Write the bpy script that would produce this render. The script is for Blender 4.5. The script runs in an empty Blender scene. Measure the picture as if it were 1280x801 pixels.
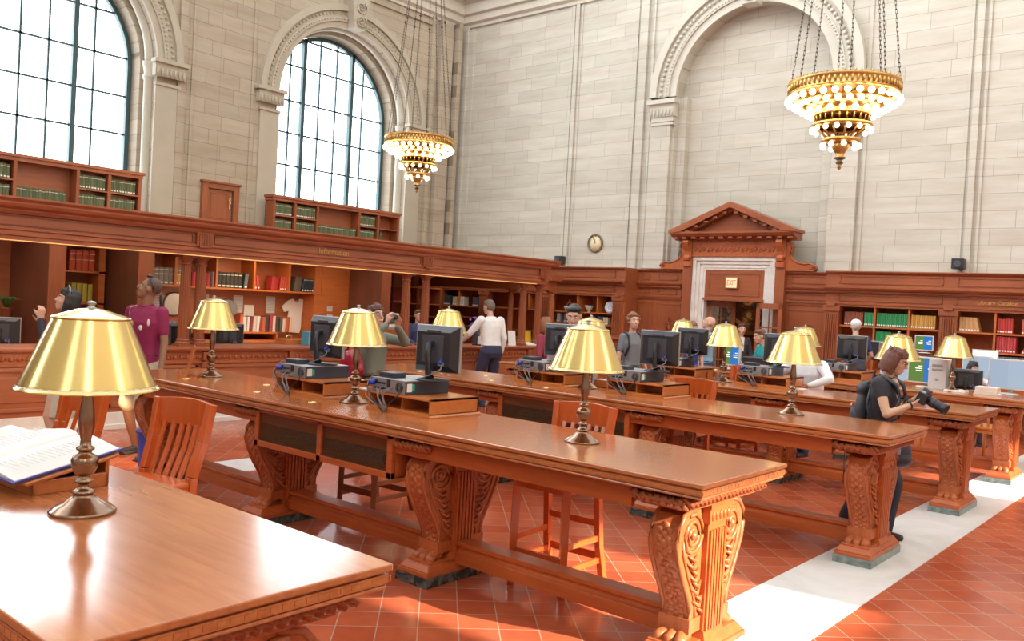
import bpy, bmesh, math, random
from math import sin, cos, pi, radians, sqrt, atan2
from mathutils import Vector, Matrix, Euler
random.seed(7)
SC = bpy.context.scene
COL = SC.collection
H = 1.716            # eye height
# ---------------------------------------------------------------- camera
FPX = 1082.7
YAW, PIT, ROL = -.7041, -.0188, .05357
_f = Vector((sin(YAW)*cos(PIT), cos(YAW)*cos(PIT), sin(PIT)))
_r = Vector((cos(YAW), -sin(YAW), 0)); _u = _r.cross(_f)
CR = cos(ROL)*_r + sin(ROL)*_u
CU = -sin(ROL)*_r + cos(ROL)*_u
cam_d = bpy.data.cameras.new('camera'); cam = bpy.data.objects.new('camera', cam_d); COL.objects.link(cam)
cam_d.sensor_width = 36; cam_d.lens = FPX/1280*36; cam_d.clip_start = .05; cam_d.clip_end = 300
m = Matrix((CR, CU, -_f)).transposed().to_4x4(); m.translation = Vector((0, 0, H)); cam.matrix_world = m
SC.camera = cam
def ray(x, y): return CR*((x-640)/FPX) - CU*((y-400.5)/FPX) + _f
def onX(x, y, X):
    d = ray(x, y); p = d*(X/d.x); p.z += H; return p
def onY(x, y, Y):
    d = ray(x, y); p = d*(Y/d.y); p.z += H; return p
def onZ(x, y, z):
    d = ray(x, y); p = d*((z-H)/d.z); p.z += H; return p
def atD(x, y, dep):
    p = ray(x, y)*dep; p.z += H; return p
# ---------------------------------------------------------------- materials
def newmat(name):
    m = bpy.data.materials.new(name); m.use_nodes = True
    nt = m.node_tree; b = nt.nodes['Principled BSDF']; return m, nt, b
def N(nt, t, **kw):
    n = nt.nodes.new(t)
    for k, v in kw.items():
        if k.startswith('_'): setattr(n, k[1:], v)
        else: n.inputs[k.replace('__', ' ')].default_value = v
    return n
def L(nt, a, b): nt.links.new(a, b)
def c4(c): return (c[0], c[1], c[2], 1)
def plain(name, col, rough=.5, metal=0, spec=.5, var=.08, scale=8, bump=0, bscale=60, coat=0, alpha=1):
    m, nt, b = newmat(name)
    b.inputs['Roughness'].default_value = rough; b.inputs['Metallic'].default_value = metal
    b.inputs['Specular IOR Level'].default_value = spec; b.inputs['Coat Weight'].default_value = coat
    b.inputs['Coat Roughness'].default_value = .08
    tc = N(nt, 'ShaderNodeTexCoord'); no = N(nt, 'ShaderNodeTexNoise', Scale=scale, Detail=4.)
    L(nt, tc.outputs['Object'], no.inputs['Vector'])
    mx = N(nt, 'ShaderNodeMix', _data_type='RGBA')
    mx.inputs['A'].default_value = c4([v*(1-var) for v in col]); mx.inputs['B'].default_value = c4([min(1, v*(1+var)) for v in col])
    L(nt, no.outputs['Fac'], mx.inputs['Factor']); L(nt, mx.outputs['Result'], b.inputs['Base Color'])
    if bump:
        n2 = N(nt, 'ShaderNodeTexNoise', Scale=bscale, Detail=3.); L(nt, tc.outputs['Object'], n2.inputs['Vector'])
        bp = N(nt, 'ShaderNodeBump', Strength=bump, Distance=.01); L(nt, n2.outputs['Fac'], bp.inputs['Height']); L(nt, bp.outputs['Normal'], b.inputs['Normal'])
    if alpha < 1: b.inputs['Alpha'].default_value = alpha
    return m
def wood(name, c1, c2, rough=.3, axis=0, scale=3.0, coat=.0, spec=.5, bump=.0, croug=.1):
    m, nt, b = newmat(name)
    tc = N(nt, 'ShaderNodeTexCoord'); mp = N(nt, 'ShaderNodeMapping')
    s = [9., 9., 9.]; s[axis] = .8; mp.inputs['Scale'].default_value = s
    L(nt, tc.outputs['Object'], mp.inputs['Vector'])
    n1 = N(nt, 'ShaderNodeTexNoise', Scale=scale, Detail=6., Roughness=.6, Distortion=.6); L(nt, mp.outputs['Vector'], n1.inputs['Vector'])
    n2 = N(nt, 'ShaderNodeTexNoise', Scale=1.1, Detail=2.); L(nt, tc.outputs['Object'], n2.inputs['Vector'])
    ad = N(nt, 'ShaderNodeMath', _operation='MULTIPLY_ADD'); ad.inputs[1].default_value = .55; L(nt, n1.outputs['Fac'], ad.inputs[0])
    mu = N(nt, 'ShaderNodeMath', _operation='MULTIPLY'); mu.inputs[1].default_value = .45; L(nt, n2.outputs['Fac'], mu.inputs[0]); L(nt, mu.outputs[0], ad.inputs[2])
    cr = N(nt, 'ShaderNodeValToRGB'); cr.color_ramp.elements[0].position = .34; cr.color_ramp.elements[1].position = .66
    cr.color_ramp.elements[0].color = c4(c1); cr.color_ramp.elements[1].color = c4(c2)
    L(nt, ad.outputs[0], cr.inputs['Fac']); L(nt, cr.outputs['Color'], b.inputs['Base Color'])
    b.inputs['Roughness'].default_value = rough; b.inputs['Coat Weight'].default_value = coat; b.inputs['Coat Roughness'].default_value = croug
    b.inputs['Specular IOR Level'].default_value = spec
    if bump:
        bp = N(nt, 'ShaderNodeBump', Strength=bump, Distance=.01); n3 = N(nt, 'ShaderNodeTexNoise', Scale=35., Detail=3.); L(nt, tc.outputs['Object'], n3.inputs['Vector'])
        L(nt, n3.outputs['Fac'], bp.inputs['Height']); L(nt, bp.outputs['Normal'], b.inputs['Normal'])
    return m
def stone(name, rot, c1, c2, mort, bw=.85, bh=.33):
    """limestone ashlar; rot turns object coordinates so that texture XY = wall plane"""
    m, nt, b = newmat(name)
    tc = N(nt, 'ShaderNodeTexCoord'); sp = N(nt, 'ShaderNodeSeparateXYZ'); L(nt, tc.outputs['Object'], sp.inputs[0])
    cb = N(nt, 'ShaderNodeCombineXYZ')
    L(nt, sp.outputs['Y' if rot == 'A' else 'X'], cb.inputs[0]); L(nt, sp.outputs['Z'], cb.inputs[1])
    br = N(nt, 'ShaderNodeTexBrick', Scale=1.)
    br.inputs['Brick Width'].default_value = bw; br.inputs['Row Height'].default_value = bh
    br.inputs['Mortar Size'].default_value = .006; br.inputs['Mortar Smooth'].default_value = .3
    br.offset = .5; br.offset_frequency = 2; br.squash = 1.35; br.squash_frequency = 3
    br.inputs['Color1'].default_value = c4(c1); br.inputs['Color2'].default_value = c4(c2); br.inputs['Mortar'].default_value = c4(mort)
    L(nt, cb.outputs[0], br.inputs['Vector'])
    mp = N(nt, 'ShaderNodeMapping'); mp.inputs['Scale'].default_value = (.5, 3.5, 1); L(nt, cb.outputs[0], mp.inputs['Vector'])
    no = N(nt, 'ShaderNodeTexNoise', Scale=1.6, Detail=6., Roughness=.62); L(nt, mp.outputs[0], no.inputs['Vector'])
    cr = N(nt, 'ShaderNodeValToRGB'); cr.color_ramp.elements[0].position = .3; cr.color_ramp.elements[1].position = .72
    cr.color_ramp.elements[0].color = (.80, .76, .70, 1); cr.color_ramp.elements[1].color = (1.0, 1.0, 1.0, 1)
    L(nt, no.outputs['Fac'], cr.inputs['Fac'])
    mx = N(nt, 'ShaderNodeMix', _data_type='RGBA', _blend_type='MULTIPLY'); mx.inputs['Factor'].default_value = .9
    L(nt, br.outputs['Color'], mx.inputs['A']); L(nt, cr.outputs['Color'], mx.inputs['B'])
    L(nt, mx.outputs['Result'], b.inputs['Base Color'])
    b.inputs['Roughness'].default_value = .8; b.inputs['Specular IOR Level'].default_value = .2
    bp = N(nt, 'ShaderNodeBump', Strength=.35, Distance=.01); bp.invert = True; L(nt, br.outputs['Fac'], bp.inputs['Height']); L(nt, bp.outputs['Normal'], b.inputs['Normal'])
    return m
def tile_floor(name):
    m, nt, b = newmat(name)
    tc = N(nt, 'ShaderNodeTexCoord'); mp = N(nt, 'ShaderNodeMapping'); mp.inputs['Rotation'].default_value = (0, 0, radians(45)); mp.inputs['Location'].default_value = (.05, .04, 0)
    L(nt, tc.outputs['Object'], mp.inputs['Vector'])
    br = N(nt, 'ShaderNodeTexBrick', Scale=1.); br.offset = 0; br.squash = 1
    br.inputs['Brick Width'].default_value = .213; br.inputs['Row Height'].default_value = .213; br.inputs['Mortar Size'].default_value = .0035; br.inputs['Mortar Smooth'].default_value = .1
    br.inputs['Color1'].default_value = (.46, .085, .034, 1); br.inputs['Color2'].default_value = (.58, .14, .06, 1); br.inputs['Mortar'].default_value = (.52, .33, .22, 1)
    L(nt, mp.outputs[0], br.inputs['Vector'])
    no = N(nt, 'ShaderNodeTexNoise', Scale=9., Detail=5.); L(nt, tc.outputs['Object'], no.inputs['Vector'])
    cr = N(nt, 'ShaderNodeValToRGB'); cr.color_ramp.elements[0].color = (.78, .74, .72, 1); cr.color_ramp.elements[1].color = (1, 1, 1, 1); cr.color_ramp.elements[0].position = .3
    L(nt, no.outputs['Fac'], cr.inputs['Fac'])
    mx = N(nt, 'ShaderNodeMix', _data_type='RGBA', _blend_type='MULTIPLY'); mx.inputs['Factor'].default_value = 1
    L(nt, br.outputs['Color'], mx.inputs['A']); L(nt, cr.outputs['Color'], mx.inputs['B']); L(nt, mx.outputs['Result'], b.inputs['Base Color'])
    b.inputs['Roughness'].default_value = .2; b.inputs['Specular IOR Level'].default_value = .5
    bp = N(nt, 'ShaderNodeBump', Strength=.25, Distance=.004); bp.invert = True
    ad = N(nt, 'ShaderNodeMath', _operation='MULTIPLY_ADD'); ad.inputs[1].default_value = .4; L(nt, no.outputs['Fac'], ad.inputs[0]); L(nt, br.outputs['Fac'], ad.inputs[2])
    L(nt, ad.outputs[0], bp.inputs['Height']); L(nt, bp.outputs['Normal'], b.inputs['Normal'])
    return m
def brass(name, c, rough, aniso=.0, hue=0):
    m, nt, b = newmat(name)
    tc = N(nt, 'ShaderNodeTexCoord'); mp = N(nt, 'ShaderNodeMapping'); mp.inputs['Scale'].default_value = (3, 3, 90)
    L(nt, tc.outputs['Object'], mp.inputs['Vector']); no = N(nt, 'ShaderNodeTexNoise', Scale=2., Detail=4.); L(nt, mp.outputs[0], no.inputs['Vector'])
    mr = N(nt, 'ShaderNodeMapRange'); mr.inputs['To Min'].default_value = rough*.8; mr.inputs['To Max'].default_value = rough*1.25
    L(nt, no.outputs['Fac'], mr.inputs['Value']); L(nt, mr.outputs[0], b.inputs['Roughness'])
    b.inputs['Base Color'].default_value = c4(c); b.inputs['Metallic'].default_value = 1
    if aniso:
        b.inputs['Anisotropic'].default_value = aniso; b.inputs['Anisotropic Rotation'].default_value = .25; tg = N(nt, 'ShaderNodeTangent'); tg.direction_type = 'RADIAL'; tg.axis = 'Z'; L(nt, tg.outputs[0], b.inputs['Tangent'])
    bp = N(nt, 'ShaderNodeBump', Strength=.012, Distance=.002); L(nt, no.outputs['Fac'], bp.inputs['Height']); L(nt, bp.outputs['Normal'], b.inputs['Normal'])
    return m
def glow(name, col, st):
    m, nt, b = newmat(name); b.inputs['Base Color'].default_value = c4(col); b.inputs['Emission Color'].default_value = c4(col); b.inputs['Emission Strength'].default_value = st; return m
def marble(name, c1, c2, rough=.25, scale=4, lo=.35, hi=.6):
    m, nt, b = newmat(name)
    tc = N(nt, 'ShaderNodeTexCoord'); no = N(nt, 'ShaderNodeTexNoise', Scale=float(scale), Detail=8., Roughness=.65, Distortion=1.2); L(nt, tc.outputs['Object'], no.inputs['Vector'])
    cr = N(nt, 'ShaderNodeValToRGB'); cr.color_ramp.elements[0].position = lo; cr.color_ramp.elements[1].position = hi
    cr.color_ramp.elements[0].color = c4(c1); cr.color_ramp.elements[1].color = c4(c2)
    L(nt, no.outputs['Fac'], cr.inputs['Fac']); L(nt, cr.outputs['Color'], b.inputs['Base Color']); b.inputs['Roughness'].default_value = rough
    return m
M = {}
M['top'] = wood('tabletop_wood', (.36, .098, .028), (.57, .21, .07), .22, 0, 3, coat=.55, croug=.13)
M['table'] = wood('table_wood', (.34, .065, .014), (.52, .125, .03), .36, 0, 3)
M['carve'] = wood('carved_wood', (.31, .068, .018), (.50, .14, .042), .38, 2, 3, bump=.25)
M['panel'] = wood('panel_wood', (.235, .062, .024), (.37, .108, .04), .36, 2, 2)
M['panelx'] = wood('panel_wood_long', (.25, .068, .026), (.38, .112, .042), .34, 0, 2)
M['panely'] = wood('cornice_wood_long', (.31, .09, .04), (.43, .14, .062), .34, 1, 2)
M['dark'] = wood('dark_panel_wood', (.13, .045, .024), (.21, .075, .038), .35, 2, 2)
M['shelf'] = wood('shelf_wood', (.43, .11, .025), (.56, .17, .042), .4, 1, 2)
M['chair'] = wood('chair_wood', (.46, .075, .014), (.62, .13, .025), .25, 2, 2, coat=.4)
M['chaird'] = wood('brown_chair_wood', (.20, .06, .025), (.30, .10, .04), .3, 2, 2, coat=.2)
M['chairo'] = wood('orange_chair_wood', (.66, .24, .06), (.78, .33, .10), .3, 2, 2, coat=.2)
M['riser'] = wood('riser_wood', (.44, .125, .028), (.58, .19, .048), .3, 0, 3, coat=.2)
M['floor'] = tile_floor('terracotta_tiles')
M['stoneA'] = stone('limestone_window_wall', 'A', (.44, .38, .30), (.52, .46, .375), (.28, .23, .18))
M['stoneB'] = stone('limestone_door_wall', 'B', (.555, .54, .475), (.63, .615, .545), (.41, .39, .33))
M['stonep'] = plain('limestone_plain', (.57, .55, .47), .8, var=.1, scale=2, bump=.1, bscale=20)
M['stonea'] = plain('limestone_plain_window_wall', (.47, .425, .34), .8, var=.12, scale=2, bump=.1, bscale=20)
M['stonec'] = plain('limestone_carved', (.60, .56, .49), .8, var=.15, scale=14, bump=.6, bscale=30)
M['white'] = marble('white_marble', (.66, .65, .62), (.78, .77, .75), .3, 2)
M['doormarble'] = marble('door_frame_marble', (.64, .60, .55), (.76, .73, .69), .4, 3)
M['black'] = marble('dark_marble', (.02, .03, .028), (.22, .25, .24), .25, 9, .45, .75)
M['greym'] = marble('grey_marble_base', (.10, .13, .12), (.33, .38, .36), .3, 9, .35, .7)
M['shade'] = brass('brushed_brass_shade', (.72, .55, .22), .21, .6)
M['brassd'] = brass('aged_bronze_stem', (.30, .20, .14), .22)
M['brass'] = brass('polished_brass', (.85, .62, .28), .2)
M['gold'] = brass('gilt_metal', (.60, .38, .14), .35)
M['iron'] = plain('dark_window_iron', (.05, .10, .11), .5, .3)
M['chain'] = plain('bronze_chain', (.10, .08, .07), .5, .6)
M['bulb'] = glow('frosted_bulb_lit', (1, .80, .48), 9)
M['bulbd'] = glow('frosted_bulb_soft', (1, .86, .62), 2.6)
M['plastic'] = plain('black_plastic', (.025, .025, .032), .35, var=.1)
M['plasticg'] = plain('dark_grey_plastic', (.06, .06, .075), .4)
M['pcside'] = plain('navy_grey_metal', (.045, .055, .085), .35, .2)
M['silver'] = plain('silver_metal', (.42, .43, .45), .35, .7, var=.15)
M['lgrey'] = plain('pale_grey_plastic', (.62, .62, .60), .45)
M['cover'] = plain('grey_steel_cover', (.36, .37, .40), .4, .3)
M['blue'] = plain('blue_plastic', (.02, .05, .55), .4)
M['cable'] = plain('grey_cable', (.25, .26, .28), .5)
M['paper'] = plain('white_paper', (.80, .79, .76), .7, var=.04)
M['paperb'] = plain('grey_printed_paper', (.62, .62, .64), .7, var=.15, scale=60)
M['mesh'] = None
M['gold_text'] = plain('gilt_lettering', (.70, .38, .12), .45, .3)
M['red_text'] = glow('red_sign_letters', (.85, .06, .03), .6)
M['exitp'] = glow('cream_sign_face', (.85, .68, .42), .35)
M['glass'] = None
def cuts(name, base, hole=.0):
    """woven wire: alpha grid"""
    m, nt, b = newmat(name); b.inputs['Base Color'].default_value = c4(base); b.inputs['Metallic'].default_value = .6; b.inputs['Roughness'].default_value = .45
    tc = N(nt, 'ShaderNodeTexCoord'); mp = N(nt, 'ShaderNodeMapping'); mp.inputs['Rotation'].default_value = (0, radians(45), 0); L(nt, tc.outputs['Object'], mp.inputs['Vector'])
    sp = N(nt, 'ShaderNodeSeparateXYZ'); L(nt, mp.outputs[0], sp.inputs[0]); outs = []
    for ax in ('X', 'Z'):
        a = N(nt, 'ShaderNodeMath', _operation='MULTIPLY'); a.inputs[1].default_value = 85; L(nt, sp.outputs[ax], a.inputs[0])
        f = N(nt, 'ShaderNodeMath', _operation='FRACT'); L(nt, a.outputs[0], f.inputs[0])
        g = N(nt, 'ShaderNodeMath', _operation='LESS_THAN'); g.inputs[1].default_value = .2; L(nt, f.outputs[0], g.inputs[0]); outs.append(g)
    mx = N(nt, 'ShaderNodeMath', _operation='MAXIMUM'); L(nt, outs[0].outputs[0], mx.inputs[0]); L(nt, outs[1].outputs[0], mx.inputs[1]); L(nt, mx.outputs[0], b.inputs['Alpha'])
    return m
M['mesh'] = cuts('brass_wire_mesh', (.16, .10, .05))
def glassm():
    m, nt, b = newmat('window_glass'); nt.nodes.remove(b); out = nt.nodes['Material Output']
    t = N(nt, 'ShaderNodeBsdfTransparent', Color=(.97, .99, 1, 1)); g = N(nt, 'ShaderNodeBsdfGlossy', Color=(1, 1, 1, 1), Roughness=.02); fr = N(nt, 'ShaderNodeFresnel', IOR=1.45)
    mx = N(nt, 'ShaderNodeMixShader'); mu = N(nt, 'ShaderNodeMath', _operation='MULTIPLY'); mu.inputs[1].default_value = .5; L(nt, fr.outputs[0], mu.inputs[0])
    L(nt, mu.outputs[0], mx.inputs[0]); L(nt, t.outputs[0], mx.inputs[1]); L(nt, g.outputs[0], mx.inputs[2]); L(nt, mx.outputs[0], out.inputs['Surface']); return m
M['glass'] = glassm()
_cm = {}
def cm(col, rough=.6, **k):
    key = (tuple(col), rough, tuple(sorted(k.items())))
    if key not in _cm: _cm[key] = plain('paint_%d' % len(_cm), col, rough, **k)
    return _cm[key]
# ---------------------------------------------------------------- mesh builder
class MB:
    def __init__(s): s.v = []; s.f = []; s.m = []; s.T = Matrix(); s.mi = 0; s.sm = []
    def add(s, vs, fs, smooth=False):
        o = len(s.v); s.v += [s.T @ Vector(v) for v in vs]
        for f in fs: s.f.append([i+o for i in f]); s.m.append(s.mi); s.sm.append(smooth)
        return s
    def box(s, x0, x1, y0, y1, z0, z1):
        if x0 > x1: x0, x1 = x1, x0
        if y0 > y1: y0, y1 = y1, y0
        if z0 > z1: z0, z1 = z1, z0
        return s.add([(x0,y0,z0),(x1,y0,z0),(x1,y1,z0),(x0,y1,z0),(x0,y0,z1),(x1,y0,z1),(x1,y1,z1),(x0,y1,z1)], [(0,3,2,1),(4,5,6,7),(0,1,5,4),(1,2,6,5),(2,3,7,6),(3,0,4,7)])
    def frus(s, x0, x1, y0, y1, z0, z1, dx, dy):
        return s.add([(x0,y0,z0),(x1,y0,z0),(x1,y1,z0),(x0,y1,z0),(x0+dx,y0+dy,z1),(x1-dx,y0+dy,z1),(x1-dx,y1-dy,z1),(x0+dx,y1-dy,z1)], [(0,3,2,1),(4,5,6,7),(0,1,5,4),(1,2,6,5),(2,3,7,6),(3,0,4,7)])
    def prism(s, poly, axis, d0, d1, smooth=False):
        """poly 2D in the plane normal to axis: x->(y,z) y->(x,z) z->(x,y)"""
        n = len(poly)
        def P(a, b, d): return {'x': (d, a, b), 'y': (a, d, b), 'z': (a, b, d)}[axis]
        area = sum(poly[i][0]*poly[(i+1) % n][1]-poly[(i+1) % n][0]*poly[i][1] for i in range(n))
        if area < 0: poly = poly[::-1]
        if d0 > d1: d0, d1 = d1, d0
        vs = [P(a, b, d0) for a, b in poly]+[P(a, b, d1) for a, b in poly]
        fl = axis == 'y'
        fs = [list(range(n))[::-1], list(range(n, 2*n))]+[(i, (i+1) % n, n+(i+1) % n, n+i) for i in range(n)]
        if fl: fs = [f[::-1] for f in fs]
        return s.add(vs, fs, smooth)
    def lathe(s, prof, c=(0, 0, 0), seg=20, smooth=True, a0=0):
        vs = []; fs = []
        for r, z in prof:
            for k in range(seg):
                a = a0+2*pi*k/seg; vs.append((c[0]+r*cos(a), c[1]+r*sin(a), c[2]+z))
        for i in range(len(prof)-1):
            for k in range(seg):
                k2 = (k+1) % seg; fs.append((i*seg+k, i*seg+k2, (i+1)*seg+k2, (i+1)*seg+k))
        s.add(vs, fs, smooth)
        if prof[0][0] > 1e-5: s.add([vs[k] for k in range(seg)], [list(range(seg))[::-1]])
        if prof[-1][0] > 1e-5: s.add([vs[(len(prof)-1)*seg+k] for k in range(seg)], [list(range(seg))])
        return s
    def tube(s, path, r, seg=8, smooth=True, closed=False):
        path = [Vector(p) for p in path]; n = len(path); rs = r if isinstance(r, (list, tuple)) else [r]*n
        vs = []; fs = []; up = Vector((0, 0, 1))
        for i, p in enumerate(path):
            if closed: t = path[(i+1) % n]-path[i-1]
            else: t = path[min(i+1, n-1)]-path[max(i-1, 0)]
            if t.length < 1e-9: t = Vector((0, 0, 1))
            t.normalize(); a = t.cross(up)
            if a.length < .05: a = t.cross(Vector((1, 0, 0)))
            a.normalize(); b = t.cross(a)
            for k in range(seg):
                an = 2*pi*k/seg; vs.append(p+(a*cos(an)+b*sin(an))*rs[i])
        rng = n if closed else n-1
        for i in range(rng):
            for k in range(seg):
                k2 = (k+1) % seg; j = (i+1) % n; fs.append((i*seg+k, i*seg+k2, j*seg+k2, j*seg+k))
        if not closed: fs.append(list(range(seg))[::-1]); fs.append([(n-1)*seg+k for k in range(seg)])
        return s.add(vs, [f[::-1] for f in fs], smooth)
    def bar(s, a, b, w, h, up=(0, 0, 1)):
        """rectangular bar from a to b, w across, h along up"""
        a = Vector(a); b = Vector(b); t = (b-a).normalized(); up = Vector(up); x = t.cross(up).normalized(); u = x.cross(t)
        vs = []
        for p in (a, b):
            for i, j in ((-1, -1), (1, -1), (1, 1), (-1, 1)): vs.append(p+x*(i*w/2)+u*(j*h/2))
        return s.add(vs, [(0,1,2,3),(7,6,5,4),(0,4,5,1),(1,5,6,2),(2,6,7,3),(3,7,4,0)])
    def ell(s, c, r, seg=12, rings=8, R=None):
        c = Vector(c); R = R or Matrix.Identity(3)
        if not hasattr(r, '__len__'): r = (r, r, r)
        vs = []; fs = []
        for i in range(rings+1):
            th = pi*i/rings
            for k in range(seg):
                ph = 2*pi*k/seg; vs.append(c+R @ Vector((r[0]*sin(th)*cos(ph), r[1]*sin(th)*sin(ph), r[2]*cos(th))))
        for i in range(rings):
            for k in range(seg):
                k2 = (k+1) % seg; a, b, cc, d = i*seg+k, (i+1)*seg+k, (i+1)*seg+k2, i*seg+k2
                fs.append((a, b, cc) if i == 0 else ((a, b, d) if i == rings-1 else (a, b, cc, d)))
        # collapse poles
        top = o = 0
        return s.add(vs, [tuple(dict.fromkeys(0 if v < seg else (rings*seg if v >= rings*seg else v) for v in f)) for f in fs], True)
    def cap(s, a, b, ra, rb, seg=12):
        """tapered capsule"""
        a = Vector(a); b = Vector(b); t = b-a; Ln = t.length
        if Ln < 1e-6: return s.ell(a, ra)
        q = t.to_track_quat('Z', 'Y').to_matrix().to_4x4(); q.translation = a
        prof = [(ra*cos(x), -ra*sin(x)) for x in (1.5, 1.1, .7, .35)]+[(ra, 0)]+[(rb, Ln)]+[(rb*cos(x), Ln+rb*sin(x)) for x in (.35, .7, 1.1, 1.5)]
        old = s.T; s.T = old @ q; s.lathe(prof, seg=seg); s.T = old; return s
    def loft(s, secs, seg=20):
        """secs: (center, rx, ry[, R]) super-ellipse rings, closed"""
        vs = []; fs = []
        for c, rx, ry in secs:
            c = Vector(c)
            for k in range(seg):
                a = 2*pi*k/seg; ca, sa = cos(a), sin(a); e = .85
                vs.append(c+Vector((rx*math.copysign(abs(ca)**e, ca), ry*math.copysign(abs(sa)**e, sa), 0)))
        n = len(secs)
        for i in range(n-1):
            for k in range(seg):
                k2 = (k+1) % seg; fs.append((i*seg+k, i*seg+k2, (i+1)*seg+k2, (i+1)*seg+k))
        fs.append(list(range(seg))[::-1]); fs.append([(n-1)*seg+k for k in range(seg)])
        return s.add(vs, fs, True)
    def mesh(s, name, mats):
        me = bpy.data.meshes.new(name); me.from_pydata([tuple(v) for v in s.v], [], s.f)
        for m_ in (mats if isinstance(mats, (list, tuple)) else [mats]): me.materials.append(m_)
        me.polygons.foreach_set('material_index', s.m); me.polygons.foreach_set('use_smooth', s.sm); me.update(); return me
    def build(s, name, mats, parent=None, bevel=0, loc=None):
        o = bpy.data.objects.new(name, s.mesh(name, mats)); COL.objects.link(o)
        if parent is not None: o.parent = parent
        if loc is not None: o.location = loc
        if bevel:
            b = o.modifiers.new('Bevel', 'BEVEL'); b.width = bevel; b.segments = 2; b.limit_method = 'ANGLE'; b.angle_limit = radians(40)
        return o
def tag(o, label, cat, group=None, kind=None):
    o['label'] = label; o['category'] = cat
    if group: o['group'] = group
    if kind: o['kind'] = kind
    return o
def thing(name, label, cat, loc=(0, 0, 0), rz=0, group=None):
    o = bpy.data.objects.new(name, None); COL.objects.link(o); o.location = loc; o.rotation_euler = (0, 0, rz); o.empty_display_size = .1
    return tag(o, label, cat, group)
def struct(o): o['kind'] = 'structure'; return o
CH = {}
def kids(o):
    return [c for c in bpy.data.objects if c.parent == o]
def dup(root, loc, rz=0, label=None, group=None, cat=None):
    def cp(o, par):
        c = o.copy(); COL.objects.link(c)
        if par is not None: c.parent = par
        for k in kids(o): cp(k, c)
        return c
    r = cp(root, None); r.location = loc; r.rotation_euler = (0, 0, rz)
    if label: r['label'] = label
    if group: r['group'] = group
    elif 'group' in r and group is False: del r['group']
    return r
def text(name, body, size, mat, loc, rot, parent=None, ext=.002, align='CENTER', sx=1):
    cu = bpy.data.curves.new(name, 'FONT'); cu.body = body; cu.size = size; cu.extrude = ext; cu.align_x = align; cu.align_y = 'CENTER'; cu.resolution_u = 3
    o = bpy.data.objects.new(name, cu); COL.objects.link(o); o.data.materials.append(mat)
    bpy.context.view_layer.update()
    me = bpy.data.meshes.new_from_object(o.evaluated_get(bpy.context.evaluated_depsgraph_get())); bpy.data.objects.remove(o)
    o = bpy.data.objects.new(name, me); COL.objects.link(o); o.location = loc; o.rotation_euler = rot; o.scale = (sx, 1, 1)
    if parent is not None: o.parent = parent
    return o
def arc(cx, cz, r, a0, a1, n): return [(cx+r*cos(a0+(a1-a0)*i/n), cz+r*sin(a0+(a1-a0)*i/n)) for i in range(n+1)]
# ================================================================ THE ROOM
XA, YB, XR, YF, ZT = -18.0, 18.3, 9.0, -7.0, 12.4
WC = [6.95, 14.2, -.35]           # window centres along the left wall
WR, WSP = 2.12, 6.45
def arch_piece(mb, axis, cen, R, zs, z0, z1, lo, hi, d0, d1, sill):
    """wall slab with one arched opening; lo..hi horizontal range, d0..d1 thickness"""
    def bx(a, b, c, d):
        if axis == 'x': mb.box(d0, d1, a, b, c, d)
        else: mb.box(a, b, d0, d1, c, d)
    bx(lo, cen-R, z0, z1); bx(cen+R, hi, z0, z1)
    if sill > z0: bx(cen-R, cen+R, z0, sill)
    A = arc(cen, zs, R, pi, pi/2, 14); B = arc(cen, zs, R, pi/2, 0, 14)
    mb.prism([(cen-R, z1)]+A+[(cen, z1)], axis, d0, d1)
    mb.prism([(cen, z1)]+B+[(cen+R, z1)], axis, d0, d1)
mb = MB()
arch_piece(mb, 'x', WC[2], WR, WSP, 0, ZT, YF, 3.3, XA-.5, XA, 3.05)
arch_piece(mb, 'x', WC[0], WR, WSP, 0, ZT, 3.3, 10.55, XA-.5, XA, 3.05)
arch_piece(mb, 'x', WC[1], WR, WSP, 0, ZT, 10.55, YB, XA-.5, XA, 3.05)
# inner thinner ring of the wall behind the deep reveal
R2 = 1.99
arch_piece(mb, 'x', WC[2], R2, WSP, 0, ZT, YF, 3.3, XA-1.05, XA-.5, 3.05)
arch_piece(mb, 'x', WC[0], R2, WSP, 0, ZT, 3.3, 10.55, XA-1.05, XA-.5, 3.05)
arch_piece(mb, 'x', WC[1], R2, WSP, 0, ZT, 10.55, YB+.5, XA-1.05, XA-.5, 3.05)
# flat pilaster strips beside the arches and in the corner
for a, b, d in ((9.52, 9.70, .07), (9.85, 9.92, .03), (11.35, 11.42, .03), (16.98, 17.12, .10), (17.3, 17.75, .16), (17.85, 18.0, .28), (4.0, 4.2, .07), (3.4, 3.55, .07)):
    mb.box(XA, XA+d, a, b, 2.6, 9.7)
for c in (WC[0], WC[1]): mb.box(XA, XA+.06, c-2.85, c+2.85, 9.45, 9.6)
struct(mb.build('wall_left', M['stoneA'], bevel=.01))
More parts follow.
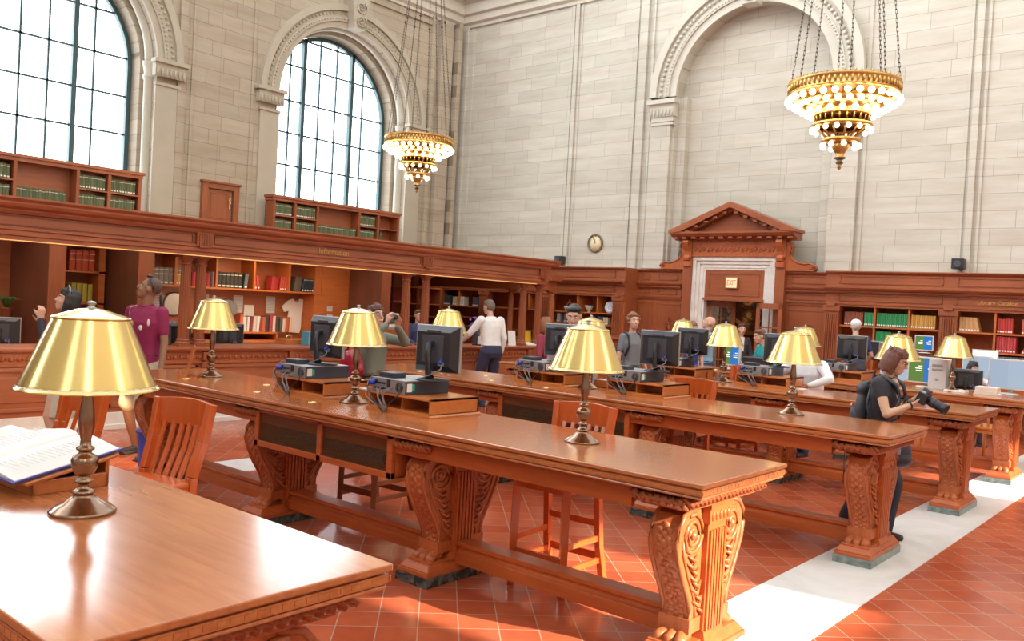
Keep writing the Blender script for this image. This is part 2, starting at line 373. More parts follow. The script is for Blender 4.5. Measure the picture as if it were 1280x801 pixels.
# door wall with blind arch
AC, AR, ASP = -8.85, 1.90, 6.9
mb = MB()
arch_piece(mb, 'y', AC, AR, ASP, 0, ZT, XA-1.0, XR, YB, YB+.45, 0)
mb.box(AC-AR, -9.71, YB+.35, YB+.8, 0, ZT); mb.box(-8.18, AC+AR, YB+.35, YB+.8, 0, ZT); mb.box(-9.71, -8.18, YB+.35, YB+.8, 2.06, ZT)
for a, b, d in ((-18.0, -17.72, .12), (-17.6, -17.5, .05), (-14.0, -13.9, .05), (-13.86, -13.74, .09), (-13.7, -13.64, .03), (-11.98, -11.9, .05), (-11.82, -11.6, .13), (-11.5, -11.42, .06), (-4.36, -4.30, .05), (-4.24, -4.12, .11), (-4.06, -4.0, .05), (-6.28, -6.2, .04), (.4, .6, .1)):
    mb.box(a, b, YB-d*.6, YB, 2.76, 9.9)
mb.box(AC-AR-.62, AC-AR-.06, YB-.10, YB, 2.76, 6.35); mb.box(AC+AR+.06, AC+AR+.62, YB-.10, YB, 2.76, 6.35)
mb.box(AC-AR+.0, AC-AR+.22, YB+.15, YB+.36, 2.2, 6.9); mb.box(AC+AR-.22, AC+AR, YB+.15, YB+.36, 2.2, 6.9)
struct(mb.build('wall_back', M['stoneB'], bevel=.01))
# right and front walls (behind / beside the camera) with added openings: slots for sun patches, windows for lamp-shade streaks
mb = MB(); ys = [YF, 4.6, 6.55, 11.15, 13.25, YB+.4]
mb.box(XR, XR+.4, YF, YB+.4, 0, 4.95); mb.box(XR, XR+.4, YF, YB+.4, 6.15, 7.5); mb.box(XR, XR+.4, 6.55, YB+.4, 5.75, 6.15); mb.box(XR, XR+.4, YF, 4.6, 5.75, 6.15); mb.box(XR, XR+.4, YF, YB+.4, 17, 25.5); mb.box(XR, XR+.4, YB+.4, 25, 0, 25.5)  # raised and run past the corner to keep stray sun off the left wall
WRC = [-4.2, 11.0]; wy = [YF]+[q for c in WRC for q in (c-1.35, c+1.35)]+[YB+.4]  # unseen windows, added to put bright streaks on the brass shades
for a, b in zip(wy[0::2], wy[1::2]): mb.box(XR, XR+.4, a, b, 7.5, 17)
for a, b in ((ys[0], ys[1]), (ys[2], ys[3]), (ys[4], ys[5])): mb.box(XR, XR+.4, a, b, 4.95, 5.75)
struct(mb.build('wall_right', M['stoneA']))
WFC = [-10, 1.5]; wx = [XA-1]+[q for c in WFC for q in (c-1.2, c+1.2)]+[XR+.4]  # unseen front windows, also added for reflections in the lamp shades
mb = MB(); mb.box(XA-1, XR+.4, YF-.4, YF, 0, 5); mb.box(XA-1, XR+.4, YF-.4, YF, 14, 18)
for a, b in zip(wx[0::2], wx[1::2]): mb.box(a, b, YF-.4, YF, 5, 14)
struct(mb.build('wall_front', M['stoneB']))
mf, nt, b = newmat('added_frosted_glass'); nt.nodes.remove(b); tr = N(nt, 'ShaderNodeBsdfTranslucent', Color=(.92, .92, .90, 1)); L(nt, tr.outputs[0], nt.nodes['Material Output'].inputs['Surface'])  # panes added to stop the direct beam and glow in the brass
for i, c in enumerate(WRC):
    b = MB(); b.box(XR+.1, XR+.2, c-1.35, c+1.35, 7.5, 7.6); b.box(XR+.1, XR+.2, c-.05, c+.05, 7.5, 17); b.box(XR+.1, XR+.2, c-1.35, c+1.35, 12, 12.1); o = struct(b.build('window_%d' % (4+i), M['iron'])); b = MB(); b.box(XR+.14, XR+.145, c-1.35, c+1.35, 7.5, 17); b.build('pane', mf, o)
for i, c in enumerate(WFC):
    b = MB(); b.box(c-1.2, c+1.2, YF-.2, YF-.1, 5, 5.1); b.box(c-.05, c+.05, YF-.2, YF-.1, 5, 14); b.box(c-1.2, c+1.2, YF-.2, YF-.1, 9.5, 9.6); o = struct(b.build('window_%d' % (8+i), M['iron'])); b = MB(); b.box(c-1.2, c+1.2, YF-.155, YF-.15, 5, 14); b.build('pane', M['glass'], o)
# cornices high on both walls
def cornice_profile(): return [(0, 9.66), (.06, 9.66), (.06, 9.74), (.14, 9.80), (.14, 9.98), (.22, 10.02), (.22, 10.30), (.34, 10.36), (.34, 10.5), (.60, 10.62), (.66, 10.85), (0, 10.85)]
mb = MB(); mb.prism([(YB-a, z) for a, z in cornice_profile()], 'x', XA, XR)
for i in range(60): mb.box(XA+.3+i*.16, XA+.39+i*.16, YB-.42, YB-.33, 10.38, 10.5)
struct(mb.build('trim_1', M['stonec']))
mb = MB(); mb.prism([(XA+a, z) for a, z in cornice_profile()], 'y', YF, YB)
for i in range(60): mb.box(XA+.33, XA+.42, YB-.3-i*.16, YB-.39-i*.16, 10.38, 10.5)
struct(mb.build('trim_2', M['stonec']))
# arch mouldings: stepped annulus with bead rows, impost capitals, keystone
def archivolt(name, axis, cen, zs, rings, d, sgn, mat, key, imp, beads):
    mb = MB(); old = None
    for r0, r1, pr in rings:
        n = 36; vs = []; fs = []
        for i in range(n+1):
            a = pi*i/n
            for r, q in ((r0, 0), (r0, pr), (r1, pr), (r1, 0)):
                h, z = cen-r*cos(a), zs+r*sin(a); vs.append((d+sgn*q, h, z) if axis == 'x' else (h, d+sgn*q, z))
        for i in range(n):
            for k in range(4):
                k2 = (k+1) % 4; f = (i*4+k, i*4+k2, i*4+4+k2, i*4+4+k); fs.append(f)
        mb.add(vs, fs)
    for r, pr, n, sz in beads:
        for i in range(n):
            a = pi*(i+.5)/n; h, z = cen-r*cos(a), zs+r*sin(a)
            mb.ell((d+sgn*pr, h, z) if axis == 'x' else (h, d+sgn*pr, z), sz, 6, 4)
    for s in (-1, 1):
        for a, b, z0, z1, pr in imp:
            h0, h1 = cen+s*a, cen+s*b
            if axis == 'x': mb.box(d, d+sgn*pr, h0, h1, z0, z1)
            else: mb.box(h0, h1, d, d+sgn*pr, z0, z1)
        for i in range(7):
            h = cen+s*(imp[0][0]+(imp[0][1]-imp[0][0])*(i+.5)/7); z = (imp[0][2]+imp[0][3])/2-.05
            p = imp[0][4]+.02
            mb.ell((d+sgn*p, h, z) if axis == 'x' else (h, d+sgn*p, z), (.03, .03, .09), 6, 5)
    if key:
        k0, k1 = key
        pl = [(cen-.17, k0), (cen+.17, k0), (cen+.30, k1), (cen-.30, k1)]
        mb.prism(pl, axis, d, d+sgn*.34)
        for i in range(2):
            q = d+sgn*.36
            mb.tube([((q, cen+.09*cos(t)*t/7, k0+.2+i*.34+.09*sin(t)*t/7) if axis == 'x' else (cen+.09*cos(t)*t/7, q, k0+.2+i*.34+.09*sin(t)*t/7)) for t in [j*.5 for j in range(28)]], .02, 5)
    return struct(mb.build(name, mat))
impA = [(2.02, 2.70, 6.16, 6.44, .14), (1.98, 2.76, 6.44, 6.52, .20), (2.06, 2.64, 5.98, 6.04, .08), (2.08, 2.6, 3.0, 5.98, .05)]
for i, c in enumerate((WC[0], WC[1], WC[2])):
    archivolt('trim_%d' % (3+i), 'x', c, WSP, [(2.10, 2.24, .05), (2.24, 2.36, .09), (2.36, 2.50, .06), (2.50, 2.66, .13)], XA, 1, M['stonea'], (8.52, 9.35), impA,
              [(2.43, .07, 66, .033), (2.30, .10, 80, .022)])
impB = [(1.84, 2.52, 6.42, 6.72, .16), (1.80, 2.58, 6.72, 6.82, .24), (1.88, 2.48, 6.22, 6.28, .13), (1.88, 2.48, 6.30, 6.42, .13)]
archivolt('trim_6', 'y', AC, ASP, [(1.88, 2.06, .07), (2.06, 2.16, .11), (2.16, 2.38, .08), (2.38, 2.56, .16)], YB, -1, M['stonep'], (8.7, 9.6), impB,
          [(2.27, .10, 60, .05), (2.11, .12, 80, .022)])
# round half-columns in the left-wall window reveals
for i, c in enumerate((WC[0], WC[1])):
    mb = MB()
    for s in (-1, 1): mb.lathe([(.12, 3.0), (.12, 6.1), (.15, 6.15), (.15, 6.2), (.12, 6.25), (.17, 6.5)], (XA-.30, c+s*2.12, 0), 16)
    a = [(XA-.30, c-2.12*cos(pi*k/30), WSP+.05+2.12*sin(pi*k/30)) for k in range(31)]
    mb.tube(a, .12, 10); struct(mb.build('trim_%d' % (7+i), M['white'] if 0 else M['stonep']))
# floor
mb = MB(); mb.box(XA-1, XR+.4, YF-.4, YB+6, -.2, 0); struct(mb.build('floor', M['floor']))
mb = MB(); mb.box(-2.30, -1.70, YF, YB-.7, 0, .004); mb.box(-7.70, -7.15, YF, YB-.7, 0, .004); struct(mb.build('trim_9', M['white']))
# windows
def window(name, c):
    R = 1.97; X = XA-.95
    r = MB(); n = 40; vs = []; fs = []
    mat_rim = M['iron']
    path = [(c-R, 3.02)]+arc(c, WSP, R, pi, 0, 40)+[(c+R, 3.02)]; inn = [(c-R+.09, 3.11)]+arc(c, WSP, R-.09, pi, 0, 40)+[(c+R-.09, 3.11)]
    k = len(path)
    for (a, b), (e, f) in zip(path, inn):
        vs += [(X, a, b), (X+.12, a, b), (X+.12, e, f), (X, e, f)]
    for i in range(k):
        j = (i+1) % k
        for q in range(4): fs.append((i*4+q, i*4+(q+1) % 4, j*4+(q+1) % 4, j*4+q))
    r.add(vs, fs)
    for y in (c-.78, c+.78):
        zt = WSP+sqrt(R*R-.78**2); r.box(X, X+.12, y-.05, y+.05, 3.05, zt-.03)
    o = struct(r.build(name, M['iron']))
    b = MB()
    for y in (c-1.62, c-1.2+.02, c-.27, c+.27, c+1.2-.02, c+1.62):
        if abs(abs(y-c)-1.62) < .01: continue
        zt = WSP+sqrt(R*R-(y-c)**2); b.box(X+.03, X+.08, y-.02, y+.02, 3.1, zt-.05)
    for z in (3.32, 4.13, 4.95, 5.77, 6.59, 7.49, 8.2):
        hw = R-.07 if z < WSP else sqrt(max(.01, R*R-(z-WSP)**2))-.06; b.box(X+.03, X+.08, c-hw, c+hw, z-.02, z+.02)
    b.build('glazing_bars', M['iron'], o)
    g = MB(); g.prism([(c-R+.03, 3.05)]+arc(c, WSP, R-.03, pi, 0, 30)+[(c+R-.03, 3.05)], 'x', X+.045, X+.055); g.build('pane', M['glass'], o)
for i, c in enumerate(WC): window('window_%d' % (i+1), c)
# ---------------------------------------------------------------- gallery above the staff area
mb = MB(); mb.box(XA, -13.3, YF, 16.2, 2.62, 2.72); struct(mb.build('trim_10', M['dark']))
def gallery_case(label, y0, y1, bays, zt=3.95):
    t = thing('gallery_bookcase', label, 'bookcase', (-17.4, y0, 2.72), 0); W = y1-y0; z1 = zt-2.72; D = .32
    b = MB(); b.box(-D, -D+.02, 0, W, 0, z1); b.box(-D, .0, 0, W, 0, .42); b.build('back_panel', M['panely'], t)
    b = MB(); b.box(-D, .02, -.02, W+.02, z1-.09, z1); b.box(-D, .05, -.05, W+.05, z1-.02, z1+.04); b.build('top_moulding', M['panely'], t, bevel=.004)
    for y in bays+[W]:
        b = MB(); yy = min(max(y, .03), W-.03); b.box(-D, .01, yy-.03, yy+.03, 0, z1-.05); b.build('upright', M['panel'], t)
    return t, z1
def shelfp(t, y0, y1, z, D=.32, mat=None, th=.025, x1=.005):
    b = MB(); b.box(-D+.02, x1, y0, y1, z-th, z); b.build('shelf', mat or M['panely'], t)
g1, _ = gallery_case('wooden gallery bookcase of old green volumes under the left arched window', 4.9, 8.55, [0, .75, 1.27, 2.39, 3.0])
for a, b_ in ((.06, .72), (.78, 1.24), (2.42, 2.97), (3.03, 3.6)): shelfp(g1, a, b_, .80)
g2, _ = gallery_case('wooden gallery bookcase of old green volumes under the right arched window', 11.7, 15.62, [0, .62, 1.27, 2.57, 3.2], 3.93)
for a, b_ in ((.03, .59), (.65, 1.24), (2.6, 3.17), (3.23, 3.88)): shelfp(g2, a, b_, .79)
# gallery door
d = MB(); d.box(XA, XA+.10, 10.20, 10.34, 2.72, 4.1); d.box(XA, XA+.10, 10.98, 11.12, 2.72, 4.1); d.box(XA, XA+.10, 10.34, 10.98, 3.96, 4.1); d.box(XA, XA+.14, 10.17, 11.15, 4.08, 4.13)
d2 = struct(d.build('door_2', M['panel'], bevel=.006))
d = MB(); d.box(XA, XA+.05, 10.34, 10.93, 2.72, 3.95)
for z0, z1 in ((3.3, 3.88), (2.8, 3.2)):
    d.box(XA+.05, XA+.06, 10.43, 10.84, z0, z0+.02); d.box(XA+.05, XA+.06, 10.43, 10.84, z1-.02, z1); d.box(XA+.05, XA+.06, 10.43, 10.45, z0, z1); d.box(XA+.05, XA+.06, 10.82, 10.84, z0, z1)
d.build('door_leaf', M['panel'], d2, bevel=.003)
d = MB(); d.box(XA+.05, XA+.075, 10.88, 10.91, 3.55, 3.8); d.tube([(XA+.09, 10.895, 3.62), (XA+.12, 10.895, 3.66), (XA+.09, 10.895, 3.7)], .012, 6); d.build('door_handle', M['brass'], d2)
# ---------------------------------------------------------------- books
def book_mesh(name, col, w, h, d, label=True, bands=None):
    """spine at +Y-ish? spine faces local -Y ; thickness along X"""
    b = MB(); b.mi = 0
    b.box(-w/2, w/2, 0, d, 0, .003+.0); b.box(-w/2, -w/2+.003, .004, d, 0, h); b.box(w/2-.003, w/2, .004, d, 0, h)
    b.prism([(-w/2, .006), (-w/2*.6, -.002), (0, -.005), (w/2*.6, -.002), (w/2, .006)], 'z', 0, h)
    b.mi = 1; b.box(-w/2+.003, w/2-.003, .006, d-.005, .004, h-.006)
    if label: b.mi = 2; b.box(-w*.34, w*.34, -.0072, -.003, h*.07, h*.07+.028)
    if bands:
        b.mi = 3
        for z in bands: b.box(-w*.47, w*.47, -.0068, -.002, h*z, h*z+.012)
    mats = [cm(col, .55, var=.2, scale=30), M['paper'], cm((.82, .80, .75)), cm([min(1, v*.5+.35) for v in (.6, .45, .2)])]
    return b.mesh(name, mats)
NB = 0
def row(meshes, start, direction, facing, n, pitch, label, group, lean=None, jit=.0, parent=None, cat='book', name='bound_volume'):
    """books standing in a row. direction: unit vector along shelf, facing: rz so that the spine (-Y) faces out"""
    global NB
    for i in range(n):
        me = meshes[i % len(meshes)]; o = bpy.data.objects.new(name, me); COL.objects.link(o); NB += 1
        p = Vector(start)+Vector(direction)*(pitch*(i+.5)); o.location = p
        ln = lean(i) if lean else 0
        o.rotation_euler = Euler((0, ln, facing)); o.scale = (1, 1, 1-jit*random.random())
        tag(o, label, cat, group)
FA = radians(90)      # spine towards +X  (left wall furniture):  local -Y -> +X
FB = 0.0              # spine towards -Y  (door wall furniture)
greens = [book_mesh('green_volume', c, .052, .27, .18, True, (.8,)) for c in ((.10, .13, .055), (.13, .15, .07), (.085, .115, .06))]
gx = -17.4-.03
for (y0, n, z, lab) in ((4.96, 11, 3.56, 'upper tier, second bay from the left end'),):
    pass
def grow(y0, y1, z, lab, grp, zt=None, pitch=.056, lean=None):
    n = int((y1-y0)/pitch); row(greens, (gx, y0, z), (0, 1, 0), FA, n, pitch, lab, grp, jit=.06, lean=lean)
grow(5.68+.02, 6.14, 3.145, 'dark green volume, lower shelf, leftmost full bay under left window', 'green volumes, left gallery case, first lower shelf')
grow(5.68+.02, 6.14, 3.525, 'dark green volume, upper shelf, leftmost full bay under left window', 'green volumes, left gallery case, first upper shelf')
grow(6.21, 7.16, 3.145, 'green volume in the half-empty wide bay under left window', 'green volumes, left gallery case, wide bay', lean=lambda i: -.12 if i > 12 else 0)
grow(7.33, 7.88, 3.145, 'green volume, lower shelf right of the wide bay, left window', 'green volumes, left gallery case, second lower shelf')
grow(7.33, 7.88, 3.525, 'green volume, upper shelf right of the wide bay, left window', 'green volumes, left gallery case, second upper shelf')
grow(7.94, 8.49, 3.145, 'green volume, lower shelf at right end, left window bookcase', 'green volumes, left gallery case, end lower shelf')
grow(7.94, 8.49, 3.525, 'green volume, upper shelf at right end, left window bookcase', 'green volumes, left gallery case, end upper shelf')
grow(11.74, 12.28, 3.145, 'green volume, lower shelf at left end, right window bookcase', 'green volumes, right gallery case, first lower shelf')
grow(11.74, 12.28, 3.515, 'green volume, upper shelf at left end, right window bookcase', 'green volumes, right gallery case, first upper shelf')
grow(12.36, 12.94, 3.145, 'green volume, lower shelf, second bay of right window bookcase', 'green volumes, right gallery case, second lower shelf')
grow(12.36, 12.94, 3.515, 'green volume, upper shelf, second bay of right window bookcase', 'green volumes, right gallery case, second upper shelf')
grow(13.02, 14.2, 3.145, 'green volume in the half-empty wide bay under right window', 'green volumes, right gallery case, wide bay')
grow(14.31, 14.86, 3.145, 'green volume, lower shelf right of the wide bay, right window', 'green volumes, right gallery case, third lower shelf')
grow(14.31, 14.86, 3.515, 'green volume, upper shelf right of the wide bay, right window', 'green volumes, right gallery case, third upper shelf')
o = bpy.data.objects.new('bound_volume', greens[0]); COL.objects.link(o); o.location = (gx, 14.99, 3.145); o.rotation_euler = (0, .2, FA)
tag(o, 'single green volume leaning in the empty last bay of gallery bookcase', 'book')
# ================================================================ ENCLOSURE: counter, columns, entablature
XC = -10.1
t = thing('service_counter', 'long carved wooden service counter with white marble plinth', 'counter', (XC, 12.5, 0))
def Y(y): return y-12.5
b = MB(); b.box(-.55, 0, Y(-6.9), 0, .2, .90); b.build('counter_body', M['panely'], t)
b = MB(); b.prism([(-.65, .90), (.02, .90), (.05, .915), (.05, .93), (.075, .935), (.075, .96), (-.65, .96)], 'y', Y(-6.9), .06); b.build('counter_top', M['panely'], t, bevel=.003)
b = MB(); b.box(-.56, .02, Y(-6.9), .02, 0, .2); b.box(-.56, .05, Y(-6.9), .05, 0, .06); b.build('marble_plinth', M['white'], t, bevel=.004)
b = MB(); b.box(0, .03, Y(-6.9), 0, .76, .78)

y = -6.5
while y < 12.4:
    b.ell((.005, Y(y), .835), (.018, .03, .03), 6, 4); b.ell((.0, Y(y)+.04, .835), (.016, .012, .022), 5, 4); y += .085
b.build('carved_frieze', M['carve'], t)
for k in range(-3, 11):
    yc = 12.35-k*1.30-.62
    if yc < -6: break
    b = MB()
    for (ya, yb, za, zb) in ((-.56, .56, .26, .30), (-.56, .56, .70, .74), (-.56, -.52, .26, .74), (.52, .56, .26, .74)): b.box(0, .022, Y(yc)+ya, Y(yc)+yb, za, zb)
    b.box(0, .01, Y(yc)-.44, Y(yc)+.44, .36, .64)
    if yc < 12.5: b.build('front_panel', M['panely'], t, bevel=.004)
    b = MB(); b.box(0, .035, Y(yc)-.69, Y(yc)-.61, .2, .76); b.box(0, .05, Y(yc)-.70, Y(yc)-.60, .70, .78); b.box(0, .06, Y(yc)-.69, Y(yc)-.61, .80, .9)
    if yc-.7 > -6.9: b.build('bracket', M['panel'], t, bevel=.004)
# entablature
t = thing('entablature', 'long wooden entablature with gilt word, carried on paired columns', 'entablature', (XC, 12.9, 2.1))
b = MB(); Z = 2.1
prof = [(-.5, 2.12), (-.02, 2.12), (-.02, 2.16), (.0, 2.17), (.0, 2.22), (.02, 2.23), (.02, 2.255), (-.01, 2.26), (-.01, 2.39), (.03, 2.40), (.05, 2.43), (.05, 2.445), (.12, 2.47), (.14, 2.50), (.14, 2.52), (.18, 2.55), (.18, 2.57), (-.5, 2.57)]
b.prism([(x, z-Z) for x, z in prof], 'y', -19.8, 0); b.prism([(x-.0, z-Z) for x, z in [(-.3, 2.45), (.05, 2.45), (.12, 2.47), (.18, 2.55), (.18, 2.57), (-.3, 2.57)]], 'y', 0, .14)
b.build('beam', M['panely'], t)
blk = [12.72, 9.72, 5.80, 1.88, -2.04]
for yb in blk:
    b = MB(); b.box(-.02, .035, yb-12.9-.11, yb-12.9+.11, 2.235-Z, 2.41-Z); 
    for i in (-2, -1, 0, 1, 2): b.box(.03, .045, yb-12.9+i*.035-.01, yb-12.9+i*.035+.01, 2.25-Z, 2.39-Z)
    b.box(.0, .06, yb-12.9-.08, yb-12.9+.08, 2.215-Z, 2.235-Z); b.build('frieze_block', M['panel'], t, bevel=.003)
for i in range(len(blk)-1):
    y1, y0 = blk[i]-.15-12.9, blk[i+1]+.15-12.9
    b = MB(); b.box(-.012, .003, y0, y1, 2.275-Z, 2.28-Z); b.box(-.012, .003, y0, y1, 2.37-Z, 2.375-Z); b.box(-.012, .003, y0, y0+.006, 2.275-Z, 2.375-Z); b.box(-.012, .003, y1-.006, y1, 2.275-Z, 2.375-Z); b.build('frieze_moulding', M['dark'], t)
text('gilt_lettering', 'Information', .115, M['gold_text'], (.0, 7.85-12.9, 2.325-Z), (radians(90), 0, radians(90)), t)
b = MB(); b.box(-.05, -.04, -18, -.3, 2.112-Z, 2.12-Z); lite = b.build('strip_light', glow('warm_strip_light', (1, .6, .2), 1.1), t)
# columns
def column(r, h):
    t = thing('wooden_column', '', 'column', (0, 0, 0))
    s = MB(); n = 48; prof = [(r*1.0, .09), (r*1.0, .3), (r*.93, .7), (r*.84, h-.13)]; vs = []; fs = []
    for rr, z in prof:
        for k in range(n): 
            q = rr*(1-.09*(abs(sin(k*pi/3)))); vs.append((q*cos(2*pi*k/n), q*sin(2*pi*k/n), z))
    for i in range(3):
        for k in range(n): fs.append((i*n+k, i*n+(k+1) % n, i*n+n+(k+1) % n, i*n+n+k))
    s.add(vs, fs); s.build('shaft', M['panel'], t)
    b = MB(); b.box(-r*1.4, r*1.4, -r*1.4, r*1.4, 0, .025); b.lathe([(r*1.35, .025), (r*1.4, .04), (r*1.3, .055), (r*1.05, .06), (r*1.2, .075), (r*1.1, .09), (r, .1)], seg=24); b.build('column_base', M['panel'], t)
    b = MB(); b.lathe([(r*.84, h-.13), (r*.95, h-.125), (r*.95, h-.11), (r*.86, h-.105), (r*.86, h-.085), (r*1.2, h-.04), (r*1.25, h-.03)], seg=24); b.box(-r*1.4, r*1.4, -r*1.4, r*1.4, h-.032, h); b.build('capital', M['panel'], t)
    return t
c0 = column(.072, 1.16)
pos = [(228.4, 'fluted column on the counter, left of the pair beside maroon polo'), (247.5, 'fluted column on the counter, right of the pair beside maroon polo'),
       (504.5, 'fluted column on the counter, left of the middle pair behind grey-coated woman'), (528.5, 'fluted column on the counter, right of the middle pair behind grey-coated woman'),
       (651, 'fluted column at the counter end, left of the pair by white sign'), (670, 'fluted column at the counter end, right of the pair by yellow folder')]
for i, (px, lab) in enumerate(pos):
    p = onX(px, 430, XC-.22); p.z = .96
    if i == 0: c0.location = p; c0['label'] = lab
    else: dup(c0, p, 0, lab)
# smaller portico between the counter end and the door wall
t = thing('portico_beam', 'shorter wooden entablature behind the counter end, nearer the door wall', 'entablature', (-12.66, 16.3, 2.08))
b = MB(); b.prism([(-.2, 0), (.2, 0), (.2, .12), (.18, .13), (.18, .24), (.24, .27), (.33, .33), (.36, .36), (.36, .38), (-.2, .38)][::-1], 'x', -4.4, .0)
b.prism([(-.2, .24), (.18, .24), (.24, .27), (.36, .36), (.36, .38), (-.2, .38)], 'x', 0, .14); b.T = Matrix.Scale(-1, 4, (0, 1, 0)); b.build('beam', M['panelx'], t)
b = MB(); b.box(-.12, .02, -.23, .0, .0, .26); b.build('end_block', M['panel'], t, bevel=.004)
for x, lab in ((onY(634, 400, 16.2).x, 'slim column under the shorter entablature, seen left of counter-end pair'), (onY(685, 400, 16.2).x, 'slim column under the shorter entablature, seen right of counter-end pair')):
    dup(c0, (x, 16.3, .92), 0, lab)
t = thing('low_partition', 'low wooden partition carrying the slim columns near door wall', 'partition', (-14.4, 16.3, 0))
b = MB(); b.box(-2.2, 1.75, -.12, .12, 0, .88); b.build('body', M['panelx'], t); b = MB(); b.box(-2.25, 1.8, -.17, .17, .88, .92); b.build('cap_rail', M['panelx'], t, bevel=.005)
# ---------------------------------------------------------------- staff shelving behind the counter
XS = -14.0
t = thing('staff_shelving', 'tall wooden staff shelving wall behind the service counter', 'shelving', (XS, 6.6, 0))
b = MB(); b.box(-.45, -.42, -8, 4.85, 0, 2.62); b.build('back_panel', M['panely'], t)
def part_wall(y, x0, x1, th, lab=None):
    b = MB(); b.box(x0, x1, y-6.6, y-6.6+th, 0, 2.62)
    for z0, z1 in ((1.05, 2.2),): pass
    b.build('partition', M['dark'], t); b = MB(); b.box(x1, x1+.03, y-6.6-.01, y-6.6+th+.02, 0, 2.62); b.build('pilaster_edge', M['panel'], t, bevel=.004)
part_wall(6.40, -.9, 1.0, .22); part_wall(11.30, -.9, 1.0, .2); part_wall(5.10, -.5, 1.0, .2); part_wall(1.2, -.5, 1.0, .2)
p_ = [onX(x, 350, XS).y for x in (219, 270.5, 317.5, 361.5, 403)]
b = MB(); b.box(-.42, .02, p_[0]-6.6-.75, p_[4]-6.6, 1.70, 1.735); b.box(-.42, .02, p_[0]-6.6-.75, p_[4]-6.6, 2.27, 2.32); b.build('upper_shelf', M['shelf'], t, bevel=.003)
for y in p_+[p_[0]-.75]:
    b = MB(); b.box(-.42, .015, y-6.6-.02, y-6.6+.02, 1.72, 2.3); b.build('divider', M['shelf'], t)
b = MB(); b.box(-.42, .6, .05, 4.65, .78, .82); b.build('desk_top', M['shelf'], t, bevel=.004)
b = MB(); b.box(-.42, .25, .6, 2.9, .93, .955); b.box(-.42, .25, 2.85, 2.88, .82, .95); b.box(-.42, .25, .6, .63, .82, .95); b.build('desk_shelf', M['shelf'], t, bevel=.003)
b = MB(); b.box(-.42, .0, -1.3, -.25, 1.85, 1.88); b.box(-.42, 0, -1.3, -.25, 1.35, 1.38); b.box(-.42, 0, -1.3, -.25, 2.3, 2.33); b.box(-.42, 0, -.35, -.25, .8, 2.33); b.build('side_shelf', M['shelf'], t)
b = MB(); b.box(-.42, .0, 3.85, 4.7, .82, 2.62); b.build('cupboard_side', M['shelf'], t)
b = MB(); b.box(-.42, .3, -5.2, -1.6, 1.05, 1.09); b.box(-.42, .3, -5.2, -1.6, 0, .05); b.build('left_counter', M['shelf'], t)
# books on staff shelves
def bm(col, w=.045, h=.28, label=True, bands=None): return book_mesh('shelf_book', col, w, h, .2, label, bands)
sx = XS-.05; zt = 1.736
def srow(px0, n, pitch, me, lab, grp, lean=None, jit=.04, z=zt, X=sx, py=350):
    y = onX(px0, py, X).y; row(me, (X, y, z), (0, 1, 0), FA, n, pitch, lab, grp, lean=lean, jit=jit)
srow(186, 1, .09, [bm((.50, .45, .03), .08, .29, False)], 'tall yellow-green binder at the left end of staff shelf', None)
srow(192, 6, .088, [bm((.22, .20, .17), .082, .29, True, (.6, .85))], 'thick grey-brown volume above the maroon-shirted man', 'grey-brown volumes on the staff shelf')
srow(221, 2, .12, [bm((.55, .33, .08), .11, .2, False)], 'squat tan volume behind the left fluted column', 'tan volumes on the staff shelf')
srow(240, 5, .07, [bm((.45, .03, .05), .062, .24, False), bm((.5, .05, .06), .066, .25, False)], 'crimson volume seen right of the right fluted column', 'crimson volumes on the staff shelf')
srow(266, 1, .04, [bm((.7, .6, .5), .035, .27, False)], 'thin cream book at the end of the crimson volumes', None)
srow(272, 6, .083, [bm((.03, .03, .03), .074, .29, True, (.8,))], 'thick black volume with white spine label on staff shelf', 'black volumes on the staff shelf')
srow(304, 1, .1, [bm((.10, .13, .17), .07, .27, True)], 'slate blue volume leaning at right of the black volumes', None, lean=lambda i: .12)
srow(318.5, 2, .06, [bm((.45, .05, .05), .05, .26, True)], 'red volume leaning left in its half-empty staff shelf bay', 'two red volumes leaning left on the staff shelf', lean=lambda i: -.14)
srow(339, 1, .16, [bm((.38, .03, .03), .15, .27, False)], 'wide dark red box file on staff shelf, leaning', None, lean=lambda i: .1)
srow(350, 3, .05, [bm((.50, .06, .04), .045, .27, True)], 'slim red volume leaning right beside dark red box file', 'three slim red volumes on the staff shelf', lean=lambda i: .1)
srow(366, 1, .2, [bm((.12, .10, .07), .16, .29, False)], 'broad dark olive box leaning on staff shelf', None, lean=lambda i: .2)
srow(377, 5, .058, [bm((.015, .03, .05), .05, .27, True, (.88,))], 'black and cream striped-spine volume leaning on staff shelf', 'five leaning black volumes on the staff shelf', lean=lambda i: .2)
# red / yellow sets on the side shelf
row([bm((.55, .07, .02), .09, .32, False, (.5, .8))], (XS-.05, onX(88, 330, XS).y, 1.885), (0, 1, 0), FA, 4, .1, 'large scarlet volume with gilt bands on side shelf at left', 'scarlet volumes at left', jit=.02)
row([bm((.42, .33, .04), .07, .30, False)], (XS-.05, onX(91, 350, XS).y, 1.385), (0, 1, 0), FA, 4, .085, 'yellow-olive volume below the scarlet volumes at left', 'yellow volumes at left', jit=.05)
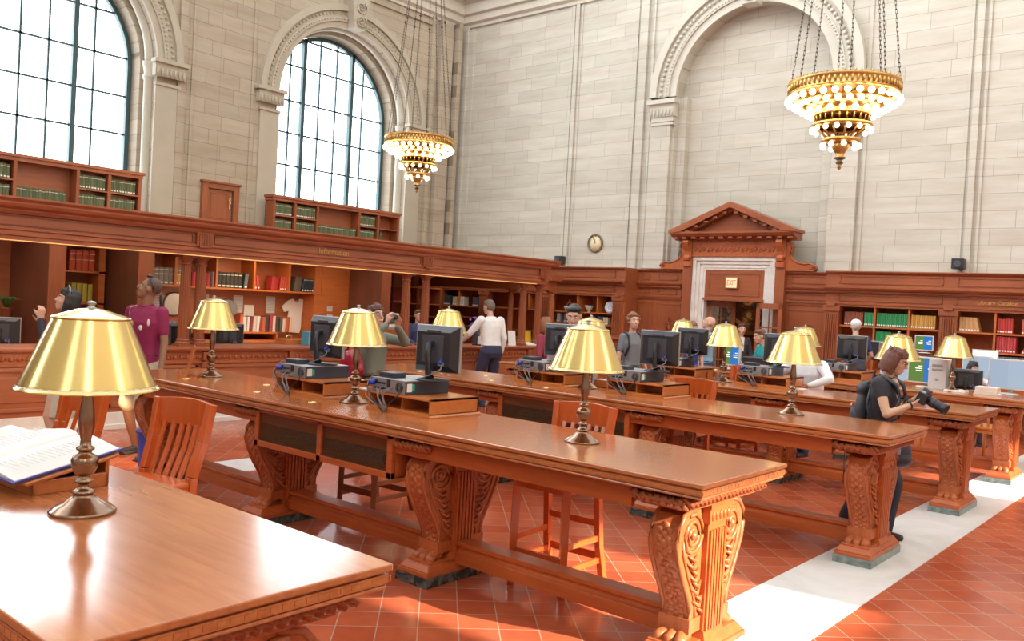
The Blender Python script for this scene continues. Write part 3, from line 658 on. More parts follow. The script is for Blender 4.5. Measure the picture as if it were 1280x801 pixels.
# small books on desk shelf
cols = [(.6, .12, .05), (.7, .68, .62), (.72, .7, .68), (.25, .04, .06), (.62, .58, .52), (.75, .75, .72), (.3, .05, .05), (.5, .12, .06), (.05, .05, .05), (.4, .05, .08), (.7, .62, .5), (.06, .05, .05), (.1, .08, .07), (.6, .55, .45), (.45, .1, .06), (.65, .5, .3)]
nm = ['orange', 'pale grey', 'white', 'dark wine', 'light beige', 'bright white', 'maroon', 'brick red', 'black', 'claret', 'cream', 'charcoal', 'brown-black', 'sand', 'rust', 'tan']
yy = onX(299, 410, XS+.05).y
for i, c in enumerate(cols):
    w = .05+.03*random.random(); me = bm(c, w-.005, .24+.07*random.random(), False); o = bpy.data.objects.new('reference_book', me); COL.objects.link(o)
    o.location = (XS+.05, yy+w/2, .957); o.rotation_euler = (0, random.choice((0, .05, .08)), FA); yy += w+.006
    tag(o, '%s-spined reference book standing on staff desk shelf, one of a mixed row' % nm[i], 'book', None)
# ================================================================ DOOR WALL WOODWORK
YW = 17.6; YR = 18.22
def frieze(name, label, x0, x1, yf, ends=True, cuts=(), prj=.16):
    """cornice and attic running along the door wall"""
    t = thing(name, label, 'panelling', (x0, yf, 2.0)); W = x1-x0; yb = YB-.02-yf; z = -2.0
    P = lambda q: [(-a, b_+z) for a, b_ in q]
    b = MB(); b.prism(P([(-yb, 2.03), (0, 2.03), (0, 2.07), (.02, 2.075), (.02, 2.11), (0, 2.12), (0, 2.285), (.03, 2.29), (.03, 2.305), (.07, 2.315), (.07, 2.34), (prj-.02, 2.365), (prj, 2.39), (-yb, 2.40)]), 'x', 0, W); b.build('cornice', M['panelx'], t)
    b = MB(); b.prism(P([(-yb, 2.40), (.02, 2.40), (.02, 2.44), (0, 2.45), (0, 2.67), (.03, 2.685), (.07, 2.72), (.07, 2.74), (-yb, 2.745)]), 'x', 0, W); b.build('attic', M['panelx'], t)
    xs = sorted(cuts)
    for a, c in zip(xs[:-1], xs[1:]):
        b = MB()
        for (z0, z1) in ((2.49, 2.65), (2.145, 2.27)):
            a0, c0_ = a+.12-x0, c-.12-x0
            b.box(a0, c0_, -.018, .0, z0+z, z0+.02+z); b.box(a0, c0_, -.018, 0, z1-.02+z, z1+z); b.box(a0, a0+.02, -.018, 0, z0+z, z1+z); b.box(c0_-.02, c0_, -.018, 0, z0+z, z1+z)
        b.build('panel_moulding', M['panelx'], t)
    return t
XL0 = -17.95; XL1 = -11.45; XQ0 = -6.6; XQ1 = .6
lb = [onY(x, 380, YW).x for x in (548, 604.5, 683)]
lp = [lb[0], lb[1], lb[2], XL1-.16]
rp = [XQ0+.15, -4.27, -2.1, .05]
fl_ = frieze('wall_cornice', 'panelled wooden cornice above the china and book hutch, left of clock door', XL0, XL1, YW, cuts=[XL0]+lp[:0]+[lp[0], lp[1], lp[2], lp[3]])
fr_ = frieze('wall_cornice', 'panelled wooden cornice with gilt words, right of the pedimented doorway', XQ0, XQ1, YW, cuts=rp)
frieze('wall_cornice', 'recessed wooden cornice between hutch and pedimented doorway', XL1, -10.25, YR-.03, cuts=[XL1-.0, -11.0, -10.25], prj=.12)
frieze('wall_cornice', 'recessed wooden cornice just right of the pedimented doorway', -7.70, XQ0, YR-.03, cuts=[-7.70, XQ0], prj=.12)
pc = onY(1242, 378, YW); text('gilt_lettering', 'Library Catalog', .105, M['gold_text'], (pc.x-XQ0+.06, -.006, .20), (radians(90), 0, 0), fr_, align='CENTER')
# recessed panels beside doorway
def wallpanels(label, x0, x1, splits, y=YR):
    t = thing('wall_panelling', label, 'panelling', (x0, y, 0)); b = MB(); b.box(0, x1-x0, 0, YB-.02-y+.0, 0, 2.03); b.build('backing', M['panel'], t)
    s = [x0]+splits+[x1]
    for a, c in zip(s[:-1], s[1:]):
        for z0, z1 in ((.2, .85), (.98, 1.93)):
            b = MB(); a0, c0_ = a-x0+.06, c-x0-.06
            b.box(a0, c0_, -.012, 0, z0, z0+.03); b.box(a0, c0_, -.012, 0, z1-.03, z1); b.box(a0, a0+.03, -.012, 0, z0, z1); b.box(c0_-.03, c0_, -.012, 0, z0, z1)
            if c0_-a0 > .4 and z0 > .9:
                mx, mz = (a0+c0_)/2, (z0+z1)/2
                for k in range(12):
                    an = 2*pi*k/12; b.tube([(mx+.05*cos(an)*q, -.012, mz+.09*sin(an)*q) for q in (.5, 1, 1.6, 2.1)], [.008, .014, .012, .005], 5)
                b.ell((mx, -.008, mz), (.04, .02, .05), 8, 6)
            b.build('raised_panel', M['panel'], t, bevel=.003)
    return t
wallpanels('carved wooden wall panels between the clock bay and the doorway', XL1, -10.2, [-11.2, -10.95])
wallpanels('carved wooden wall panels immediately right of the doorway', -7.70, XQ0, [])
wp = thing('hutch_door', 'narrow wooden door with brass plate beside the hutch end', 'door', (XL1+.03, 17.62, 0))
b = MB(); b.box(-.03, .0, 0, .55, 0, 2.02); b.build('leaf', M['panel'], wp)
b = MB(); b.ell((.02, .42, .98), .03, 10, 8); b.build('knob', M['brass'], wp)
# hutches
def hutch(label, pil, shelves, x0, x1, desk=.93, right=False):
    t = thing('bookcase_hutch', label, 'bookcase', (x0, YW, 0)); b = MB(); D = YB-.02-YW
    b.box(0, x1-x0, D-.04, D, 0, 2.03); b.box(x1-x0-.03, x1-x0, 0, D, 0, 2.03); b.box(0, .03, 0, D, 0, 2.03); b.build('back_panel', M['shelf'], t)
    b = MB(); b.box(0, x1-x0, -.02, D, 0, desk-.03); b.build('base_cabinet', M['panelx'], t)
    b = MB(); b.box(0, x1-x0, -.10, D, desk-.03, desk); b.build('ledge', M['shelf'], t, bevel=.004)
    for p in pil:
        b = MB(); b.box(p-.15-x0, p+.15-x0, -.03, .2, desk, 1.93)
        for i in range(6): b.box(p-x0-.118+i*.04, p-x0-.098+i*.04, -.058, -.03, desk+.08, 1.88)
        b.box(p-.17-x0, p+.17-x0, -.06, .2, 1.93, 2.03); b.box(p-.17-x0, p+.17-x0, -.05, .2, desk, desk+.06)
        b.box(p-.08-x0, p+.08-x0, -.09, 0, 2.03, 2.08)
        b.build('pilaster', M['panel'], t, bevel=.003)
    e = [q for p in pil for q in (p-.15, p+.15)]
    for a, c in zip(pil[:-1], pil[1:]):
        n = 3
        for i in range(n):
            w = (c-a-.3)/n; xx = a+.15-x0+i*w; b = MB()
            for (q0, q1, z0, z1) in ((.03, w-.03, .12, .16), (.03, w-.03, desk-.12, desk-.08), (.03, .06, .12, desk-.08), (w-.06, w-.03, .12, desk-.08)): b.box(xx+q0, xx+q1, -.035, -.02, z0, z1)
            b.build('cabinet_door', M['panelx'], t)
    for (a, c, z) in shelves:
        b = MB(); b.box(a-x0, c-x0, .03, D-.04, z-.03, z); b.build('shelf', M['shelf'], t)
    return t
def divs(t, x0, xs):
    for x, z0, z1 in xs:
        b = MB(); b.box(x-x0-.018, x-x0+.018, .035, YB-YW-.07, z0, z1); b.build('divider', M['shelf'], t)
l_ = [a for a in lp]
hl = hutch('wooden hutch with cubbyholes holding china plate, bowl and books', [XL0+.15]+lp, [(lp[2]+.15, lp[3]-.15, 1.62), (lp[2]+.15, lp[3]-.15, 1.33), (lp[1]+.15, lp[2]-.15, 1.62), (lp[0]+.15, lp[1]-.15, 1.60), (lp[0]+.15, lp[1]-.15, 1.3), (XL0+.3, lp[0]-.15, 1.6)], XL0, XL1, 1.05)
divs(hl, XL0, [(onY(722, 380, YW+.05).x, 1.62, 2.03), (onY(747, 380, YW+.05).x, 1.62, 2.03), (onY(661, 380, YW+.05).x, 1.62, 2.03), (onY(574, 375, YW+.05).x, 1.6, 2.03)])
hr = hutch('large wooden bookcase along the right with green, tan and red volumes', rp, [(rp[0]+.15, rp[1]-.15, 1.66), (-5.62, -4.98, 1.33), (rp[1]+.15, rp[2]-.15, 1.66), (-3.5, rp[2]-.15, 1.31)], XQ0, XQ1, .80)
divs(hr, XQ0, [(-5.62, .8, 2.03), (-4.98, .8, 2.03), (-3.5, .8, 2.03)])
b = MB(); b.box(0, XQ1-XQ0, -.55, -.1, .74, .78)
for i in range(8): b.box(.1+i*.95, .15+i*.95, -.5, -.15, 0, .74)
b.build('desk_ledge', M['shelf'], hr)
# books in the right bookcase : (x0, n, pitch, z, colour, height, label)
def brow(x0, n, pitch, z, col, h, lab, grp, lean=None, w=None, lbl=True, y=YW+.07, jit=.03):
    mes = [book_mesh('shelf_volume', [v*k for v in col], w or pitch-.004, h, .2, lbl) for k in (1, .85)]
    row(mes, (x0, y, z), (1, 0, 0), FB, n, pitch, lab, grp, lean=lean, jit=jit)
brow(-6.22, 10, .035*1.0+.002, 1.662, (.30, .085, .05), .27, 'brown-red volume on top shelf at far left of right bookcase', 'brown-red volumes, top left')
brow(-5.83+.0, 5, .038, 1.662, (.03, .28, .10), .27, 'green volume beside the brown-red ones on the top shelf', 'green volumes, top left', w=.034)
brow(-5.59, 14, .042, 1.662, (.03, .27, .09), .27, 'green volume on top shelf, centre section of right bookcase', 'green volumes, top centre')
brow(-4.95, 11, .04, 1.662, (.62, .33, .07), .26, 'tan-yellow volume on top shelf, right section', 'tan volumes, top right section')
brow(-5.59, 7, .042, 1.332, (.02, .30, .09), .24, 'bright green volume on the middle shelf above the shade', 'green volumes, middle shelf')
brow(-5.28, 7, .038, 1.332, (.35, .06, .06), .23, 'maroon volume on middle shelf beside bright green ones', 'maroon volumes, middle shelf')
brow(-4.10, 7, .05, 1.662, (.60, .33, .14), .27, 'light brown volume leaning on top shelf right of the pilaster', 'light brown leaning volumes', lean=lambda i: -.04*i if i > 2 else -.02)
brow(-3.47, 6, .042, 1.662, (.52, .045, .035), .27, 'red volume on top shelf near the right edge', 'red volumes, top shelf')
brow(-3.08, 5, .045, 1.662, (.50, .12, .08), .27, 'brick red volume on top shelf, rightmost in view', 'brick red volumes, top right edge')
brow(-3.47, 7, .045, 1.312, (.52, .055, .06), .30, 'red volume standing upright on the middle shelf at right', 'red volumes, middle shelf')
brow(-3.08, 4, .06, 1.312, (.55, .07, .06), .29, 'red volume slanting right on the middle shelf', 'slanting red volumes', lean=lambda i: .42, w=.04)
brow(-2.80, 3, .06, 1.312, (.12, .11, .13), .29, 'charcoal volume slanting after the slanting red volumes', 'slanting charcoal volumes', lean=lambda i: .42, w=.045)
brow(-3.46, 15, .05, .95, (.20, .21, .23), .30, 'grey volume in the low row under the red volumes', 'grey volumes, low shelf', lbl=False)
shx = MB(); shx.box(-3.5-XQ0, rp[2]-.15-XQ0, .03, .5, .92, .95); shx.build('shelf', M['shelf'], hr)
# left hutch contents
X_ = lambda px, dy=.1: onY(px, 385, YW+dy).x
t = thing('china_plate', 'blue and white patterned china plate upright in right cubbyhole', 'plate', (X_(762), YW+.12, 1.62))
b = MB(); b.T = Matrix.Translation((0, 0, .145)) @ Matrix.Rotation(radians(82), 4, 'X'); b.lathe([(0, .0), (.08, .0), (.1, .012), (.145, .02), (.145, .014), (.1, 0.004), (0, -.008)], seg=32); b.build('plate', cm((.62, .64, .70), .2), t)
b = MB(); b.T = Matrix.Translation((0, -.004, .145)) @ Matrix.Rotation(radians(82), 4, 'X')
for r_ in (.05, .115): b.tube([(r_*cos(2*pi*k/32), r_*sin(2*pi*k/32), .012 if r_ > .1 else .001) for k in range(32)], .004, 5, closed=True)
b.build('painted_ring', cm((.12, .16, .35), .3), t)
t = thing('china_bowl', 'small patterned footed china bowl in the middle cubbyhole', 'bowl', (X_(735), YW+.15, 1.62))
b = MB(); b.lathe([(.04, 0), (.05, .01), (.03, .03), (.07, .06), (.10, .11), (.11, .16), (.10, .16), (.065, .07), (0, .05)], seg=24); b.build('bowl', cm((.62, .60, .55), .25, var=.3, scale=40), t)
b = MB(); b.lathe([(.105, .13), (.112, .135), (.105, .142)], seg=24); b.build('painted_band', cm((.3, .2, .12), .3), t)
t = thing('ceramic_tureen', 'pale lidded tureen with red-brown handle in left cubbyhole', 'tureen', (X_(710), YW+.15, 1.62))
b = MB(); b.lathe([(.09, 0), (.10, .02), (.13, .08), (.14, .12), (.12, .12), (0, .1)], seg=20); b.build('body', cm((.66, .60, .48), .3), t)
b = MB(); b.tube([(-.09, 0, .12), (-.05, 0, .2), (0, 0, .23), (.05, 0, .2), (.09, 0, .12)], .018, 8); b.ell((0, 0, .25), .03, 8, 6); b.build('handle', cm((.30, .06, .03), .3), t)
t = thing('painted_figure', 'small red and white painted figurine behind the columns', 'figurine', (X_(655), YW+.12, 1.62))
b = MB(); b.lathe([(.05, 0), (.06, .02), (.05, .1), (.07, .14), (.06, .2), (.035, .25), (.04, .28), (0, .31)], seg=16); b.build('body', cm((.6, .08, .04), .3), t)
b = MB(); b.ell((0, -.03, .17), (.045, .04, .06), 10, 8); b.build('face', cm((.75, .7, .62), .3), t)
for i, (px, n, col, lab, z, h) in enumerate(((697, 2, (.35, .36, .38), 'tall grey directory in the hutch beneath the tureen', 1.335, .22), (706, 3, (.13, .13, .15), 'dark grey book in the hutch beneath the tureen', 1.335, .21),
      (738, 3, (.18, .17, .10), 'olive book low in the hutch beneath the bowl', 1.335, .2), (748, 3, (.06, .06, .07), 'black book low in the hutch beneath the plate', 1.335, .2), (755, 3, (.5, .42, .28), 'buff book low in the hutch beneath the plate', 1.335, .18),
      (552, 7, (.04, .045, .05), 'black volume on far hutch shelf left of white-shirted man', 1.602, .27), (566, 3, (.62, .4, .22), 'tan volume on far hutch shelf above the white-shirted man', 1.602, .25), (572, 5, (.55, .52, .46), 'cream volume on far hutch shelf above the white-shirted man', 1.602, .25), (591, 4, (.06, .07, .10), 'navy volume on far hutch shelf right of white-shirted man', 1.602, .26))):
    brow(X_(px), n, .05, z, col, h, lab, 'books: '+lab, y=YW+.08)
t = thing('corner_bookcase', 'bookcase against the window wall seen between the middle columns', 'bookcase', (-17.5, 12.0, 0))
b = MB(); b.box(-.46, -.4, 0, 5.5, 0, 2.6); b.box(-.46, 0, 0, 5.5, 0, .95); b.build('carcass', M['panely'], t)
for z in (1.25, 1.6, 2.05, 2.55): b = MB(); b.box(-.42, .0, 0, 5.5, z-.03, z); b.build('shelf', M['shelf'], t)
for k in range(7): b = MB(); b.box(-.42, .01, k*.9, k*.9+.05, .95, 2.6); b.build('upright', M['panel'], t)
y_ = onX(490, 378, -17.5).y; row([book_mesh('shelf_volume', (.45, .08, .07), .06, .27, .2, True)], (-17.55, y_, 1.602), (0, 1, 0), FA, 11, .066, 'faded red volume on the shelf between the middle columns', 'faded red volumes, corner shelf', jit=.05)
for px, py, c, nmx in ((626, 398, (.75, .45, .03), 'yellow'), (629, 399, (.75, .74, .7), 'white')):
    pass
t = thing('folded_paper', 'yellow folded paper standing on the hutch ledge', 'paper', (X_(616, .05), YW+.02, 1.05))
b = MB(); b.prism([(-.12, 0), (.14, 0), (.06, .13), (-.04, .1)], 'y', -.02, .06); b.build('sheet', cm((.78, .50, .04)), t)
t = thing('white_cup', 'small white dish on the hutch ledge beside yellow paper', 'dish', (X_(627, .05), YW+.02, 1.05))
b = MB(); b.lathe([(.04, 0), (.06, .03), (.07, .05), (.06, .05), (0, .02)], seg=16); b.build('bowl', cm((.75, .74, .7)), t); b = MB(); b.tube([(.06, 0, .04), (.09, 0, .035), (.06, 0, .01)], .006, 6); b.build('handle', cm((.75, .74, .7)), t)
# ---------------------------------------------------------------- pedimented doorway
DX = -8.92
t = thing('pediment_doorcase', 'carved wooden pediment doorcase with scrolls around the marble doorway', 'doorcase', (DX, 18.2, 0))
b = MB()
yf = -.30
for s in (-1, 1):
    b = MB(); b.box(s*1.02, s*1.24, -.16, .1, 0, 3.02); b.box(s*1.02, s*1.24, -.20, .1, 3.02, 3.42); b.build('side_pilaster', M['panel'], t, bevel=.006)
b = MB(); b.box(-1.05, 1.05, -.14, .1, 3.05, 3.42)
for i in range(46): b.box(-1.0+i*.0443, -1.0+i*.0443+.026, -.165, -.14, 3.37, 3.41)
random.seed(3)
for i in range(-9, 10):
    x = i*.105; b.tube([(x+.05*cos(q)*(1-q/9), -.145, 3.21+.07*sin(q)*(1-q/9)*(1 if i % 2 else -1)) for q in [j*.6 for j in range(12)]], .013, 5)
    b.ell((x, -.14, 3.21), (.03, .03, .045), 6, 5)
b.build('carved_frieze', M['carve'], t)
b = MB(); b.prism([(-(-.1), 3.42), (-(.16), 3.42), (-.20, 3.46), (-.36, 3.50), (-.42, 3.56), (-.42, 3.60), (.1, 3.60)], 'x', -1.48, 1.48)
for i in range(-6, 7): b.box(i*.23-.055, i*.23+.055, -.34, -.18, 3.44, 3.49)
b.build('cornice', M['panelx'], t)
b = MB(); z0 = 3.60; hw = 1.50; ap = 4.26
b.prism([(-hw+.25, z0), (hw-.25, z0), (0, ap-.14)], 'y', -.16, .1); b.build('tympanum', M['panelx'], t)
b = MB()
for s in (-1, 1):
    b.prism([(s*(hw+.03), z0-.03), (s*(hw+.03), z0+.03), (0, ap), (0, ap-.13), (s*(hw-.28), z0-.0)], 'y', -.44, .1)
    b.prism([(s*(hw-.30), z0-.0), (0, ap-.13), (0, ap-.20), (s*(hw-.48), z0)], 'y', -.30, .1)
    for i in range(5):
        f = (i+.6)/5.2; x, z = s*(hw-.3)*(1-f), z0+(ap-.15-z0)*f; b.box(x-.05, x+.05, -.40, -.28, z-.06, z-.01)
    for i in range(26):
        f = (i+.5)/26; x, z = s*(hw-.52)*(1-f), z0+(ap-.24-z0)*f; b.box(x-.012, x+.012, -.20, -.16, z-.015, z+.02)
b.build('raking_cornice', M['panelx'], t, bevel=.004)
for s in (-1, 1):
    b = MB(); # console bracket
    b.prism([(-.16, 3.42), (-.30, 3.42), (-.33, 3.36), (-.30, 3.28), (-.22, 3.16), (-.20, 3.08), (-.24, 3.02), (-.22, 2.96), (-.16, 2.94)], 'x', s*1.13-.07, s*1.13+.07)
    b.box(s*1.13-.1, s*1.13+.1, -.22, -.1, 2.82, 2.93); b.build('console', M['carve'], t, bevel=.004)
    b = MB(); q = [(1.24, 3.40), (1.30, 3.38), (1.34, 3.30), (1.33, 3.20), (1.30, 3.10), (1.36, 3.00), (1.48, 2.93), (1.62, 2.90), (1.74, 2.91), (1.84, 2.88), (1.88, 2.81), (1.84, 2.75), (1.24, 2.75)]
    b.prism([(s*x, z) for x, z in q], 'y', -.12, .08); 
    b.tube([(s*(x+.01), -.12, z) for x, z in q[:-2]], .022, 6)
    b.tube([(s*(1.80+.05*cos(k*.5)*(1-k/20)), -.13, 2.83+.05*sin(k*.5)*(1-k/20)) for k in range(18)], .012, 5); b.build('side_scroll', M['carve'], t)
# marble frame
fr = MB()
for a, bb, pr in ((0, .09, .10), (.09, .17, .06), (.17, .25, .035), (.25, .30, .02)):
    o0 = 1.02-a; o1 = 1.02-bb; zt0 = 3.05-a; zt1 = 3.05-bb
    for s in (-1, 1): fr.box(DX+s*o0, DX+s*o1, 18.2-pr, 18.66, 0, zt0)
    fr.box(DX-o1, DX+o1, 18.2-pr, 18.66, zt1, zt0)
d1 = struct(fr.build('door_1', M['doormarble'], bevel=.004))
b = MB(); b.box(DX-.72, DX+.72, 18.18, 18.3, 2.10, 2.76)
for (a, c, z0_, z1_) in ((-.62, .62, 2.17, 2.19), (-.62, .62, 2.66, 2.68), (-.62, -.6, 2.17, 2.68), (.6, .62, 2.17, 2.68)): b.box(DX+a, DX+c, 18.165, 18.18, z0_, z1_)
b.box(DX-.74, DX+.74, 18.13, 18.3, 2.05, 2.11); b.build('transom_panel', M['panelx'], d1, bevel=.004)
def leaf(w, h):
    b = MB(); b.box(0, w, -.02, .02, 0, .28); b.box(0, .09, -.02, .02, 0, h); b.box(w-.09, w, -.02, .02, 0, h); b.box(0, w, -.02, .02, h-.12, h)
    for i in range(1, 4): b.box(.09, w-.09, -.012, .012, .28+(h-.4)*i/4-.015, .28+(h-.4)*i/4+.015)
    b.box(w/2-.012, w/2+.012, -.012, .012, .28, h-.1); return b
o = leaf(.66, 2.03).build('door_leaf', M['panel'], d1, bevel=.003, loc=(DX-.72, 18.35, 0)); o.rotation_euler.z = radians(38)
g = MB(); g.box(.09, .57, -.003, .003, .28, 1.92); g.build('pane', M['glass'], o)
o = leaf(.66, 2.03).build('door_leaf', M['panel'], d1, bevel=.003, loc=(DX+.66, 18.02, 0)); o.rotation_euler.z = radians(-12)
g = MB(); g.box(.09, .57, -.003, .003, .28, 1.92); g.build('pane', M['glass'], o)
t = thing('exit_sign', 'small cream EXIT sign with red letters on the wood transom', 'sign', (DX-.03, 18.165, 2.46))
b = MB(); b.box(-.15, .15, -.05, 0, -.125, .125); b.build('housing', M['gold'], t, bevel=.006)
b = MB(); b.box(-.13, .13, -.056, -.05, -.105, .105); b.build('sign_face', M['exitp'], t)
text('sign_lettering', 'EXIT', .17, M['red_text'], (0, -.058, 0), (radians(90), 0, 0), t, sx=.62)
# lobby behind the open door: dark walls with a large dim painting
mm, nt, bb = newmat('dim_mural'); tc = N(nt, 'ShaderNodeTexCoord'); no = N(nt, 'ShaderNodeTexNoise', Scale=1.7, Detail=3., Distortion=2.5); L(nt, tc.outputs['Object'], no.inputs['Vector'])
cr = N(nt, 'ShaderNodeValToRGB'); e = cr.color_ramp.elements; e[0].position = .38; e[0].color = (.015, .02, .012, 1); e[1].position = .62; e[1].color = (.45, .22, .10, 1); q = e.new(.46); q.color = (.10, .015, .01, 1); q = e.new(.53); q.color = (.07, .06, .02, 1)
L(nt, no.outputs['Fac'], cr.inputs['Fac']); L(nt, cr.outputs['Color'], bb.inputs['Base Color']); bb.inputs['Roughness'].default_value = .4
t = thing('lobby_painting', 'large dim figure painting on the wall beyond the open doorway', 'painting', (-10.6, 23.2, 1.3))
b = MB(); b.box(-2.2, 2.2, 0, .05, 0, 2.6); b.build('canvas', mm, t)
b = MB(); b.box(-2.3, 2.3, -.03, .04, -.1, 0); b.box(-2.3, 2.3, -.03, .04, 2.6, 2.7); b.box(-2.3, -2.2, -.03, .04, 0, 2.6); b.box(2.2, 2.3, -.03, .04, 0, 2.6); b.build('frame', M['gold'], t)
b = MB(); b.box(-15, -7, 23.3, 23.5, 0, 5); b.box(-15, -14.8, 18.8, 23.3, 0, 5); b.box(-7.2, -7, 18.8, 23.3, 0, 5); b.box(-15, -7, 18.75, 23.5, 5, 5.1); struct(b.build('wall_lobby', M['dark']))
lobby = True
# clock
p = onY(744, 304, YB-.02)
t = thing('wall_clock', 'round cream wall clock with dark bronze rim on limestone wall', 'clock', (p.x, YB-.0, p.z))
b = MB(); b.T = Matrix.Rotation(radians(90), 4, 'X'); b.lathe([(.2, 0), (.235, 0), (.24, .03), (.225, .05), (.2, .045), (.2, 0)], seg=40); b.build('rim', cm((.16, .12, .08), .4, var=.1), t)
b = MB(); b.T = Matrix.Rotation(radians(90), 4, 'X'); b.lathe([(.205, .0), (.205, .02), (0, .021)], seg=40); b.mi = 1; b.T = Matrix()
for k in range(12):
    a = 2*pi*k/12; b.bar((.165*sin(a), -.024, .165*cos(a)), (.19*sin(a), -.024, .19*cos(a)), .009, .004, (0, 1, 0))
b.build('dial', [cm((.80, .68, .42), .5), M['plastic']], t)
for ln, a, w in ((.11, -5, .014), (.16, -28, .009)):
    b = MB(); a = radians(a); b.bar((0, -.028, -.01), (ln*sin(a), -.028, ln*cos(a)), w, .003, (0, 1, 0)); b.build('hand', M['plastic'], t)
# small speakers
def spk(px, py, label):
    p = onY(px, py, YB-.15); t = thing('wall_speaker', label, 'speaker', (p.x, YB-.05, p.z), 0)
    b = MB(); b.frus(-.11, .11, -.24, -.04, -.10, .10, .0, .0); b.build('cabinet', M['plastic'], t, bevel=.01)
    b = MB(); b.lathe([(.0, 0), (.06, .0), (.07, .008), (.06, .01)], (0, 0, 0), 16); o = b.build('cone', M['plasticg'], t, loc=(0, -.245, -.01)); o.rotation_euler.x = radians(90)
    b = MB(); b.tube([(0, -.02, -.12), (0, -.12, -.12), (0, -.12, -.08)], .012, 6); b.box(-.03, .03, -.03, .04, -.2, -.06); b.build('bracket', M['silver'], t)
spk(701, 325, 'small black wall speaker left of the clock'); spk(1199, 330, 'small black wall speaker above the right-hand bookcase')
# ================================================================ LIBRARY TABLES
TX, TL, TH = -4.63, 2.83, .96
TY = [1.22, 3.95, 6.59, 9.02, 11.28]
HW = .46
def edge_blocks(b, z0, z1, off):
    st = .036
    n = int(2*TL/st)
    for i in range(n):
        x = -TL+(i+.5)*2*TL/n
        for s in (-1, 1): b.box(x-st*.455, x+st*.455, s*(HW-off), s*(HW-off+.004), z0, z1)
    n = int(2*HW/st)
    for i in range(n):
        y = -HW+(i+.5)*2*HW/n
        for s in (-1, 1): b.box(s*(TL-off), s*(TL-off+.004), y-st*.455, y+st*.455, z0, z1)
def spiral(b, cx, y, z, r, turns, sgn, x0, tr=.011):
    n = int(turns*12); b.tube([(x0, y+sgn*r*(1-k/n*.88)*cos(2*pi*k/12+1.2), z+r*(1-k/n*.88)*sin(2*pi*k/12+1.2)) for k in range(n+1)], tr, 5)
def pedestal(t, x):
    """carved console pedestal, profile in the YZ plane"""
    W = .072
    # outline of one side scroll (y outward, z)
    q = [(.05, .76), (.20, .78), (.29, .76), (.335, .71), (.345, .64), (.325, .56), (.275, .46), (.22, .37), (.19, .30), (.185, .24), (.19, .21), (.05, .21)]
    b = MB(); b.T = Matrix.Translation((x, 0, 0)); b.box(-.10, .10, -.095, .095, .13, .70)
    for f in (-1, 1):
        for k in range(6): b.box(f*.10, f*.112, -.083+k*.0295, -.083+k*.0295+.017, .17, .665)
    b.box(-.115, .115, -.11, .11, .70, .79); b.box(-.125, .125, -.12, .12, .775, .80)
    for f in (-1, 1):
        for k in range(5): b.ell((f*.115, -.08+k*.04, .735), (.01, .016, .025), 6, 5)
    b.frus(-.12, .12, -.11, .11, .13, .17, .015, .015); t = b.build('pedestal', M['table'], t)
    for s in (-1, 1):
        b = MB(); b.T = Matrix.Translation((x, 0, 0))
        b.prism([(s*y, z) for y, z in q], 'x', -W, W)
        # beaded rims on both faces
        for f in (-1, 1):
            b.tube([(f*W, s*y, z) for y, z in q[1:-1]], .013, 5)
            b.tube([(f*(W+.002), s*(y-.05), z) for y, z in q[4:-2]], .009, 5)
            spiral(b, 0, s*.20, .655, .105, 2.6, s, f*(W+.003))
            b.ell((f*(W+.005), s*.20, .655), (.02, .022, .022), 8, 6)
            for k in range(9):    # acanthus leaf curls below the volute
                yy = .20-.012*k+.02*(k % 2); zz = .53-.033*k
                b.tube([(f*W, s*(yy-.06), zz+.02), (f*(W+.014), s*(yy-.01), zz), (f*(W+.006), s*(yy+.035), zz+.03)], [.006, .013, .004], 5)
        # overlapping scales on the outer edge
        pts = q[3:-2]
        for i in range(22):
            u = i/21*(len(pts)-1); k = min(int(u), len(pts)-2); fr_ = u-k
            y = pts[k][0]*(1-fr_)+pts[k+1][0]*fr_; z = pts[k][1]*(1-fr_)+pts[k+1][1]*fr_
            for dx in ((-.026, .026) if i % 2 else (0,)): b.ell((dx, s*(y-.004), z), (.027, .012, .021), 6, 4)
        # ankle block and claw foot
        b.box(-W-.012, W+.012, s*.09, s*.205, .175, .245)
        for dx in (-.05, 0, .05):
            b.cap((dx*.7, s*.17, .17), (dx*1.15, s*.235, .145), .03, .032, 8); b.cap((dx*1.15, s*.235, .145), (dx*1.25, s*.26, .115), .028, .018, 8)
        b.ell((0, s*.16, .155), (.075, .06, .045), 10, 7)
        b.build('carved_scroll', M['carve'], t)
    b = MB(); b.T = Matrix.Translation((x, 0, 0)); b.box(-.125, .125, -.36, .36, .80, .885)
    for s in (-1, 1):
        b.tube([(s*.135, -.39, .843), (s*.135, .39, .843)], .026, 8); b.tube([(-.135, s*.39, .843), (.135, s*.39, .843)], .026, 8)
        for k in range(20): y = -.39+k*.041; b.tube([(s*.120, y-.016, .872), (s*.160, y, .852), (s*.158, y+.010, .836), (s*.118, y+.024, .815)], [.010, .016, .016, .010], 5)
        for k in range(7): x_ = -.12+k*.04; b.tube([(x_-.014, s*.378, .872), (x_, s*.415, .852), (x_+.008, s*.413, .836), (x_+.02, s*.375, .815)], [.010, .016, .016, .010], 5)
    b.build('gadrooned_capital', M['carve'], t)
    b = MB(); b.T = Matrix.Translation((x, 0, 0)); b.box(-.13, .13, -.33, .33, .055, .085); b.frus(-.125, .125, -.32, .32, .085, .125, .025, .03); b.box(-.10, .10, -.28, .28, .12, .135)
    b.build('moulded_foot', M['table'], t, bevel=.006)
    b = MB(); b.T = Matrix.Translation((x, 0, 0)); b.box(-.135, .135, -.34, .34, 0, .058); b.build('marble_base', M['black'] if x < 2 else M['greym'], t, bevel=.004)
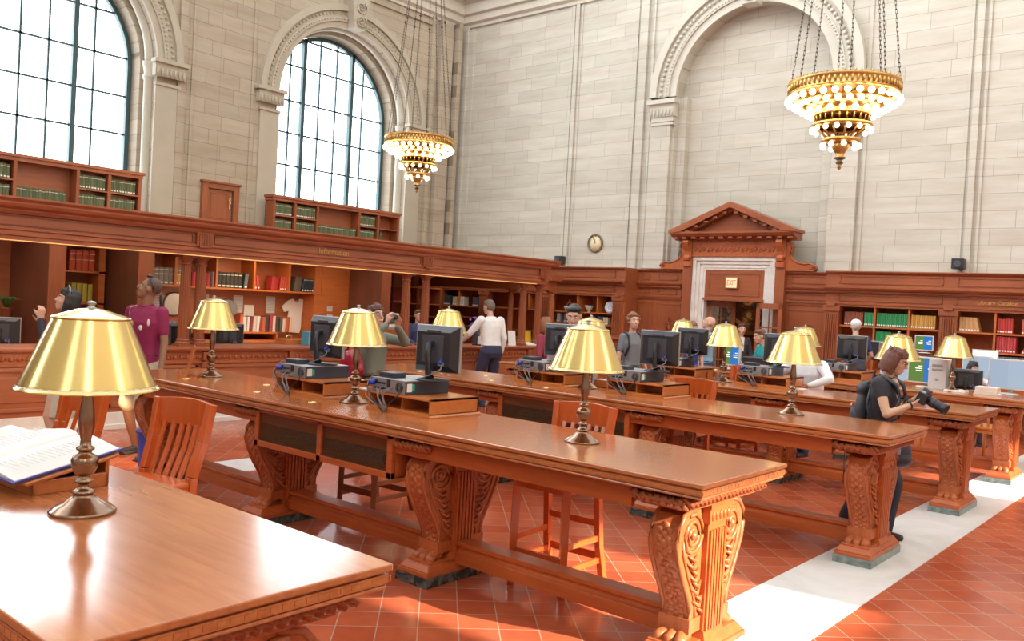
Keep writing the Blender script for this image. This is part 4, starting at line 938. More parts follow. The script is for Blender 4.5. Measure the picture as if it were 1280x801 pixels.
def table():
    t = thing('library_table', '', 'table', (TX, TY[1], 0))
    b = MB(); b.box(-TL, TL, -HW, HW, .938, TH); b.box(-TL+.02, TL-.02, -HW+.02, HW-.02, .885, .938); b.box(-TL+.012, TL-.012, -HW+.012, HW-.012, .885, .898); b.build('tabletop', M['top'], t, bevel=.005)
    b = MB(); b.box(-TL+.008, TL-.008, -HW+.008, HW-.010, .903, .930); edge_blocks(b, .909, .924, .010); b.build('carved_edge', M['top'], t)
    b = MB()
    for s in (-1, 1):
        b.box(-TL+.42, TL-.42, s*.375, s*.345, .775, .885); b.box(s*(TL-.42), s*(TL-.445), -.37, .37, .80, .885)
    b.build('apron', M['table'], t)
    for x in (-2.57, -.87, .87, 2.58): pedestal(t, x)
    b = MB(); b.prism([(-.07, .10), (.07, .10), (.07, .17), (.05, .185), (.05, .20), (.065, .21), (.065, .235), (-.065, .235), (-.065, .21), (-.05, .20), (-.05, .185), (-.07, .17)], 'x', -2.47, 2.48); b.build('stretcher', M['table'], t, bevel=.003)
    # wire-fronted cable cupboards between the inner pedestals
    x0, x1 = -.74, .72; xm = -.0; zz = (.615, .885)
    b = MB(); b.box(x0, x1, -.37, .37, zz[0], zz[0]+.015); b.box(x0, x0+.015, -.37, .37, zz[0], zz[1]); b.box(x1-.015, x1, -.37, .37, zz[0], zz[1]); cb = b.build('cable_cupboard', M['table'], t)
    for s in (-1, 1):
        b = MB(); ya, yb = s*.405, s*.375
        for xx in (x0, xm-.02, x1-.045): b.box(xx, xx+.045, ya, yb, zz[0], zz[1])
        b.box(x0, x1, ya, yb, zz[0], zz[0]+.04); b.box(x0, x1, ya, yb, zz[1]-.03, zz[1]); b.build('cupboard_frame', M['table'], cb, bevel=.003)
    for s in (-1, 1):
        b = MB(); b.box(x0+.045, xm-.02, s*.389, s*.391, zz[0]+.04, zz[1]-.03); b.box(xm+.025, x1-.045, s*.389, s*.391, zz[0]+.04, zz[1]-.03); b.build('wire_mesh', M['mesh'], cb)
    b = MB(); random.seed(5)
    for k in range(8):
        x = x0+.2+k*.15; z = zz[0]+.04; b.tube([(x+.08*cos(a*.7+k)*(1+.2*k % 2), -.15+.1*sin(a*.9+k), z+.04+.03*sin(a*1.3+k)) for a in range(14)], .006, 5)
    b.box(x0+.85, x0+1.15, -.2, .05, zz[0]+.02, zz[0]+.09); b.build('cable_tangle', M['cable'], cb)
    return t
def grommet(t, x, y):
    b = MB(); b.lathe([(.032, .0), (.032, .004), (.022, .005), (.02, .001)], (x, y, TH), 16); b.build('brass_grommet', M['brass'], t)
tb = table()
for x in (-2.0, -1.37, -.98, -.30): grommet(tb, x+.0, -.24 if x != -1.37 else .1)
TN = ['nearest reading table at lower left, carrying the open book', 'second reading table from the camera, its whole length in view with two computers', 'third reading table from the camera, the camera woman leans at its end', 'fourth reading table, seen just behind the camera woman', 'fifth and farthest reading table before the door wall']
tb['label'] = TN[1]; tb['group'] = None; del tb['group']
tabs = [tb]
for i in (0, 2, 3, 4): tabs.append(dup(tb, (TX-(.02 if i == 0 else 0), TY[i], 0), 0, TN[i]))
# ---------------------------------------------------------------- lamps
def lamp():
    t = thing('table_lamp', '', 'lamp', (0, 0, 0))
    b = MB(); b.lathe([(.10, 0), (.103, .006), (.098, .012), (.092, .014), (.086, .022), (.06, .034), (.042, .05), (.030, .056), (.030, .062), (.036, .066), (.036, .071), (.026, .076), (.016, .085), (.016, .094), (.030, .102), (.030, .108), (.018, .114), (.016, .122), (.030, .130)], seg=40); b.build('lamp_base', M['brassd'], t)
    b = MB(); b.lathe([(.030, .130), (.040, .150), (.042, .172), (.036, .186), (.020, .195), (.020, .203), (.028, .207), (.028, .213), (.017, .220), (.016, .24), (.021, .26), (.025, .29), (.024, .32), (.018, .37), (.015, .42), (.015, .45), (.02, .46), (.02, .50)], seg=28); b.build('turned_stem', M['brassd'], t)
    b = MB(); b.lathe([(.2065, .424), (.2060, .4252), (.1990, .4416), (.1240, .6170), (.1176, .6320), (.1170, .6334)], seg=96); b.lathe([(.219, .407), (.2195, .409), (.216, .413), (.210, .417), (.2075, .420), (.2065, .4245)], seg=96); b.lathe([(.1165, .6325), (.1205, .635), (.1215, .638), (.1185, .6405), (.117, .6412), (.09, .6505), (.05, .6630), (.04, .6660), (.028, .668), (0, .669)], seg=72)
    sh = b.build('lamp_shade', M['shade'], t)
    b = MB(); b.lathe([(.216, .408), (.203, .428), (.115, .632), (.03, .66)], seg=40); b.build('shade_lining', cm((.72, .70, .62), .5), sh)
    b = MB(); b.lathe([(.014, .667), (.016, .671), (.009, .674), (.009, .678), (.014, .684), (.012, .691), (0, .694)], seg=20); b.build('finial', M['silver'], sh)
    b = MB(); b.ell((.05, 0, .50), (.028, .028, .045), 10, 8); b.ell((-.05, 0, .50), (.028, .028, .045), 10, 8); b.build('bulb', cm((.8, .8, .78), .3), t)
    b = MB(); b.tube([(-.05, 0, .46), (-.03, 0, .475), (.03, 0, .475), (.05, 0, .46)], .008, 6); b.tube([(0, 0, .5), (0, 0, .667)], .004, 6)
    b.build('socket_arm', M['brassd'], t)
    return t
l0 = lamp()
lamps = [(-2.876, 1.266, 'closest brass lamp, huge in the left foreground, on the table with the open book'), (-2.83, 4.0, 'brass lamp nearest the right end of the second table, beside the tall stool'), (-4.80, 3.97, 'brass lamp between the two computers of the second table'), (-6.75, 4.0, 'brass lamp by the wooden document holder at far end of second table'),
 (-2.74, 6.72, 'brass lamp standing alone near right end of the third table, left of camera woman'), (-4.74, 6.74, 'brass lamp mostly hidden behind the shade of the second table end lamp'), (-6.63, 6.74, 'brass lamp in front of the white-shirted man at counter'),
 (-2.64, 9.05, 'brass lamp directly behind the camera woman'), (-4.54, 9.12, 'brass lamp in front of the doorway woman, by the small green-blue screen'), (-2.66, 11.3, 'rightmost brass lamp, before the red books'), (-4.48, 11.3, 'brass lamp partly hidden behind the third table right lamp'), (-6.30, 11.3, 'small-looking distant brass lamp behind a monitor, left of bald man')]
for i, (x, y, lab) in enumerate(lamps):
    if i == 0: l0.location = (x, y, TH); l0['label'] = lab
    else: dup(l0, (x, y, TH), random.uniform(-1, 1), lab)
# ---------------------------------------------------------------- computers
def riser():
    t = thing('monitor_riser', '', 'riser', (0, 0, 0)); w, d, h = .60, .45, .125
    b = MB(); b.box(-w/2, w/2, -d/2, d/2, h-.016, h); b.box(-w/2, -w/2+.016, -d/2, d/2, 0, h); b.box(w/2-.016, w/2, -d/2, d/2, 0, h); b.box(-w/2, w/2, -d/2, d/2, 0, .03); b.box(-w/2, w/2, d/2-.016, d/2, 0, h); b.box(-w/2+.02, w/2-.02, -.01, .0, .03, h); b.build('box', M['riser'], t, bevel=.002)
    b = MB(); b.prism([(-w/2-.012, 0), (w/2+.012, 0), (w/2+.012, .012), (w/2, .022), (-w/2, .022), (-w/2-.012, .012)], 'y', -d/2-.012, d/2+.012); b.build('base_moulding', M['riser'], t)
    b = MB(); b.box(-.005, .005, -d/2+.03, 0, .03, h-.016); b.build('divider', M['riser'], t); return t
def pc():
    t = thing('desktop_computer', '', 'computer', (0, 0, 0)); w, d, h = .33, .40, .09
    b = MB(); b.box(-w/2, w/2, -d/2, d/2, 0, h); b.mi = 0; b.build('case', M['pcside'], t, bevel=.004)
    b = MB(); b.box(-w/2-.002, w/2+.002, -d/2-.004, d/2-.01, h-.003, h+.004); b.build('top_cover', M['cover'], t, bevel=.002)
    b = MB(); b.box(-w/2+.004, w/2-.004, -d/2-.004, -d/2, .004, h-.004); b.build('rear_plate', M['silver'], t)
    b = MB(); 
    for r in (.034, .026, .018, .010): b.tube([(w/2-.055+r*cos(k*pi/8), -d/2-.006, h/2+r*sin(k*pi/8)) for k in range(16)], .0025, 5, closed=True)
    b.build('fan_grille', M['plasticg'], t)
    b = MB()
    for x, z, ww, hh in ((-.13, .055, .02, .025), (-.10, .055, .03, .012), (-.06, .055, .03, .012), (-.13, .02, .05, .012), (-.07, .02, .05, .012), (-.01, .04, .03, .05)): b.box(x, x+ww, -d/2-.009, -d/2-.003, z, z+hh)
    b.build('ports', M['plastic'], t)
    b = MB(); b.box(w/2, w/2+.002, -d/2+.012, -d/2+.055, .02, .075); b.build('paper_sticker', M['paper'], t)
    b = MB(); b.box(w/2, w/2+.0025, -d/2+.058, -d/2+.078, .025, .07); b.build('teal_sticker', cm((.0, .45, .33), .5), t)
    b = MB(); b.tube([(-.14, -d/2-.04, .06), (-.14, -d/2, .06)], .017, 10); b.build('blue_plug', M['blue'], t)
    return t
def pccables():
    t = thing('power_cables', '', 'cables', (0, 0, 0)); b = MB(); random.seed(11)
    for k in range(5):
        x = -.13+k*.045; e = (.02+.006*k, -.255, -.122); jj = .02*((k*3) % 4-1.5); b.tube([(x, -.205, .03+.01*(k % 3)), (x-.02+jj, -.24, .02+jj*.4), (x+.02*(k % 2)+jj, -.262, -.03), ((x+e[0])/2+.02+jj*.5, -.262, -.08), (e[0], e[1], e[2])], .0032, 5)
    b.build('cable_bundle', M['cable'], t)
    b = MB(); b.tube([(-.14, -.24, .06), (-.16, -.25, .03), (-.1, -.262, -.03), (-.02, -.26, -.09), (.02, -.255, -.122)], .005, 5); b.tube([(.08, -.203, .06), (.11, -.225, .05), (.12, -.22, .0), (.06, -.25, -.07), (.05, -.255, -.122)], .0035, 5); b.build('black_cable', M['plastic'], t)
    return t
def monitor(wd=.38, hg=.315, base_h=.055, dark=True, screen=None, name='computer_monitor'):
    """back faces -Y, screen faces +Y ; z=0 at foot"""
    t = thing(name, '', 'monitor', (0, 0, 0)); z0 = base_h; z1 = base_h+hg; cm_ = M['plastic'] if dark else M['lgrey']
    b = MB(); b.box(-wd/2, wd/2, .0, .025, z0, z1); b.build('bezel', M['silver'] if dark else M['lgrey'], t, bevel=.004)
    b = MB(); b.frus(-wd/2+.004, wd/2-.004, -hg/2+.004, hg/2-.004, 0, .05, .045, .04); b.T = Matrix()
    for i in range(len(b.v)): v = b.v[i]; b.v[i] = Vector((v.x, -v.z, v.y+(z0+z1)/2))
    sh_ = b.build('rear_shell', cm_, t, bevel=.004)
    b = MB(); b.box(-.09, .09, -.056, -.048, (z0+z1)/2-.09, (z0+z1)/2+.09); b.box(-.05, .05, -.06, -.03, z1-.05, z1-.03)
    for k in range(8): b.box(-.12+k*.03, -.11+k*.03, -.05, -.045, z1-.075, z1-.065)
    b.build('vesa_plate', M['plasticg'] if dark else cm_, sh_, bevel=.003)
    b = MB(); b.tube([(0, -.05, (z0+z1)/2+.04), (0, -.085, (z0+z1)/2+.03), (0, -.1, (z0+z1)/2-.03), (0, -.09, z0+.0), (0, -.07, .02)], [.018, .024, .022, .022, .03], 10); b.build('neck', cm_, t)
    b = MB(); b.lathe([(.11, 0), (.115, .006), (.10, .014), (.03, .02), (0, .02)], (0, -.03, 0), 28); b.build('foot', cm_, t)
    b = MB(); b.box(-wd/2+.018, wd/2-.018, .025, .0265, z0+.018, z1-.018); s = b.build('screen', screen or cm((.03, .035, .05), .15), t)
    b = MB(); b.tube([(.08, -.05, z0+.07), (.1, -.08, z0+.03), (.04, -.09, .05), (-.05, -.12, .01), (-.1, -.12, -.01)], .0045, 5); b.box(.05, .1, -.056, -.05, z0+.05, z0+.075); b.build('video_cable', M['cable'], t)
    b = MB(); b.tube([(.085, -.055, z0+.085), (.085, -.08, z0+.07)], .011, 8); b.build('blue_plug', M['blue'], t)
    return t
def usbbox():
    t = thing('optical_drive', '', 'drive', (0, 0, 0)); b = MB(); b.box(-.075, .075, -.055, .055, 0, .035); b.build('case', M['plasticg'], t, bevel=.004)
    b = MB(); b.box(-.06, .06, -.057, -.054, .012, .02); b.box(.04, .06, -.058, -.054, .004, .009); b.build('tray_slot', M['plastic'], t)
    b = MB(); b.tube([(-.07, -.03, .015), (-.12, -.06, .01), (-.13, -.1, -.03), (-.1, -.13, -.06)], .003, 5); b.build('lead', M['cable'], t); return t
R0, P0, C0, M0, U0 = riser(), pc(), pccables(), monitor(), usbbox()
# (riser x,y) (pc dx) (monitor px dx, rz) text
sets = [(-5.32, 4.10, -.10, -.03, 0, 'left computer of the second table'), (-4.21, 4.08, -.11, .08, 6, 'right computer of the second table'),
        (-5.16, 6.76, -.11, .04, 8, 'left computer of the third table, behind brown-haired visitors'), (-4.13, 6.82, -.11, .08, 8, 'right computer of the third table, in front of the grey T-shirt teenager'),
        (-5.12, 9.22, -.10, .10, 10, 'left computer of the fourth table, beside bald man'), (-4.03, 9.22, -.08, .10, 10, 'right computer of the fourth table, left of lamp and white-shirted sitter'),
        (-4.00, 11.5, -.08, .06, 8, 'computer of the fifth table, below the man in white cap')]
first = True
for (x, y, dp, dm, rz, w) in sets:
    zr = TH; zp = TH+.125
    if first:
        R0.location = (x, y, zr); R0['label'] = 'riser under '+w; P0.location = (x+dp, y-.02, zp); P0['label'] = 'desktop unit, '+w
        C0.location = (x+dp, y-.02, zp); C0['label'] = 'cable bundle, '+w; M0.location = (x+dm, y+.03, zp+.094); M0.rotation_euler.z = radians(rz); M0['label'] = 'black monitor, '+w
        U0.location = (x+dp-.08, y-.12, zp+.094); U0['label'] = 'external drive, '+w; first = False
    else:
        dup(R0, (x, y, zr), 0, 'riser under '+w); dup(P0, (x+dp, y-.02, zp), 0, 'desktop unit, '+w)
        dup(C0, (x+dp, y-.02, zp), 0, 'cable bundle, '+w); dup(M0, (x+dm, y+.03, zp+.094), radians(rz), 'black monitor, '+w)
        dup(U0, (x+dp-.08, y-.12, zp+.094), 0, 'external drive, '+w)
def scr(name, split=True):
    m, nt, b = newmat(name); b.inputs['Base Color'].default_value = (.02, .02, .02, 1)
    tc = N(nt, 'ShaderNodeTexCoord'); sp = N(nt, 'ShaderNodeSeparateXYZ'); L(nt, tc.outputs['Object'], sp.inputs[0])
    lt = N(nt, 'ShaderNodeMath', _operation='LESS_THAN'); lt.inputs[1].default_value = .0; L(nt, sp.outputs['X'], lt.inputs[0])
    mx = N(nt, 'ShaderNodeMix', _data_type='RGBA'); L(nt, lt.outputs[0], mx.inputs['Factor']); mx.inputs['B'].default_value = (.01, .20, .62, 1); mx.inputs['A'].default_value = (.12, .25, .04, 1)
    if not split: mx.inputs['A'].default_value = (.42, .52, .66, 1); mx.inputs['B'].default_value = (.45, .56, .70, 1)
    L(nt, mx.outputs['Result'], b.inputs['Emission Color']); b.inputs['Emission Strength'].default_value = .8; b.inputs['Roughness'].default_value = .3; return m
S1 = scr('green_blue_screen'); S2 = scr('pale_blue_screen', False); S3 = glow('pale_page_screen', (.62, .58, .55), 1)
def facing(t, px, py, Yp, z, rz, label, sc=1.0):
    p = onY(px, py, Yp); t.location = (p.x, Yp, z); t.rotation_euler.z = pi+radians(rz); t['label'] = label; t.scale = (sc,)*3
    return t
def scrtext(t, w, h, z0):
    for x, s in ((.01+w*.12, 'Type 1'),):
        pass
    b = MB()
    for x0 in (.02, -.14):
        for k, l in enumerate((.05, .09, .08)): b.box(x0, x0+l, .0266, .0275, z0+h*.62-k*.028, z0+h*.62-k*.028+.010)
    b.build('screen_writing', glow('pale_text', (.75, .78, .72), .9), t)
t = monitor(.36, .28, .05, False, S1, 'display_monitor'); scrtext(t, .36, .28, .05); facing(t, 915, 450, 11.15, TH+.02, -25, 'small flat screen showing green and blue halves, below the lamp near doorway')
t = monitor(.42, .33, .05, False, S1, 'display_monitor'); scrtext(t, .42, .33, .05); facing(t, 1156, 465, 11.55, TH, -12, 'large pale screen with green and blue halves behind the camera')
def tower(px, py, Yp, z, lab):
    p = onY(px, py, Yp); t = thing('computer_tower', lab, 'computer', (p.x, Yp, z)); b = MB(); b.box(-.10, .10, -.2, .2, 0, .36); b.mi = 1; b.box(-.06, .06, -.205, -.2, .22, .25); b.box(-.02, .02, -.205, -.2, .1, .13); b.build('case', [M['lgrey'], M['silver']], t, bevel=.006)
    b = MB(); b.box(-.06, .06, -.205, -.2, .27, .30); b.build('disc_drive', M['silver'], t)
tower(1177, 465, 11.65, TH, 'pale grey computer tower right of the large green and blue screen')
t = monitor(.36, .28, .05, False, S1, 'display_monitor'); scrtext(t, .36, .28, .05); facing(t, 1155, 440, 17.15, 1.22, -15, 'small high pale screen with green and blue halves against the bookcase')
p = onY(1155, 440, 17.2); t = thing('wooden_stand', 'dark wooden stand lifting the small high screen on bookcase desk', 'stand', (p.x, 17.2, .78)); b = MB(); b.box(-.25, .25, -.2, .2, .38, .42); b.box(-.25, -.22, -.2, .2, 0, .38); b.box(.22, .25, -.2, .2, 0, .38); b.build('frame', M['dark'], t); b = MB(); b.box(-.22, .22, -.2, .2, .18, .2); b.build('shelf', M['dark'], t)
t = monitor(.38, .34, .05, False, S2, 'display_monitor'); facing(t, 1118, 458, 11.6, TH, 30, 'narrow-looking pale screen angled left beside the camera woman head', .9)
t = monitor(.44, .36, .05, False, S3, 'display_monitor'); facing(t, 1232, 443, 17.1, .95, -10, 'pale beige screen on the bookcase desk above the child')
t = monitor(.44, .35, .05, False, S2, 'display_monitor'); facing(t, 1222, 455, 15.2, .90, -8, 'pale blue screen right behind the child head')
t = monitor(.44, .36, .06, False, S2, 'display_monitor'); facing(t, 1261, 470, 11.7, TH, -8, 'large pale blue screen at the right edge of the picture')
t = dup(M0, (onY(1208, 470, 11.62).x, 11.62, TH-.03), radians(8), 'small black monitor back behind the rightmost lamp'); t.scale = (.95, .95, .8)
t = dup(M0, (onY(997, 450, 11.65).x, 11.62, TH-.03), radians(12), 'small distant black monitor back right of the partly hidden lamp'); t.scale = (1.0,)*3
t = dup(M0, (onY(1088, 440, 17.1).x, 17.1, 1.02), radians(172), 'flat monitor in front of the man in white cap')
t = thing('catalog_desk', 'plain wooden catalog desk between the fifth table and the bookcase', 'desk', (-3.3, 15.4, 0)); b = MB(); b.box(-1.3, 2.4, -.45, .85, .86, .90); b.build('desk_top', M['table'], t, bevel=.004)
for x in (-1.2, .5, 2.2): b = MB(); b.box(x, x+.07, -.4, -.33, 0, .86); b.build('leg', M['table'], t); b = MB(); b.box(x, x+.07, .7, .77, 0, .86); b.build('leg', M['table'], t)
b = MB(); b.box(-1.25, 2.35, -.42, -.39, .74, .86); b.build('apron', M['table'], t)
# ---------------------------------------------------------------- chairs
def stool(mat, seat=.70, top=1.10, name='bar_chair'):
    """faces -Y, back at +Y"""
    t = thing(name, '', 'chair', (0, 0, 0)); w, d = .42, .40; bh = top-seat
    b = MB(); b.prism([(-w/2+.02, -d/2), (w/2-.02, -d/2), (w/2, -d/2+.05), (w/2-.01, d/2), (-w/2+.01, d/2), (-w/2, -d/2+.05)], 'z', seat-.035, seat); b.build('seat', mat, t, bevel=.012)
    for s in (-1, 1):
        b = MB(); b.tube([(s*(w/2-.03), -d/2+.035, seat-.03), (s*(w/2-.02), -d/2+.02, .0)], [.034, .028], 4, smooth=False); b.build('leg', mat, t)
        b = MB(); pts = [(s*(w/2+.0), d/2+.06, 0), (s*(w/2-.015), d/2+.01, seat*.35), (s*(w/2-.02), d/2-.02, seat*.8), (s*(w/2-.02), d/2-.015, seat+.02), (s*(w/2-.01), d/2+.04, seat+bh*.5), (s*(w/2), d/2+.075, top)]
        for p, q in zip(pts[:-1], pts[1:]): b.bar(p, q, .042, .046, (0, 1, 0))
        b.build('leg', mat, t, bevel=.004)
        b = MB(); b.bar((s*(w/2-.03), -d/2+.03, seat*.42), (s*(w/2-.02), d/2, seat*.42), .02, .035); b.bar((s*(w/2-.025), -d/2+.03, seat*.22), (s*(w/2-.015), d/2+.02, seat*.22), .02, .035); b.build('stretcher', mat, t)
    b = MB(); b.bar((-w/2+.03, -d/2+.025, seat*.30), (w/2-.03, -d/2+.025, seat*.30), .022, .05); b.build('stretcher', mat, t)
    b = MB(); b.bar((-w/2+.02, d/2, seat*.55), (w/2-.02, d/2, seat*.55), .02, .04); b.bar((-w/2+.02, d/2+.03, seat*.25), (w/2-.02, d/2+.03, seat*.25), .02, .045); b.build('stretcher', mat, t)
    b = MB(); b.box(-w/2+.03, w/2-.03, -d/2+.01, -d/2+.03, seat-.09, seat-.03); b.box(-w/2+.03, w/2-.03, d/2-.03, d/2-.01, seat-.09, seat-.03); b.box(-w/2+.01, -w/2+.03, -d/2+.03, d/2-.03, seat-.09, seat-.03); b.box(w/2-.03, w/2-.01, -d/2+.03, d/2-.03, seat-.09, seat-.03); b.build('seat_rail', mat, t)
    # crest rail, curved
    b = MB(); n = 12; vs = []; fs = []; ch = min(.135, bh*.34)
    for i in range(n+1):
        u = -1+2*i/n; x = u*(w/2-.012); y = d/2+.07+.03*(1-u*u); cz = .012*(1-u*u)
        vs += [(x, y-.012, top-ch), (x, y+.012-.02, top-ch-.0), (x, y+.018, top+cz), (x, y-.006, top+cz)]
    for i in range(n):
        for k in range(4): fs.append((i*4+k, i*4+(k+1) % 4, i*4+4+(k+1) % 4, i*4+4+k))
    b.add(vs, fs, False); b.build('crest_rail', mat, t, bevel=.004)
    for k in range(6):
        u = -1+2*(k+.5)/6; b = MB(); x = u*(w/2-.035); y0 = d/2-.015; y1 = d/2+.063+.03*(1-u*u)
        b.bar((x, y0, seat-.01), (x*1.01, (y0+y1)/2+.0+.015*(1-u*u), seat+bh*.35), .026, .012, (0, 1, 0)); b.bar((x*1.01, (y0+y1)/2+.015*(1-u*u), seat+bh*.35), (x*1.02, y1, top-ch+.01), .026, .012, (0, 1, 0)); b.build('slat', mat, t)
    return t
s0 = stool(M['chair']); s0.location = (-3.19, 4.27, 0); s0.rotation_euler.z = radians(3); s0['label'] = 'tall red-brown slat-backed bar chair behind right half of the second table'
pA = atD(237, 505, 4.57); pB = atD(93, 488, 4.87)
dup(s0, (pA.x-.09, pA.y-.22, 0), radians(10), 'tall slat-backed chair in the left foreground, right of the closest lamp')
dup(s0, (pB.x, pB.y-.20, 0), radians(5), 'tall slat-backed chair hidden behind the closest lamp, only slats showing')
pC = onY(861, 472, 7.2); dup(s0, (pC.x, pC.y-.12, 0), radians(5), 'tall slat-backed chair at the third table, right of its right computer')
d0 = stool(M['chaird'], .62, .98, 'wooden_stool_chair'); d0.location = (-5.3, 4.62, 0); d0.rotation_euler.z = radians(4); d0['label'] = 'dark brown chair seen under the cable cupboard of the second table'
pD = onY(925, 459, 9.95); 
t = dup(s0, (pD.x, 9.85, 0), radians(-5), 'reddish glossy chair back behind the fourth table, below green-blue screen')
t = dup(d0, (-5.35, 9.95, 0), radians(3), 'brown chair behind the fourth table, its legs seen under the third'); t.scale = (1, 1, 1)
def armchair():
    t = thing('reading_chair', '', 'chair', (0, 0, 0)); m_ = M['chairo']; w, d = .50, .46
    b = MB(); b.prism([(-w/2+.03, -d/2), (w/2-.03, -d/2), (w/2, -d/2+.06), (w/2-.02, d/2), (-w/2+.02, d/2), (-w/2, -d/2+.06)], 'z', .42, .46); b.build('seat', m_, t, bevel=.012)
    for s in (-1, 1):
        b = MB(); b.tube([(s*(w/2-.05), -d/2+.04, .43), (s*(w/2-.04), -d/2+.02, 0)], [.025, .019], 8); b.build('leg', m_, t)
        b = MB()
        pts = [(s*(w/2+.02), d/2+.12, 0), (s*(w/2-.01), d/2+.04, .22), (s*(w/2-.03), d/2-.01, .44), (s*(w/2-.02), d/2+.03, .7), (s*(w/2), d/2+.10, .92)]
        for p, q in zip(pts[:-1], pts[1:]): b.bar(p, q, .035, .045, (0, 1, 0))
        b.build('leg', m_, t)
        b = MB(); b.tube([(s*(w/2-.01), d/2+.03, .68), (s*(w/2+.02), .0, .69), (s*(w/2), -d/2+.06, .67)], [.02, .022, .026], 8); b.tube([(s*(w/2-.01), -d/2+.09, .45), (s*(w/2), -d/2+.08, .67)], .015, 6); b.build('armrest', m_, t)
    b = MB(); b.bar((-w/2, d/2+.09, .87), (w/2, d/2+.09, .87), .028, .12, (0, 0, 1)); b.build('crest_rail', m_, t, bevel=.006)
    for k in range(5): x = -.16+k*.08; b = MB(); b.bar((x, d/2-.01, .45), (x, d/2+.08, .83), .03, .012, (0, 1, 0)); b.build('slat', m_, t)
    b = MB(); b.box(-w/2+.05, w/2-.05, -d/2+.02, -d/2+.04, .37, .43); b.box(-w/2+.05, w/2-.05, d/2-.04, d/2-.02, .37, .43); b.build('seat_rail', m_, t); return t
a0 = armchair(); a0.location = (-3.05, 12.55, 0); a0.rotation_euler.z = radians(200); a0['label'] = 'light orange wooden armchair between fourth and fifth tables, left one'
dup(a0, (-2.45, 12.75, 0), radians(170), 'light orange wooden armchair between fourth and fifth tables, right one')
dup(a0, (-3.75, 12.5, 0), radians(185), 'light orange wooden armchair under the fifth table, farthest left')
# ---------------------------------------------------------------- things on the tables
# open book on a tilted book stand
t = thing('book_stand', 'tilted wooden book stand with black tray on the nearest table', 'stand', (-3.62, 1.36, TH), radians(4))
b = MB(); b.box(-.42, .42, .10, .115, 0, .105); b.box(-.42, .42, -.16, -.145, 0, .035); b.box(.40, .42, -.16, .115, 0, .05); b.box(-.42, -.40, -.16, .115, 0, .05); b.build('frame', M['riser'], t, bevel=.003)
b = MB(); b.prism([(-.19, .04), (.14, .107), (.14, .117), (-.19, .05)], 'x', -.44, .44); b.build('sloped_board', M['riser'], t, bevel=.002)
b = MB(); b.box(-.40, .36, -.15, .05, .0, .035); b.build('black_tray', M['plastic'], t, bevel=.004)
t = thing('open_book', 'large open book with white curved pages on the tilted stand', 'book', (-3.50, 1.34, TH+.090), radians(4))
R = Matrix.Rotation(radians(11.5), 4, 'X')
b = MB(); b.T = R; n = 14; 
for s in (-1, 1):
    prof = [(0, .004)]+[(s*.29*k/n, .006+.030*sin(pi*min(1, (k/n))**.55)*(1-.45*k/n)) for k in range(1, n+1)]+[(s*.29, .004)]
    b.prism([(x, z) for x, z in prof], 'y', -.19, .19, False)
b.build('pages', M['paper'], t)
b = MB(); b.T = R; b.box(-.30, .30, -.20, .20, -.004, .004); b.build('cover', cm((.06, .05, .28), .5), t)
b = MB(); b.T = R
for k in range(17):
    for s in (-1, 1): b.box(s*.04, s*.25, -.16+k*.019, -.157+k*.019, .036 if 0 else .0305, .0312)
b.build('printed_lines', M['paperb'], t)
t = thing('closed_notebook', 'thin blue-edged notebook lying at far left of the nearest table', 'book', (-4.32, 1.50, TH), radians(10)); b = MB(); b.box(-.16, .16, -.12, .12, .005, .02); b.build('pages', M['paper'], t); b = MB(); b.box(-.165, .165, -.125, .125, 0, .005); b.box(-.165, .165, -.125, .125, .02, .024); b.build('cover', cm((.10, .10, .35), .5), t)
# document holder
p = onZ(243, 471, TH); t = thing('document_holder', 'upright wooden document holder beside the lamp at the far end of second table', 'stand', (p.x-.06, p.y+.0, TH), radians(-28))
b = MB(); b.prism([(-.05, 0), (-.035, 0), (.03, .26), (.015, .26)], 'x', -.17, .17); b.build('board', M['riser'], t, bevel=.003); b = MB(); b.box(-.17, .17, -.09, .04, 0, .012); b.box(-.17, .17, -.09, -.08, .0, .035); b.build('ledge', M['riser'], t)
b = MB(); b.tube([(.1, .05, .0), (.14, .09, .03), (.12, .13, .0)], .004, 5); b.build('wire_foot', M['brass'], t)
# wooden note paper boxes
def slipbox(x, y, rz, lab):
    t = thing('slip_box', lab, 'box', (x, y, TH), rz); b = MB(); b.box(-.09, .09, -.07, .07, 0, .01)
    b.box(-.09, .09, -.07, -.06, 0, .07); b.box(-.09, .09, .06, .07, 0, .13); b.box(-.09, -.08, -.07, .07, 0, .07); b.box(.08, .09, -.07, .07, 0, .10); b.build('box', M['riser'], t, bevel=.002)
    b = MB(); b.box(-.075, .075, -.05, .03, .01, .075); b.build('paper_slips', M['paper'], t); return t
slipbox(-4.97, 4.22, radians(5), 'small wooden box of paper slips between the second table computers')
p = onZ(553, 489, TH); q = onZ(540, 505, TH)
t = thing('loose_paper', 'white loose sheet on second table behind the middle lamp', 'paper', (-4.60, 4.22, TH+.0)); b = MB(); b.box(-.10, .10, -.13, .13, .0005, .004); b.build('sheet', M['paper'], t)
p = onZ(540, 463, TH); 
slipbox(-4.72, 7.02, 0, 'small wooden box of paper slips behind the third table middle lamp')
slipbox(onZ(905, 471, TH).x, 9.32, 0, 'small wooden box of paper slips beside fourth table doorway lamp')
p = onZ(1010, 482, TH)
t = thing('loose_paper', 'white loose sheet on the fourth table before the white-shirted sitter', 'paper', (p.x, 9.25, TH)); b = MB(); b.box(-.20, .20, -.08, .1, .0005, .004); b.build('sheet', M['paper'], t)
